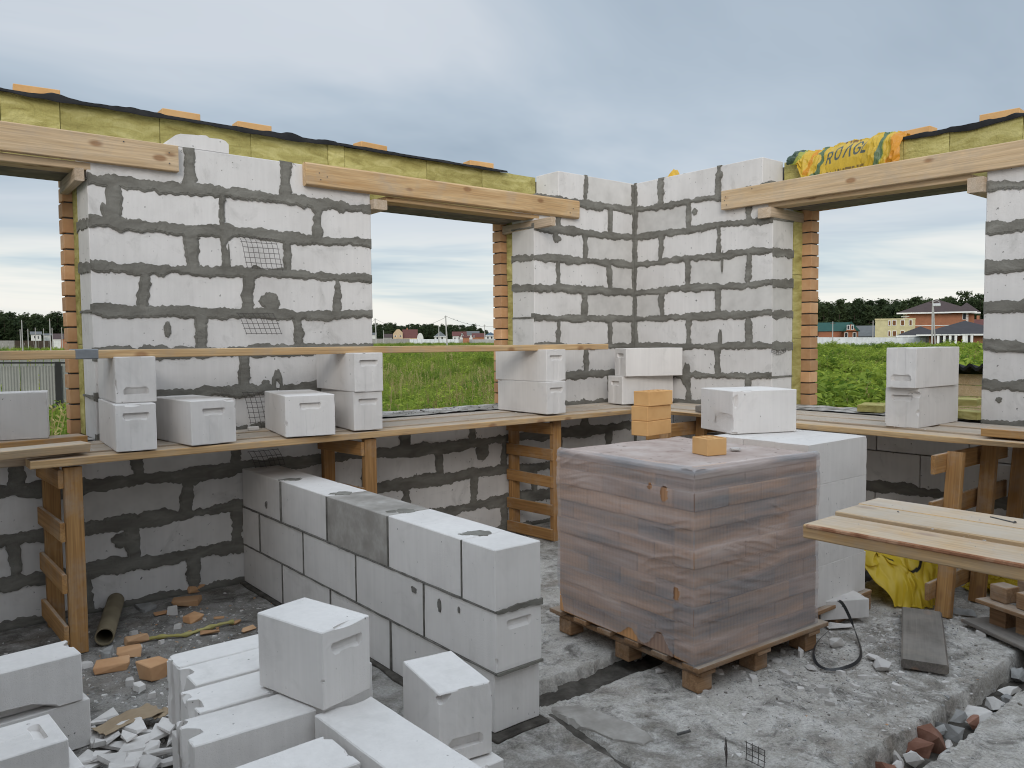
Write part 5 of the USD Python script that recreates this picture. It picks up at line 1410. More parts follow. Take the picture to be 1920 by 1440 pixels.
for i in range(len(cv) - 1):
    for k in range(4):
        p, q = i * 4 + k, i * 4 + (k + 1) % 4
        F += [[p, p + 4, q + 4], [p, q + 4, q]]
V[:, 2] = np.maximum(V[:, 2], 0.012)
tag(obj('packing_strap', (V, np.array(F)), 'strap_plastic', smooth=True), 'black plastic packing strap curled in a loop on the floor right of the brick pallet', 'strap')

FR = np.random.default_rng(99)
def chunk(name, px, py, sx, sy, sz, material, label, cat, group=None, kind='rock', rz=None, z=None, tilt=0.0, n=13):
    z0 = 0.004
    p = on(2, 0.0, px, py)
    zz = float(floor_z(np.array([p[0]]), np.array([p[1]]))[0]) if z is None else z
    p = on(2, zz, px, py)
    if name == 'brick_fragment':
        j_ = random.Random(int(px * 7 + py)); m = cham(-sx, sx, -sy, sy, 0, 2 * sz, 0.004, 0.011 if sx > 0.03 else 0.004, j_)
    else:
        m = rock(FR, sx, sy, sz, n) if kind == 'rock' else shard(FR, sx, sy, sz)
    a = FR.uniform(0, 6.28) if rz is None else rz
    M4 = T((p[0], p[1], zz - 0.3 * abs(sz) * 0.3)) @ RZ(a) @ RX(tilt)
    return tag(obj(name, m, material, mat4=M4), label, cat, group)


# block fragments that can be pointed at
tag(obj('aerated_block', aac(0.30, 0.21, 0.11, 61, handle=False, chips=7, chip_size=0.03), 'aac', smooth=32, loc=(*on(2, 0.03, 1538, 1166)[:2], 0.035), rz=math.radians(-30)), 'cut block piece lying in front of the tall stack under the strap end', 'block')
for px, py, sx, sy, sz, lab in ((1575, 1178, .10, .05, .022, 'long flat white fragment under the cut block piece'), (1566, 1213, .055, .05, .045, 'pale triangular fragment inside the strap loop'), (1640, 1240, .05, .03, .02, 'small white fragment right of the strap loop'),
                                (1652, 1255, .062, .05, .03, 'white fragment with a square face nearest the grey plank'), (1237, 1262, .030, .022, .016, 'white fragment by the pallet foot'), (1404, 1213, .035, .03, .032, 'white fragment leaning at the pallet edge'),
                                (1705, 1240, .03, .02, .012, 'little white flake beside the grey plank'), (1520, 1255, .04, .03, .012, 'flat flake left of the strap loop')):
    chunk('block_fragment', px, py, sx, sy, sz, 'chip', lab, 'fragment')
# heap of shards at the bottom left
GS = 'white shards heaped on the floor between the block heaps'
shards = [(200, 1345, .075, .05, .014), (180, 1358, .05, .035, .012), (215, 1372, .085, .04, .013), (250, 1362, .06, .05, .012), (232, 1398, .10, .045, .016), (262, 1392, .08, .06, .015), (292, 1375, .07, .05, .014), (310, 1362, .06, .03, .012), (172, 1392, .04, .035, .02), (190, 1398, .035, .03, .022),
          (175, 1420, .08, .05, .016), (215, 1428, .07, .055, .018), (255, 1420, .075, .055, .016), (300, 1410, .06, .06, .018), (280, 1432, .08, .04, .014), (232, 1436, .05, .05, .014), (318, 1430, .05, .04, .016), (162, 1438, .06, .04, .014), (200, 1380, .05, .035, .012), (240, 1380, .045, .03, .012), (315, 1390, .05, .035, .012),
          (170, 1375, .045, .03, .02), (285, 1400, .05, .04, .014), (190, 1412, .045, .03, .012), (268, 1376, .04, .03, .012)]
for i, (px, py, a, b, c) in enumerate(shards):
    chunk('block_shard', px, py, a * 1.45, b * 1.3, c * 0.5, 'chip', 'flat white block shard lying in the heap between the two foreground block heaps', 'shard', GS, 'shard', z=0.015 + 0.012 * (i % 4), tilt=FR.uniform(-0.25, 0.25))
for px, py, a, b, c, lab in ((205, 1232, .085, .05, .022, 'long grey white shard behind the two brick bits on the left'), (158, 1250, .05, .04, .012, 'white shard beside the left block pile'), (245, 1283, .05, .03, .018, 'white shard in front of the brick half'), (262, 1293, .04, .035, .016, 'smaller white shard in front of the brick half'),
                             (268, 1142, .13, .07, .012, 'big grey slab leaning at the wall foot behind the cardboard tube'), (325, 1152, .04, .04, .03, 'small white lump near the brick debris'), (335, 1178, .03, .022, .016, 'white lump by the insulation strip'), (250, 1190, .03, .02, .012, 'white flake beside the tube'), (303, 1207, .025, .02, .012, 'white flake left of the insulation strip'), (286, 1308, .03, .02, .014, 'white flake in the trodden dust left of the row')):
    chunk('block_fragment', px, py, a, b, c, 'chip' if 'grey' not in lab else 'grey_chip', lab, 'fragment', kind='shard', tilt=FR.uniform(-0.1, 0.1))
# orange brick bits
for px, py, sx, sy, sz, lab in ((350, 1132, .075, .06, .016, 'broken orange brick slab leaning at the wall foot'), (364, 1108, .055, .045, .025, 'ribbed orange brick piece at the wall foot'), (362, 1164, .05, .03, .02, 'orange brick bit before the leaning slab'), (305, 1152, .04, .022, .012, 'small orange brick bit near the tube'), (255, 1205, .055, .032, .022, 'orange brick bit right of the cardboard tube'),
                                (245, 1230, .055, .028, .02, 'orange brick bit on the grey shard'), (209, 1258, .075, .038, .024, 'large orange brick bit left of the row'), (290, 1270, .055, .05, .045, 'orange brick half standing behind the row'), (393, 1190, .045, .018, .01, 'orange brick sliver by the insulation strip'), (443, 1169, .03, .014, .008, 'orange brick sliver right end of the insulation strip'), (465, 1183, .035, .012, .008, 'orange brick sliver behind the upright block'), (410, 1160, .03, .012, .006, 'thin orange brick sliver on the floor')):
    chunk('brick_fragment', px, py, sx, sy, sz, 'orange_brick', lab, 'brick bit', rz=FR.uniform(-0.5, 0.7), n=20)
for i in range(3):
    p = on(2, 0.0, 365, 1112)
    obj('brick_rib', cham(-0.05, 0.05, -0.014, 0.014, 0, 0.01, 0.002), 'orange_brick', loc=(p[0], p[1] + 0.01, 0.05 + 0.017 * i), rz=-0.2) if False else None
# strip of insulation on the floor, brown paper
sp = np.array([on(2, 0.015, x, y) for x, y in ((275, 1198), (310, 1194), (345, 1190), (375, 1180), (410, 1172), (438, 1166))])
n = 60; tt = np.linspace(0, 1, n); cx_ = np.interp(tt, np.linspace(0, 1, 6), sp[:, 0]); cy_ = np.interp(tt, np.linspace(0, 1, 6), sp[:, 1])
tag(obj('insulation_strip', tube(np.stack([cx_, cy_, 0.014 + 0.004 * np.sin(tt * 9)], 1), 0.007 + 0.008 * np.abs(np.sin(tt * 11) * np.sin(tt * 23 + 1)), 7), 'insulation', smooth=True), 'thin yellow green strip of insulation on the floor below the left shelf', 'insulation strip')
def paper(cx, cy, rx, ry, seed, label, material='brown_card', rz=0.0, lift=0.03):
    n = 26; a, b = np.meshgrid(np.linspace(-1, 1, n), np.linspace(-1, 1, n), indexing='ij')
    P = np.stack([a, b, np.full_like(a, seed)], -1)
    x = rx * a * (1 + 0.35 * (meshkit.fbm(P * 1.7, 3, 1) - 0.5)); y = ry * b * (1 + 0.35 * (meshkit.fbm(P * 1.7 + 4, 3, 1) - 0.5))
    z = 0.02 + lift * meshkit.fbm(P * 1.4 + 2, 3, 5)
    v = np.stack([x, y, z], -1).reshape(-1, 3)
    v2 = v.copy(); v2[:, 2] -= 0.002
    return tag(obj('paper_scrap', (np.vstack([v, v2]), np.vstack([grid(n, n), grid(n, n)[:, ::-1] + len(v)])), material, smooth=True, loc=(cx, cy, 0.012), rz=rz), label, 'paper')
p = on(2, 0.04, 240, 1356)
paper(p[0], p[1], 0.13, 0.06, 1.0, 'torn brown paper lying on the white shards', rz=0.3, lift=0.05)
p = on(2, 0.03, 305, 1345)
paper(p[0], p[1], 0.04, 0.03, 2.0, 'small torn brown paper scrap right of the larger one', rz=0.5)
# rubble in the channel on the right
RB = [(1634, 1417, .05, .035, .05, 'chip', 'white lump at the left end of the rubble channel'), (1663, 1432, .07, .05, .05, 'red_brick', 'red brick lump at the bottom edge of the rubble channel'), (1689, 1436, .035, .03, .03, 'chip', 'small white lump right of the bottom red brick'), (1690, 1409, .075, .035, .04, 'chip', 'long white lump in the rubble channel'), (1715, 1420, .05, .035, .035, 'chip', 'white wedge in the rubble channel'),
      (1714, 1394, .075, .055, .06, 'red_brick', 'dark red brick lump with a strap over it'), (1751, 1383, .085, .06, .07, 'red_brick', 'pinkish brick half in the rubble channel'), (1778, 1386, .035, .022, .018, 'chip', 'white flake on the pinkish brick half'), (1783, 1360, .095, .06, .055, 'grey_chip', 'grey concrete lump in the rubble channel'), (1818, 1349, .07, .04, .035, 'red_brick', 'small red brick bit in the rubble channel'),
      (1833, 1322, .11, .085, .04, 'chip', 'big white broken block plate in the rubble channel'), (1862, 1310, .075, .045, .06, 'chip', 'white broken plate standing in the rubble channel'), (1891, 1300, .06, .04, .04, 'grey_chip', 'brownish lump in the rubble channel'), (1896, 1288, .08, .035, .03, 'chip', 'white plate piece at the right of the rubble channel'), (1791, 1333, .07, .04, .05, 'grey_chip', 'grey lump against the edge of the rubble channel'),
      (1913, 1262, .05, .04, .05, 'grey_chip', 'grey lump at the right picture edge in the channel'), (1765, 1362, .04, .03, .03, 'grey_chip', 'small grey chip left of the grey concrete lump')]
for px, py, a, b, c, mt, lab in RB:
    p = on(2, -0.05, px, py)
    m = rock(FR, a, b, c, 11)
    tag(obj('rubble_lump', m, mt, mat4=T((p[0], p[1], -0.115 if c > 0.036 else -0.085)) @ RZ(FR.uniform(0, 6.28)) @ RX(FR.uniform(-0.3, 0.3))), lab, 'rubble')
tag(obj('brick_fragment', rock(FR, .05, .04, .04), 'red_brick', loc=(*on(2, -0.08, 1163, 1260)[:2], -0.12)), 'reddish lump in the channel under the brick pallet', 'rubble')
tag(obj('steel_pin', tube([(0, 0, 0), (0.06, 0, 0.004)], 0.006, 7), 'nail_steel', loc=(*on(2, 0.02, 1270, 1375)[:2], 0.016), rz=-0.35), 'short steel pin lying on the bare floor', 'pin')

# timber odds and ends at the right edge
pa, pb = on(2, 0.2, 1842, 1112), on(2, 0.2, 1918, 1138)
sc = thing('broken_pallet', 'broken pallet with blocks on its board at the right edge', 'pallet')
d_ = (pb - pa); d_[2] = 0; e_ = pa + d_ * 2.6
board('deck_board', (pa[0], pa[1], 0.155), (e_[0], e_[1], 0.155), 0.10, 0.022, 301, 'pallet_wood', sc)
q_ = np.array([-d_[1], d_[0], 0]); q_ /= np.linalg.norm(q_)
for s_ in (0.18, 0.30):
    board('deck_board', (pa[0] + q_[0] * s_, pa[1] + q_[1] * s_, 0.155), (e_[0] + q_[0] * s_, e_[1] + q_[1] * s_, 0.155), 0.10, 0.022, 302, 'pallet_wood', sc)
for t_ in (0.35, 1.0, 1.7):
    for s_ in (0.06, 0.26):
        c_ = pa + d_ * t_ + q_ * s_
        obj('foot_block', cham(-0.05, 0.05, -0.05, 0.05, 0, 0.085, 0.004), 'pallet_wood', sc, loc=(c_[0], c_[1], 0.178), rz=math.atan2(d_[1], d_[0]))
        obj('foot_block', cham(-0.05, 0.05, -0.05, 0.05, 0, 0.145, 0.004), 'pallet_wood', sc, loc=(c_[0], c_[1], 0.008), rz=math.atan2(d_[1], d_[0]))
pa, pb = on(2, 0.02, 1835, 1165), on(2, 0.02, 1920, 1205)
board('old_board', (pa[0], pa[1], 0.02), (pa[0] + (pb[0] - pa[0]) * 3, pa[1] + (pb[1] - pa[1]) * 3, 0.035), 0.22, 0.02, 310, 'pine_old', tags=('thin grey brown board lying on the floor at the right edge', 'board'))
tag(obj('flat_stone', shard(FR, 0.11, 0.10, 0.02), 'grey_chip', loc=(*on(2, 0.02, 1805, 1150)[:2], 0.012)), 'flat grey slab cracked at one side, right of the leaning trestle', 'slab')
# insulation offcuts on the right sill
for (px, py, L_, W_, H_, rz, lab) in ((1638, 768, 0.32, 0.18, 0.05, 0.3, 'insulation offcut left of the block pair on the right window sill'), (1808, 768, 0.25, 0.20, 0.05, 0.2, 'insulation offcut right of the block pair on the right window sill'), (1820, 782, 0.26, 0.18, 0.05, 1.2, 'lower insulation offcut beside the right window jamb')):
    p = on(2, 1.065, px, py)
    tag(obj('insulation_offcut', slab(-L_ / 2, L_ / 2, -W_ / 2, W_ / 2, 0, H_, px * 0.1), 'insulation', smooth=40, loc=(p[0], p[1], 1.058 if px != 1808 else 1.10), rz=rz), lab, 'insulation')
tag(obj('block_chip', cham(-0.035, 0.035, -0.02, 0.02, 0, 0.025, 0.004), 'chip', loc=(*on(2, 1.06, 475, 803)[:2], 1.047), rz=-0.2), 'small white chip on the left shelf below the hanging mesh', 'chip')
tag(obj('tape_patch', cham(-0.065, 0.065, -0.084, 0.084, -0.0265, 0.0265, 0.006), 'black_membrane', loc=(-4.965, -0.47, 1.5685)), 'dark grey tape wrapped round the long plank', 'tape') if False else None
gt = cham(-0.06, 0.055, -0.0835, 0.0835, -0.027, 0.0265, 0.005)
plain('grey_tape', [(0.3, (0.16, 0.17, 0.18)), (0.7, (0.24, 0.25, 0.26))], scale=8, rough=0.5, bump=0.3, rand=0.02)
tag(obj('tape_patch', gt, 'grey_tape', loc=(-4.895, -0.47, 1.5675), rz=0.0), 'grey tape wrapped round the long plank at its left', 'tape')

# crumbs and dust too small to count
crumbs, fr = [], np.random.default_rng(5)
def scatter(nc, sampler, smin, smax, material, name, label, cat, zc=None):
    parts = []
    x, y = sampler(nc)
    z = floor_z(x, y) if zc is None else np.full(nc, zc)
    for i in range(nc):
        s_ = smin * (smax / smin) ** (fr.random() ** 2.2)
        v, f = shard(fr, s_, s_ * fr.uniform(0.5, 1), s_ * fr.uniform(0.12, 0.38))
        a = fr.uniform(0, 6.28); c, s2 = math.cos(a), math.sin(a)
        v = np.stack([v[:, 0] * c - v[:, 1] * s2 + x[i], v[:, 0] * s2 + v[:, 1] * c + y[i], v[:, 2] + z[i] - 0.1 * s_], 1)
        parts.append((v, f))
    tag(obj(name, cat_(*parts), material), label, cat, kind='stuff')
def clusters(centres, yk=0.7):
    cs = np.array(centres, float); w = cs[:, 3] / cs[:, 3].sum()
    def f(n):
        k = fr.choice(len(cs), n, p=w)
        return cs[k, 0] + cs[k, 2] * fr.normal(size=n), cs[k, 1] + cs[k, 2] * yk * fr.normal(size=n)
    return f
floor_c = [(-1.75, -3.2, .30, 3), (-2.1, -3.35, .35, 4), (-1.3, -3.2, .35, 3), (-2.6, -3.3, .25, 2), (-1.6, -3.6, .4, 2.5), (-4.75, -1.0, .40, 3), (-4.7, -1.6, .35, 3), (-4.4, -0.5, .3, 2), (-4.95, -1.9, .25, 3), (-0.9, -3.5, .3, 1.5), (-3.3, -2.3, .3, 1.2), (-2.9, -3.5, .4, 1.5), (-3.1, -1.6, 0.5, 1.2), (-2.4, -4.0, 0.5, 1.5)]
scatter(2600, clusters(floor_c), 0.003, 0.020, 'chip', 'rubble_crumbs', 'white block crumbs strewn over the concrete floor', 'crumbs')
scatter(2400, clusters(floor_c), 0.003, 0.012, 'grey_chip', 'rubble_crumbs', 'grey mortar crumbs strewn over the concrete floor', 'crumbs')
scatter(90, clusters([(-4.7, -1.0, .3, 2), (-4.4, -0.6, .25, 2), (-2.3, -3.9, .4, 1)]), 0.006, 0.018, 'orange_brick', 'rubble_crumbs', 'orange brick crumbs on the floor', 'crumbs')
scatter(2600, clusters([(-2.3, -3.25, .35, 3), (-1.8, -3.3, .35, 3), (-2.7, -3.45, .4, 2), (-1.3, -3.4, .4, 2), (-4.7, -1.2, .45, 3)]), 0.002, 0.007, 'pine_old', 'rubble_crumbs', 'fine dark grit on the dusty floor', 'grit')
scatter(420, clusters([(-4.75, -0.9, .45, 3), (-4.6, -1.5, .4, 3), (-1.5, -3.3, .5, 2), (-2.6, -3.2, .3, 1.5)]), 0.004, 0.016, 'pine_old', 'rubble_crumbs', 'dark wood splinters and scraps on the floor', 'crumbs')
scatter(260, clusters([(-1.6, -3.885, .5, 2), (-2.4, -3.885, .4, 2), (-3.2, -2.58, 0.25, 1), (-2.7, -2.58, .2, 1)], 0.09), 0.010, 0.035, 'grey_chip', 'channel_rubble', 'grey gravel and rubble filling the floor channels', 'rubble')

def strip(x0, x1, y0, y1):
    return lambda n: (fr.uniform(x0, x1, n), fr.uniform(y0, y1, n))
scatter(260, strip(-5.0, -0.6, -0.66, -0.08), 0.002, 0.009, 'chip', 'shelf_crumbs', 'white crumbs on the planks of the left scaffold shelf', 'crumbs', 1.0475)
scatter(160, strip(-5.0, -0.6, -0.66, -0.08), 0.002, 0.008, 'grey_chip', 'shelf_crumbs', 'grey crumbs on the planks of the left scaffold shelf', 'crumbs', 1.0475)
scatter(160, strip(-0.70, -0.08, -4.0, -0.9), 0.002, 0.009, 'chip', 'shelf_crumbs', 'white crumbs on the planks of the right scaffold shelf', 'crumbs', 1.0425)
scatter(160, strip(-2.85, -1.3, 0.02, 0.40), 0.003, 0.014, 'pine_old', 'shelf_crumbs', 'dark crumbs on the sill of the middle window', 'crumbs', 1.052)
scatter(70, strip(-3.42, -3.0, -4.6, -3.9), 0.002, 0.006, 'chip', 'shelf_crumbs', 'white crumbs on the plank bench', 'crumbs', 1.026)
# white fragments strewn over the right part of the floor
FG2 = np.random.default_rng(77)
frag_px = [(1420, 1192), (1445, 1200), (1440, 1218), (1470, 1222), (1500, 1228), (1455, 1240), (1380, 1252), (1352, 1262), (1300, 1270), (1287, 1277), (1306, 1290), (1322, 1298), (1310, 1308), (1395, 1262), (1412, 1275), (1430, 1290), (1470, 1262), (1482, 1268), (1510, 1275), (1500, 1290), (1525, 1285), (1540, 1296), (1560, 1302),
           (1640, 1160), (1660, 1170), (1668, 1180), (1655, 1192), (1672, 1200), (1630, 1200), (1680, 1165), (1690, 1262), (1715, 1252), (1745, 1236), (1792, 1268), (1770, 1280), (1680, 1290), (1640, 1298), (1600, 1285), (1620, 1270), (1575, 1262), (1590, 1305), (1555, 1320), (1500, 1310), (1460, 1320), (1700, 1300), (1660, 1320),
           (1840, 1190), (1860, 1178), (1805, 1182), (1820, 1200), (1880, 1230), (1850, 1240), (1798, 1222), (1610, 1320), (1720, 1322), (1440, 1345), (1530, 1345), (1395, 1345)]
for px, py in frag_px:
    p = on(2, 0.004, px, py)
    zz = float(floor_z(np.array([p[0]]), np.array([p[1]]))[0])
    a_ = FG2.uniform(0.013, 0.036) * (1.25 if py < 1300 else 0.8)
    m = shard(FG2, a_, a_ * FG2.uniform(0.5, 0.9), a_ * FG2.uniform(0.22, 0.5))
    tag(obj('block_fragment', m, 'chip', mat4=T((p[0], p[1], zz - 0.1 * a_)) @ RZ(FG2.uniform(0, 6.28)) @ RX(FG2.uniform(-0.2, 0.2))), 'small white block fragment lying on the dusty floor right of the brick pallet', 'fragment', 'small white fragments strewn right of the brick pallet')
# trowelled mortar skim beside the floor groove
sk = np.array([on(2, 0.0, *q)[:2] for q in ((1036, 1330), (1075, 1326), (1130, 1345), (1180, 1362), (1222, 1390), (1205, 1398), (1150, 1392), (1100, 1366), (1062, 1352))])
g = sg.Polygon(sk).buffer(0.01).buffer(-0.005)
nsk = m3.Manifold(m3.Mesh(np.asarray(trimesh.creation.extrude_polygon(g, 0.012, engine='earcut').vertices, np.float32), np.asarray(trimesh.creation.extrude_polygon(g, 0.012, engine='earcut').faces, np.uint32))).refine_to_length(0.03)
v, f = man(nsk)
v[:, :2] += 0.02 * np.stack([meshkit.fbm(v * 14, 3, 1) - 0.5, meshkit.fbm(v * 14 + 7, 3, 2) - 0.5], 1)
v[:, 2] += floor_z(v[:, 0], v[:, 1]) - 0.004
tag(obj('mortar_skim', (v, f), 'aac_grey', smooth=40), 'thin grey trowelled mortar patch on the floor beside the groove', 'mortar patch')

# ------------------------------------------------------------------ background: village, fences, poles
def flat_mat(name, col, rough=0.8, var=0.12, scale=1.5, spec=0.2):
    plain(name, [(0.3, tuple(c * (1 - var) for c in col)), (0.7, tuple(min(1, c * (1 + var)) for c in col))], scale=scale, rough=rough, bump=0.2, bscale=6, bdist=0.02, rand=0.03, spec=spec)


for nme, c in dict(wall_red=(0.30, 0.12, 0.065), wall_brick=(0.34, 0.15, 0.085), wall_yellow=(0.52, 0.46, 0.26), wall_peach=(0.50, 0.37, 0.24), wall_white=(0.60, 0.59, 0.56), wall_grey=(0.36, 0.35, 0.33), roof_green=(0.022, 0.075, 0.062), roof_dark=(0.045, 0.042, 0.045),
                   roof_brown=(0.065, 0.045, 0.042), roof_maroon=(0.115, 0.045, 0.038), roof_grey=(0.12, 0.125, 0.125), roof_blue=(0.07, 0.10, 0.13), trim_white=(0.72, 0.71, 0.68), pane_dark=(0.03, 0.032, 0.036), frame_brown=(0.16, 0.07, 0.03),
                   concrete_pole=(0.36, 0.35, 0.33), metal_white=(0.60, 0.61, 0.61), metal_grey=(0.27, 0.27, 0.245), rail_dark=(0.03, 0.03, 0.028), fence_grey=(0.28, 0.265, 0.24), bark_dark=(0.06, 0.045, 0.032)).items():
    flat_mat(nme, c)


def frame_at(px, d, py=640, face=None):
    """ground point under the pixel column at distance d, and the yaw that turns local -y towards the camera"""
    w = far(px, py, d); g = np.array([w[0], w[1], float(ground_z(np.array([d]))[0])])
    yaw = math.atan2(w[1] - CAM[1], w[0] - CAM[0]) - math.pi / 2
    return g, yaw


def M_per_px(d):
    return d / FPX


def gable(x0, x1, y0, y1, z0, z1, axis='x', over=0.3):
    """gable roof prism; ridge along the axis"""
    if axis == 'x':
        ym = (y0 + y1) / 2
        v = np.array([[x0 - over, y0 - over, z0], [x1 + over, y0 - over, z0], [x1 + over, y1 + over, z0], [x0 - over, y1 + over, z0], [x0 - over, ym, z1], [x1 + over, ym, z1]], float)
        f = [[0, 1, 5], [0, 5, 4], [2, 3, 4], [2, 4, 5], [1, 2, 5], [3, 0, 4], [0, 3, 2], [0, 2, 1]]
    else:
        xm = (x0 + x1) / 2
        v = np.array([[x0 - over, y0 - over, z0], [x1 + over, y0 - over, z0], [x1 + over, y1 + over, z0], [x0 - over, y1 + over, z0], [xm, y0 - over, z1], [xm, y1 + over, z1]], float)
        f = [[0, 4, 5], [0, 5, 3], [1, 2, 5], [1, 5, 4], [0, 1, 4], [2, 3, 5], [0, 3, 2], [0, 2, 1]]
    return v, np.array(f)


def hip(x0, x1, y0, y1, z0, z1, over=0.5):
    w = (y1 - y0) / 2; ym = (y0 + y1) / 2
    if x1 - x0 > y1 - y0:
        r0, r1 = (x0 + w, ym), (x1 - w, ym)
    else:
        w2 = (x1 - x0) / 2; r0 = r1 = ((x0 + x1) / 2, ym)
    v = np.array([[x0 - over, y0 - over, z0], [x1 + over, y0 - over, z0], [x1 + over, y1 + over, z0], [x0 - over, y1 + over, z0], [*r0, z1], [*r1, z1]], float)
    f = [[0, 1, 5], [0, 5, 4], [1, 2, 5], [2, 3, 4], [2, 4, 5], [3, 0, 4], [0, 3, 2], [0, 2, 1]]
    return v, np.array(f)


def house(label, px0, px1, d, y_eave, depth, wall, roof, y_ridge=None, kind='gable', axis='x', turn=0.0, windows=(), name='house', over=0.3, win_mat='pane_dark', gablewall=True, group='houses of the far village'):
    """a building between two pixel columns at distance d; eave and ridge heights from pixel rows"""
    pm = (px0 + px1) / 2
    g, yaw = frame_at(pm, d)
    W = (px1 - px0) * M_per_px(d)
    hz = 639 - 0.0086 * (pm - 960)
    zt = lambda y: CAM[2] + (hz - y) * M_per_px(d)
    he = zt(y_eave) - g[2]
    t = thing(name, label, 'house', tuple(g), yaw + turn, group)
    x0, x1 = -W / 2, W / 2
    obj('wall', box(x0, x1, 0, depth, -0.5, he), wall, t)
    if kind != 'flat':
        hr = zt(y_ridge) - g[2]
        if kind == 'gable':
            rf_ = obj('roof', gable(x0, x1, 0, depth, he + 0.01, hr, axis, over), roof, t)
            if axis == 'x' and W > 6:
                obj('chimney', box(x0 + 0.27 * W, x0 + 0.27 * W + 0.5, depth / 2 - 0.2, depth / 2 + 0.3, hr - 0.6, hr + 0.7), 'wall_brick', rf_)
            if axis == 'y' and gablewall:
                obj('gable_wall', gable(x0, x1, -0.0, depth, he + 0.005, hr - 0.25, 'y', 0.0 + 0.001), wall, t)
                v, f = gable(x0 + 0.3, x1 - 0.3, 0, 0.2, he + 0.02, hr - 0.45, 'y', 0.0)
                v[:, 1] -= over + 0.11
                obj('gable_wall', (v, f), wall, t)
            if axis == 'x':
                pass
        else:
            obj('roof', hip(x0, x1, 0, depth, he + 0.01, hr, over), roof, t)
            obj('eave_board', box(x0 - over - 0.02, x1 + over + 0.02, -over - 0.05, -over - 0.02, he - 0.22, he), 'trim_white', t)
    else:
        obj('parapet', box(x0 - 0.05, x1 + 0.05, -0.06, depth, he + 0.003, he + 0.22), wall, t)
    for (wx, wy0, wy1, ww, *mt) in windows:
        cx = (wx - pm) * M_per_px(d); hw = ww * M_per_px(d) / 2
        za, zb_ = zt(wy1) - g[2], zt(wy0) - g[2]
        yf = -over - 0.12 if (kind == 'gable' and axis == 'y' and zb_ > he) else -0.0
        w_ = obj('window', box(cx - hw - 0.08, cx + hw + 0.08, yf - 0.06, yf + 0.02, za - 0.08, zb_ + 0.08), mt[0] if mt else 'trim_white', t)
        obj('pane', box(cx - hw, cx + hw, yf - 0.075, yf - 0.062, za, zb_), win_mat, w_)
    return t


D = 150
house('brick house with a green gable roof, left in the right window', 1538, 1586, D, 622, 9, 'wall_red', 'roof_green', 606, 'gable', 'x', group=None)
house('red brick gable end with two upper windows, joined to the green roofed house', 1584, 1607, D - 2, 622, 8, 'wall_red', 'roof_green', 605, 'gable', 'y', windows=((1591, 612, 619, 3), (1597.5, 612, 619, 3), (1588, 625, 632, 4), (1601, 625, 632, 4)), group=None)
house('low dark roofed house between the green roof and the yellow shell', 1608, 1648, D + 10, 631, 9, 'wall_grey', 'roof_grey', 612, 'gable', 'x', group=None)
house('yellow two storey house shell without a roof, in the right window', 1647, 1708, D - 10, 603, 10, 'wall_yellow', None, kind='flat', windows=((1669, 605, 612, 2.6), (1676.5, 604, 612, 4.6), (1689, 604, 612, 4.6), (1701, 604, 612, 3.6), (1669, 622, 630, 2.6), (1677, 622, 630, 4.6), (1689, 622, 630, 4.6)), win_mat='frame_brown', group=None)
t = house('large two storey brick house with a dark brown hip roof, in the right window', 1708, 1800, D, 591, 12, 'wall_brick', 'roof_brown', 567, 'hip', over=1.2, windows=((1801 - 6, 594, 603, 4),), group=None)
g, yaw = frame_at(1754, D)
k = M_per_px(D)
zt = lambda y, px=1754: CAM[2] + (639 - 0.0086 * (px - 960) - y) * k - g[2]
for i in range(7):
    for sx in (-1, 1):
        obj('quoin', box(sx * 46 * k - 0.5 * (i % 2 + 1) * 0.6, sx * 46 * k + 0.05 if sx > 0 else sx * 46 * k + 0.35 + 0.3 * (i % 2), -0.06, 0.02, zt(595 + i * 3.0), zt(593.2 + i * 3.0)), 'trim_white', t)
obj('belt_course', box(-46 * k, 46 * k, -0.08, 0.02, zt(613.5), zt(612.3)), 'trim_white', t)
house('brick bay at the right end of the large brick house', 1800, 1822, D + 3, 592, 10, 'wall_brick', 'roof_brown', 574, 'hip', over=0.9, windows=((1801.5, 594, 603, 3.5), (1811, 594, 603, 3)), group=None)
house('low annex with a dark hip roof in front of the large brick house', 1698, 1752, D - 14, 629, 9, 'wall_grey', 'roof_dark', 613.5, 'hip', over=0.8, group=None)
house('garage with a dark hip roof behind white fence columns', 1757, 1860, D - 18, 627, 12, 'wall_brick', 'roof_dark', 604, 'hip', over=1.6, group=None)
house('distant maroon roof right of the large brick house', 1818, 1880, D + 30, 616, 10, 'wall_brick', 'roof_maroon', 602, 'gable', 'x', group=None)


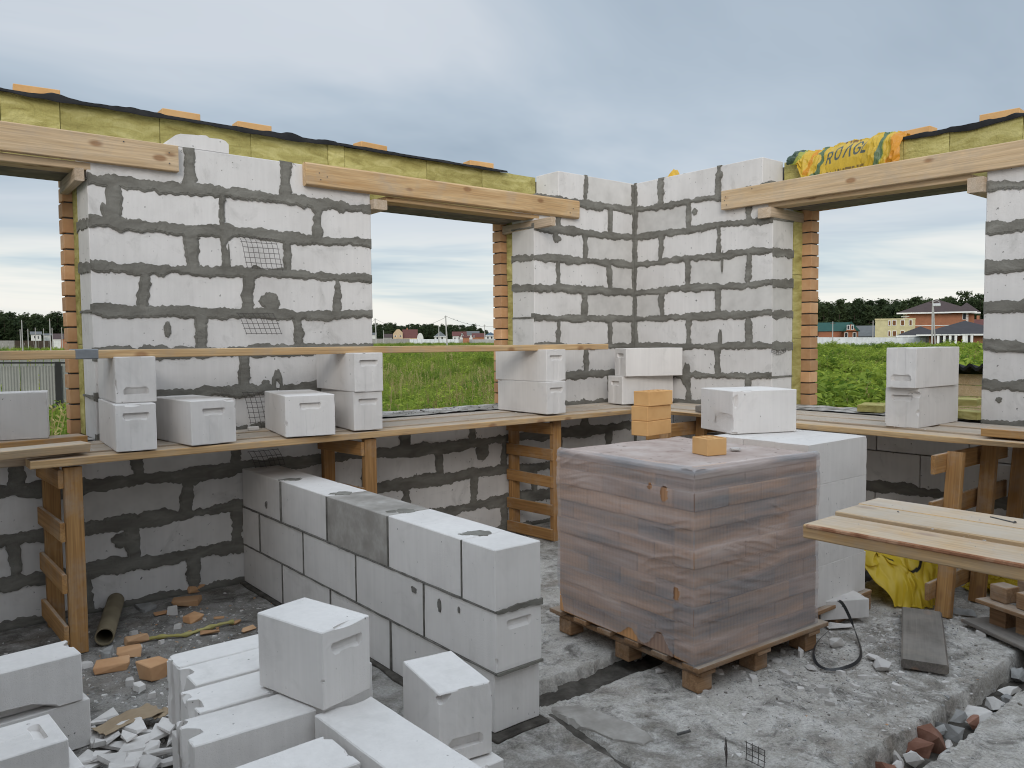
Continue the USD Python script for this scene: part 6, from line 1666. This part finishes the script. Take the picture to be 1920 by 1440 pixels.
def panel_fence(name, label, px0, px1, d, y0, y1, material, n, post_mat=None, group=None, ribs=False, d1=None):
    """sheet fence: each sheet a part, posts behind"""
    t = thing(name, label, 'fence', group=group)
    d1 = d1 or d
    for i in range(n):
        a, b = px0 + (px1 - px0) * i / n, px0 + (px1 - px0) * (i + 1) / n
        da, db = d + (d1 - d) * i / n, d + (d1 - d) * (i + 1) / n
        A, B = far(a, 640, da), far(b, 640, db)
        hz = lambda px: 639 - 0.0086 * (px - 960)
        za = CAM[2] + (hz(a) - y0) * M_per_px(da); zb_ = CAM[2] + (hz(b) - y0) * M_per_px(db)
        zl_ = min(float(ground_z(np.array([da]))[0]), CAM[2] + (hz(a) - y1) * M_per_px(da)) - 0.3
        L = np.hypot(*(B - A)[:2]); ya = math.atan2(B[1] - A[1], B[0] - A[0])
        k_ = max(6, int(L / 0.10)) if ribs else 2
        u = np.linspace(0.01, L - 0.01, 2 * k_ + 1)
        off = np.where(np.arange(2 * k_ + 1) % 2 == 0, 0.0, 0.014) if ribs else np.zeros(2 * k_ + 1)
        v = np.array([[uu, oo + s_, z] for z in (zl_, za) for s_ in (0, 0.02) for uu, oo in zip(u, off)])
        m = len(u); f = []
        for j in range(m - 1):
            f += [[j, j + 1, 2 * m + j + 1], [j, 2 * m + j + 1, 2 * m + j], [m + j, 3 * m + j, 3 * m + j + 1], [m + j, 3 * m + j + 1, m + j + 1], [2 * m + j, 2 * m + j + 1, 3 * m + j + 1], [2 * m + j, 3 * m + j + 1, 3 * m + j]]
        obj('sheet', (v, np.array(f)), material, t, loc=(A[0], A[1], 0), rz=ya)
        if post_mat:
            obj('fence_post', box(-0.04, 0.04, -0.05, 0.0, zl_, za + 0.04), post_mat, t, loc=(A[0], A[1], 0), rz=ya)
    return t


panel_fence('metal_fence', 'white corrugated fence in front of the houses in the right window', 1500, 1757, 135, 632.5, 647, 'metal_white', 24, 'metal_white', ribs=True)
# white columns with dark fence panels
fc = thing('column_fence', 'white columns with dark panels in front of the garage in the right window', 'fence')
for i, px in enumerate((1759, 1770.5, 1781.5, 1792, 1807, 1812, 1822)):
    g, yaw = frame_at(px, 130); k = M_per_px(130)
    z1 = CAM[2] + (632 - 628.5) * k
    c = obj('column', box(-0.16, 0.16, -0.16, 0.16, g[2] - 0.4, z1), 'trim_white', fc, loc=(g[0], g[1], 0), rz=yaw)
    obj('cap', box(-0.30, 0.30, -0.25, 0.25, z1 + 0.002, z1 + 0.12), 'trim_white', c)
    if i not in (3, 4, 6):
        obj('fence_panel', box(0.18, 0.80 if i != 5 else 0.7, -0.05, 0.05, g[2] + 0.1, z1 - 0.25), 'rail_dark', fc, loc=(g[0], g[1], 0), rz=yaw)


def pole(label, px, d, ytop, w=0.2, lean=0.0, group=None, ybase=None):
    g, yaw = frame_at(px, d)
    zt_ = CAM[2] + (639 - 0.0086 * (px - 960) - ytop) * M_per_px(d)
    t = thing('utility_pole', label, 'pole', (g[0], g[1], 0), yaw, group)
    h = np.array([[-w / 2, -w / 2], [w / 2, -w / 2], [w / 2, w / 2], [-w / 2, w / 2]])
    k0, k1 = 1.0, 0.62
    v = np.vstack([np.c_[h * k0, np.full(4, g[2] - 0.5)], np.c_[h * k1 + [lean, 0], np.full(4, zt_)]])
    obj('shaft', man(m3.Manifold.hull_points(v)), 'concrete_pole', t)
    obj('cross_arm', box(lean - 0.35, lean + 0.35, -0.05, 0.05, zt_ - 0.35, zt_ - 0.27), 'bark_dark', t)
    return t, np.array([g[0], g[1], zt_ - 0.25])


pt, ptop = pole('double concrete pole with a lamp before the large brick house', 1747.5, 118, 571, 0.26)
g, yaw = frame_at(1747.5, 118)
zz = ptop[2]
obj('strut', tube([(0.45, 0, g[2] - 0.4), (0.05, 0, zz - 0.5)], 0.10, 6), 'concrete_pole', pt)
obj('lamp', cham(0.0, 0.9, -0.18, 0.18, zz - 0.55, zz - 0.2, 0.05), 'metal_white', pt)
obj('lamp_arm', tube([(0, 0, zz), (0.5, 0, zz + 0.2), (0.85, 0, zz - 0.1)], 0.05, 6), 'concrete_pole', pt)
pole('thin pole before the green roofed house', 1561, 120, 605, 0.16)
pole('thin pole before the low dark roofed house', 1636.5, 140, 604, 0.16)
pl_, pA_ = pole('concrete pole at the left side of the middle window', 705.5, 230, 597.5, 0.42, -0.2)
pm_, pB_ = pole('tall concrete pole carrying wires in the centre of the middle window', 838.5, 190, 592, 0.40, -0.3)
pole('shorter pole left of the tall pole in the middle window', 823, 260, 612, 0.4)
pole('slim pole at the right side of the middle window', 909, 240, 608.5, 0.32)
pole('short pole near the left side of the middle window', 719, 260, 619.5, 0.32)
for i, (px, yt, lab) in enumerate(((42, 607, 'tall left pole in the left window'), (94.5, 604, 'tall right pole in the left window'), (38.5, 621.5, 'leaning short pole in the left window'), (53, 621, 'short pole between the tall poles, leftmost'), (67, 619, 'short pole before the white ruin in the left window'), (82.5, 620, 'short pole left of the tall right one'), (98.5, 619, 'short pole right of the tall right one'), (116.5, 618, 'short pole at the brick jamb in the left window'))):
    pole(lab, px, 150 if i < 2 else 200, yt, 0.20 if i < 2 else 0.2)
# wires between the poles, with a few birds
def wire(label, P0, P1, sag, n=24, r=0.03):
    tt = np.linspace(0, 1, n)[:, None]
    c = P0 * (1 - tt) + P1 * tt; c[:, 2] -= sag * 4 * (tt * (1 - tt))[:, 0]
    tag(obj('power_line', tube(c, r, 4), 'rail_dark'), label, 'cable'); return c
pE, pW = far(965, 603.5, 230), far(660, 606, 260)
wire('cable sagging between the two main poles of the middle window', pA_, pB_, 2.6)
cw = wire('cable running right from the tall pole, birds sitting on it', pB_, pE, 1.8)
wire('cable running left from the left pole of the middle window', pA_, pW, 1.0)
for i, q in enumerate((2, 3, 6, 10)):
    c = cw[q]
    b = cat_(tf(rock(FR, 0.10, 0.08, 0.09, 24), T((0, 0, 0.02))), tf(rock(FR, 0.055, 0.05, 0.05, 18), T((0.10, 0, 0.14))), box(-0.26, -0.08, -0.03, 0.03, 0.05, 0.08), box(0.145, 0.19, -0.012, 0.012, 0.18, 0.20))
    tag(obj('bird', b, 'rail_dark', loc=tuple(c + [0, 0, 0.02]), rz=1.0 + i), 'small dark bird perched on the cable, %s from the tall pole' % ('first', 'second', 'third', 'fourth')[i], 'bird')

# middle window village
D2 = 330
t = house('house with a maroon mansard roof and a peach gable end', 755, 783, D2, 634, 12, 'wall_peach', 'roof_maroon', 617.5, 'gable', 'x', over=0.1)
g, yaw = frame_at(746, D2 - 1); k = M_per_px(D2)
zq = lambda y: CAM[2] + (641 - y) * k - g[2]
pe = thing('house', 'peach coloured five sided gable wall of the mansard house', 'house', tuple(g), yaw)
pts = [(-9 * k, zq(650)), (9.5 * k, zq(650)), (9.0 * k, zq(624)), (3 * k, zq(617.6)), (-2 * k, zq(618.2)), (-8.5 * k, zq(626))]
v = np.array([[x, y, z] for y in (-0.2, 6.0) for x, z in pts])
obj('wall', man(m3.Manifold.hull_points(v)), 'wall_peach', pe)
for x in (-4.5, 5.0):
    w_ = obj('window', box(x * k - 0.4, x * k + 0.4, -0.26, -0.18, zq(632), zq(629)), 'trim_white', pe); obj('pane', box(x * k - 0.3, x * k + 0.3, -0.28, -0.265, zq(631.7), zq(629.3)), 'pane_dark', pe)
g, yaw = frame_at(788, D2 - 4)
wb = thing('hangar', 'white round roofed hangar end right of the maroon roof', 'hangar', tuple(g), yaw)
a_ = np.linspace(0, math.pi, 14)
v = np.array([[6 * k * c_ , y, max(zq(637.5), zq(637.5) + (12.5 * k) * s_) if True else 0] for y in (0, 10) for c_, s_ in zip(np.cos(a_), np.sin(a_))] + [[x, y, -0.5] for x in (-6 * k, 6 * k) for y in (0, 10)])
obj('wall', man(m3.Manifold.hull_points(v)), 'wall_white', wb)
house('grey roofed pale house left of the tall pole in the middle window', 815, 836, D2, 631, 10, 'wall_white', 'roof_grey', 621, 'hip', windows=((820, 632, 636, 3), (829, 632, 636, 3)))
house('brown hut roof left of the peach gable', 720, 735, D2 + 20, 633, 8, 'wall_grey', 'roof_brown', 626, 'gable', 'x')
house('pale sliver of a house at the left jamb of the middle window', 698, 705, D2, 628, 8, 'wall_white', 'roof_grey', 624, 'gable', 'x')
house('white house with a red roof right of the tall pole', 849, 874, D2 - 20, 630, 9, 'wall_white', 'roof_maroon', 621.5, 'gable', 'x', windows=((853, 632.5, 636, 2.4), (861, 632.5, 636, 2.4), (869, 632.5, 636, 2.4)))
house('white cross gable of the red roofed white house', 862, 872, D2 - 23, 631, 6, 'wall_white', 'roof_maroon', 623, 'gable', 'y', windows=((866.5, 626, 629, 2.6),))
house('small dark red hut in front of the red roofed white house', 868, 880, D2 - 40, 633, 6, 'wall_brick', 'roof_maroon', 629, 'gable', 'x')
house('white house with a grey roof behind the red hut', 876, 898, D2 + 30, 628, 8, 'wall_white', 'roof_grey', 620.5, 'gable', 'x')
house('low red brick house with a maroon roof in the middle window', 886, 909, D2 - 10, 632, 8, 'wall_brick', 'roof_maroon', 624.5, 'gable', 'x', windows=((889, 630, 633, 2),))
house('white house with a blue grey roof at the right of the middle window', 910, 930, D2 + 20, 629, 9, 'wall_white', 'roof_blue', 622.5, 'hip', windows=((915, 631, 635, 3), (922, 631, 635, 3)))
panel_fence('panel_fence', 'white panel fence in front of the village in the middle window', 768, 860, 290, 635.8, 643, 'metal_white', 12, 'wall_grey')
panel_fence('panel_fence', 'long grey fence left of the white panel fence', 660, 768, 300, 635.3, 643, 'fence_grey', 12, 'wall_grey')
panel_fence('panel_fence', 'pale grey fence right of the white panel fence', 860, 960, 300, 636.2, 643, 'wall_grey', 12, 'wall_grey')
# left window
house('ruined white house far away in the left window', 61, 75, 320, 630, 8, 'wall_white', 'roof_grey', 625, 'gable', 'x', windows=((66, 632, 636, 1.5), (71, 632, 637, 1.5)))
house('white house fragment beside the tall right pole in the left window', 84, 94, 330, 631, 8, 'wall_white', 'roof_grey', 628, 'gable', 'x')
house('dark roofed brick house behind the brick jamb in the left window', 104, 132, 300, 637, 9, 'wall_brick', 'roof_brown', 628, 'gable', 'x')
house('pale low ruin in front of the dark house in the left window', 100, 112, 260, 639, 5, 'wall_white', None, kind='flat')
panel_fence('panel_fence', 'dark far fence with poles in the left window', 27, 100, 230, 640, 650, 'bark_dark', 8)
panel_fence('panel_fence', 'pale far fence at the left picture edge', -60, 27, 240, 640, 650, 'fence_grey', 8)
panel_fence('metal_fence', 'pale grey sheet fence just below the long plank in the left window', -160, 140, 34, 664, 700, 'metal_grey', 20, None, ribs=True)
fr_t = panel_fence('metal_fence', 'grey corrugated fence with a dark rail in the left window', -180, 106, 19, 681, 740, 'metal_grey', 8, None, ribs=True)
panel_fence('metal_fence', 'grey corrugated fence piece right of the dark post in the left window', 110, 160, 18.8, 681, 740, 'metal_grey', 2, None, ribs=True)
for px0, px1 in ((-180, 106),):
    A, B = far(px0, 680.3, 18.95), far(px1 + 54, 680.3, 18.95)
    obj('rail', tube([A, B], 0.02, 6), 'rail_dark', fr_t)
    A = far(108, 680, 18.8)
    obj('gate_post', box(A[0] - 0.05, A[0] + 0.05, A[1] - 0.05, A[1] + 0.05, -0.6, A[2] + 0.02), 'rail_dark', fr_t)
# shed with a corrugated roof outside the right window
shed = thing('shed', 'plank shed with a black corrugated roof edge outside the right window', 'shed')
sx, y0_, y1_ = 4.4, -2.6, -1.0
for i in range(12):
    z = -0.45 + i * 0.136
    obj('plank', cham(sx + rnd.uniform(-0.004, 0.004), sx + 0.022, y0_, y1_ + rnd.uniform(-0.01, 0.01), z, z + 0.130, 0.003), 'pine_pale', shed)
u = np.linspace(y0_ - 0.3, y1_ + 0.08, 90)
V = []
for s_ in (0, 1):
    for xx in (sx - 0.18, sx + 1.6):
        for uu in u:
            V.append((xx, uu, 1.255 + 0.028 * math.sin(uu * 2 * math.pi / 0.145) + -0.16 * (xx - sx) - s_ * 0.008 - (0.03 if xx < sx and s_ else 0)))
m = len(u); F = []
for s_ in (0, 1):
    o_ = s_ * 2 * m
    for j in range(m - 1):
        q = [[o_ + j, o_ + m + j, o_ + m + j + 1], [o_ + j, o_ + m + j + 1, o_ + j + 1]]
        F += [x[::-1] for x in q] if s_ == 0 else q
for j in range(m - 1):
    F += [[j, j + 1, 2 * m + j + 1], [j, 2 * m + j + 1, 2 * m + j]]
obj('corrugated_roof', (np.array(V), np.array(F)), 'black_membrane', shed)

# ------------------------------------------------------------------ vegetation
def leaf_look(name, a, b, trans=0.35, yellow=None):
    look(name, {
        'hf': ('math', {'math_type': 'multiply', 'value2': 0.55}), 'oi': ('object_info', {}), 'geo': ('geometry', {}), 'rpi': ('geometry', {}),
        'n': ('noise_texture', {'scale': 0.22, 'detail': 4.0}), 'ad': ('math', {'math_type': 'multiply_add', 'value2': 0.6}),
        'r': ('rgb_ramp', {'ramp': [(0.22, a), (0.55, tuple((x + y) / 2 for x, y in zip(a, b))), (0.85, b)]}),
        'h': ('hsv', {}), 'mr': ('map_range', {'from_min': 0, 'from_max': 1, 'to_min': 0.7, 'to_max': 1.3}),
        'd': ('principled_bsdf', {'roughness': 0.7, 'specular_ior_level': 0.15}), 't': ('translucent_bsdf', {}), 'mx': ('mix_closure', {'fac': trans})},
        [('geo.position', 'n.vector'), ('n.fac', 'ad.value1'), ('oi.random', 'hf.value1'), ('hf.value', 'ad.value3'), ('ad.value', 'r.fac'), ('r.color', 'h.color'), ('geo.random_per_island', 'mr.value'), ('mr.result', 'h.value'),
         ('h.color', 'd.base_color'), ('h.color', 't.color'), ('d.BSDF', 'mx.closure1'), ('t.BSDF', 'mx.closure2')], surface='mx.closure')


leaf_look('weed_leaf', (0.075, 0.165, 0.018), (0.44, 0.54, 0.08))
leaf_look('grass_blade', (0.065, 0.155, 0.018), (0.40, 0.47, 0.09))
leaf_look('forest_leaf', (0.032, 0.052, 0.022), (0.070, 0.095, 0.038), trans=0.2)


def leaves_mesh(r, n, pos, size, droop=0.4, narrow=0.45):
    V, F = [], []
    for i in range(n):
        p, out = pos(i)
        L = size * r.uniform(0.6, 1.25); w = L * narrow * 0.5
        d = np.array([out[0], out[1], r.uniform(-droop, 0.9)]); d /= np.linalg.norm(d)
        s_ = np.cross(d, [0, 0, 1]); s_ /= np.linalg.norm(s_) + 1e-9
        s_ = s_ * math.cos(0.5) + np.cross(d, s_) * r.uniform(-0.6, 0.6)
        k = len(V)
        V += [p, p + d * L * 0.5 + s_ * w, p + d * L - [0, 0, L * 0.25], p + d * L * 0.5 - s_ * w]
        F += [[k, k + 1, k + 2], [k, k + 2, k + 3]]
    return np.array(V), np.array(F)


def weed(seed, h, n, leaf, spread):
    r = np.random.default_rng(seed)
    stems = [(r.uniform(-spread, spread), r.uniform(-spread, spread), h * r.uniform(0.55, 1.0), r.uniform(-0.2, 0.2), r.uniform(-0.2, 0.2)) for _ in range(5)]
    def pos(i):
        x, y, hh, lx, ly = stems[i % 5]
        t_ = r.uniform(0.12, 1.0); a = r.uniform(0, 6.28)
        k = 0.25 * spread * (1.2 - t_)
        return np.array([x + lx * t_ + k * math.cos(a), y + ly * t_ + k * math.sin(a), hh * t_]), (math.cos(a), math.sin(a))
    v, f = leaves_mesh(r, n, pos, leaf)
    parts = [(v, f)]
    for x, y, hh, lx, ly in stems:
        parts.append(tube([(x, y, 0), (x + lx, y + ly, hh)], 0.006, 3))
    return cat_(*parts)


def tuft(seed, h, n, spread):
    r = np.random.default_rng(seed); V, F = [], []
    for i in range(n):
        x, y = r.normal(size=2) * spread * 0.5; a = r.uniform(0, 6.28); hh = h * r.uniform(0.5, 1.0); b = r.uniform(0.1, 0.5) * hh
        w = 0.010; c, s_ = math.cos(a), math.sin(a); k = len(V)
        V += [(x - s_ * w, y + c * w, 0), (x + s_ * w, y - c * w, 0), (x + c * b * 0.35 - s_ * w * 0.8, y + s_ * b * 0.35 + c * w * 0.8, hh * 0.6), (x + c * b * 0.35 + s_ * w * 0.8, y + s_ * b * 0.35 - c * w * 0.8, hh * 0.6), (x + c * b, y + s_ * b, hh)]
        F += [[k, k + 1, k + 3], [k, k + 3, k + 2], [k + 2, k + 3, k + 4]]
    return np.array(V), np.array(F)


def instancer(name, protos, pos, scale, rot, idx, label, cat):
    """protos: [(part name, mesh, material), ...] lists, one per prototype"""
    pi = UsdGeom.PointInstancer.Define(stage, numbered('/World', name))
    base = str(pi.GetPath()) + '/prototypes'
    UsdGeom.Scope.Define(stage, base)
    rel = pi.CreatePrototypesRel()
    for i, ps in enumerate(protos):
        x = UsdGeom.Xform.Define(stage, f'{base}/plant_{i:03d}')
        for (pn, mesh, mt) in ps:
            usdkit.mesh(stage, f'{base}/plant_{i:03d}/{pn}', mesh, LOOK[mt])
        rel.AddTarget(x.GetPath())
    pi.CreateProtoIndicesAttr(Vt.IntArray.FromNumpy(np.asarray(idx, np.int32)))
    pi.CreatePositionsAttr(Vt.Vec3fArray.FromNumpy(np.asarray(pos, np.float32)))
    pi.CreateScalesAttr(Vt.Vec3fArray.FromNumpy(np.asarray(scale, np.float32)))
    pi.CreateOrientationsAttr(Vt.QuathArray([Gf.Quath(math.cos(a / 2), 0, 0, math.sin(a / 2)) for a in rot]))
    return tag(pi, label, cat, kind='stuff')


gr = np.random.default_rng(31)
def sector(px0, px1, d0, d1, n):
    d = np.sqrt(gr.uniform(d0 ** 2, d1 ** 2, n)); px = gr.uniform(px0, px1, n)
    dirs = _f[None] + RIGHT[None] * ((px - 960) / FPX)[:, None]
    dirs = dirs[:, :2] / np.linalg.norm(dirs[:, :2], axis=1, keepdims=True)
    return np.c_[CAM[0] + dirs[:, 0] * d, CAM[1] + dirs[:, 1] * d], d


def field(areas, protos, name, label, cat, hscale=1.0):
    P, S, I, Rr = [], [], [], []
    for (px0, px1, d0, d1, n, sc) in areas:
        xy, d = sector(px0, px1, d0, d1, n)
        ok = ~((xy[:, 0] < 0.75) & (xy[:, 1] < 0.75)) & ~((xy[:, 0] > 4.2) & (xy[:, 0] < 6.1) & (xy[:, 1] > -3.0) & (xy[:, 1] < -0.8))
        xy, d = xy[ok], d[ok]
        patch = meshkit.fbm(np.c_[xy * 0.22, np.zeros(len(xy))], 3, 4)
        s_ = sc * (0.25 + 1.5 * patch) * gr.uniform(0.75, 1.25, len(xy))
        P.append(np.c_[xy, ground_z(d) - 0.02]); S.append(np.c_[s_, s_, s_ * hscale * gr.uniform(0.8, 1.2, len(xy))]); I.append(gr.integers(0, len(protos), len(xy))); Rr.append(gr.uniform(0, 6.28, len(xy)))
    instancer(name, protos, np.vstack(P), np.vstack(S), np.concatenate(Rr), np.concatenate(I), label, cat)


leaf_look('straw', (0.30, 0.24, 0.08), (0.52, 0.46, 0.20), trans=0.2)
def stalks(seed):
    r = np.random.default_rng(seed); ps = []
    for _ in range(5):
        x, y = r.uniform(-0.25, 0.25, 2); h = r.uniform(0.7, 1.1); lx, ly = r.uniform(-0.15, 0.15, 2)
        ps.append(tube([(x, y, 0), (x + lx * 0.4, y + ly * 0.4, h * 0.6), (x + lx, y + ly, h)], 0.005, 3))
        for q in range(5):
            k = h * r.uniform(0.78, 1.0); a = r.uniform(0, 6.28)
            p = np.array([x + lx * k / h, y + ly * k / h, k]); d = np.array([math.cos(a) * 0.05, math.sin(a) * 0.05, 0.05])
            ps.append((np.array([p, p + d * 0.5 + [0.012, 0, 0], p + d, p + d * 0.5 - [0.012, 0, 0]]), np.array([[0, 1, 2], [0, 2, 3]])))
    return cat_(*ps)
field([(590, 1040, 9, 40, 330, 0.9), (590, 1040, 40, 120, 300, 1.0), (-180, 230, 9, 40, 120, 0.9), (1440, 2000, 9, 60, 350, 0.95)], [[('stalks', stalks(480 + i), 'straw')] for i in range(4)], 'meadow_stalks', 'dry straw coloured seed stalks standing in the meadow', 'seed stalks')
weeds = [[('leaves', weed(400 + i, 0.75, 150, 0.10 + 0.03 * (i % 2), 0.22), 'weed_leaf')] for i in range(5)]
bigw = [[('leaves', weed(430 + i, 0.95, 170, 0.17, 0.28), 'weed_leaf')] for i in range(4)]
tufts = [[('blades', tuft(460 + i, 0.62, 90, 0.30), 'grass_blade')] for i in range(4)]
field([(-180, 230, 9, 22, 2600, 0.9), (590, 1040, 9, 30, 5200, 0.85), (590, 1040, 30, 80, 7000, 1.1), (590, 1040, 80, 240, 6000, 1.25), (1440, 2000, 60, 128, 3500, 0.9)], tufts, 'meadow_grass', 'tall green meadow grass growing over the field outside the walls', 'grass')
field([(-180, 230, 9, 20, 900, 0.85), (590, 1040, 9, 30, 2600, 0.8), (590, 1040, 30, 80, 3000, 1.0), (590, 1040, 80, 240, 2000, 1.1), (-180, 230, 20, 200, 2400, 1.2)], weeds, 'meadow_weeds', 'mixed leafy weeds growing among the grass of the field', 'weeds')
field([(1440, 2000, 7, 26, 3600, 1.0), (1440, 2000, 26, 60, 4600, 1.0), (1440, 2000, 60, 128, 4000, 0.8)], bigw, 'weed_thicket', 'dense broad leaved weeds outside the right window', 'weeds')


def tree_parts(seed, conifer):
    r = np.random.default_rng(seed); H = 1.0
    V, F = [], []
    nb = 60 if conifer else 48
    for i in range(nb):
        t_ = r.uniform(0.22 if conifer else 0.3, 1.0)
        rad = (0.19 * (1.04 - t_) ** 0.75 + 0.015) if conifer else 0.20 * math.sqrt(max(0.02, 1 - ((t_ - 0.62) / 0.40) ** 2))
        a = r.uniform(0, 6.28); q = r.uniform(0.45, 1.0) * rad
        c = np.array([q * math.cos(a), q * math.sin(a), t_])
        for j in range(14):
            p = c + r.normal(size=3) * [0.035, 0.035, 0.022]
            d1 = r.normal(size=3); d1 /= np.linalg.norm(d1); d2 = np.cross(d1, r.normal(size=3)); d2 /= np.linalg.norm(d2) + 1e-9
            s_ = r.uniform(0.028, 0.05); k = len(V)
            V += [p + d1 * s_, p + d2 * s_ * 0.8, p - d1 * s_]; F.append([k, k + 1, k + 2])
    return [('crown', (np.array(V), np.array(F)), 'forest_leaf'), ('trunk', tube([(0, 0, -0.05), (0.01, 0, 0.5), (0, 0, 0.92)], [0.013, 0.010, 0.004], 5), 'bark_dark')]


trees = [tree_parts(500 + i, i % 3 != 2) for i in range(7)]
P, S, I, Rr = [], [], [], []
for (px0, px1, d, hgt, rows, sp, fall) in ((1380, 2060, 290, 13.5, 8, 2.6, None), (560, 925, 560, 13.0, 8, 3.6, 890), (-260, 260, 430, 15.0, 8, 3.2, None)):
    W = (px1 - px0) * M_per_px(d)
    for row in range(rows):
        n = int(W / sp)
        px = px0 + (np.arange(n) + gr.uniform(-0.5, 0.5, n)) * (px1 - px0) / n
        for x in px:
            dd = d + row * 9 + gr.uniform(-3, 3)
            w = far(x, 640, dd)
            h_ = hgt * gr.uniform(0.78, 1.10) * (0.94 + 0.12 * meshkit.noise(np.array([x * 0.02, row, 3.0])))
            if fall: h_ *= 1 - 0.42 * float(np.clip((x - fall) / 35, 0, 1)) - 0.10 * float(np.clip((x - 700) / 200, 0, 1))
            P.append((w[0], w[1], float(ground_z(np.array([dd]))[0]))); S.append((h_ * 1.15, h_ * 1.15, h_)); I.append(gr.integers(0, 7)); Rr.append(gr.uniform(0, 6.28))
instancer('forest', trees, P, S, Rr, I, 'dark mixed forest along the horizon behind the village', 'forest')
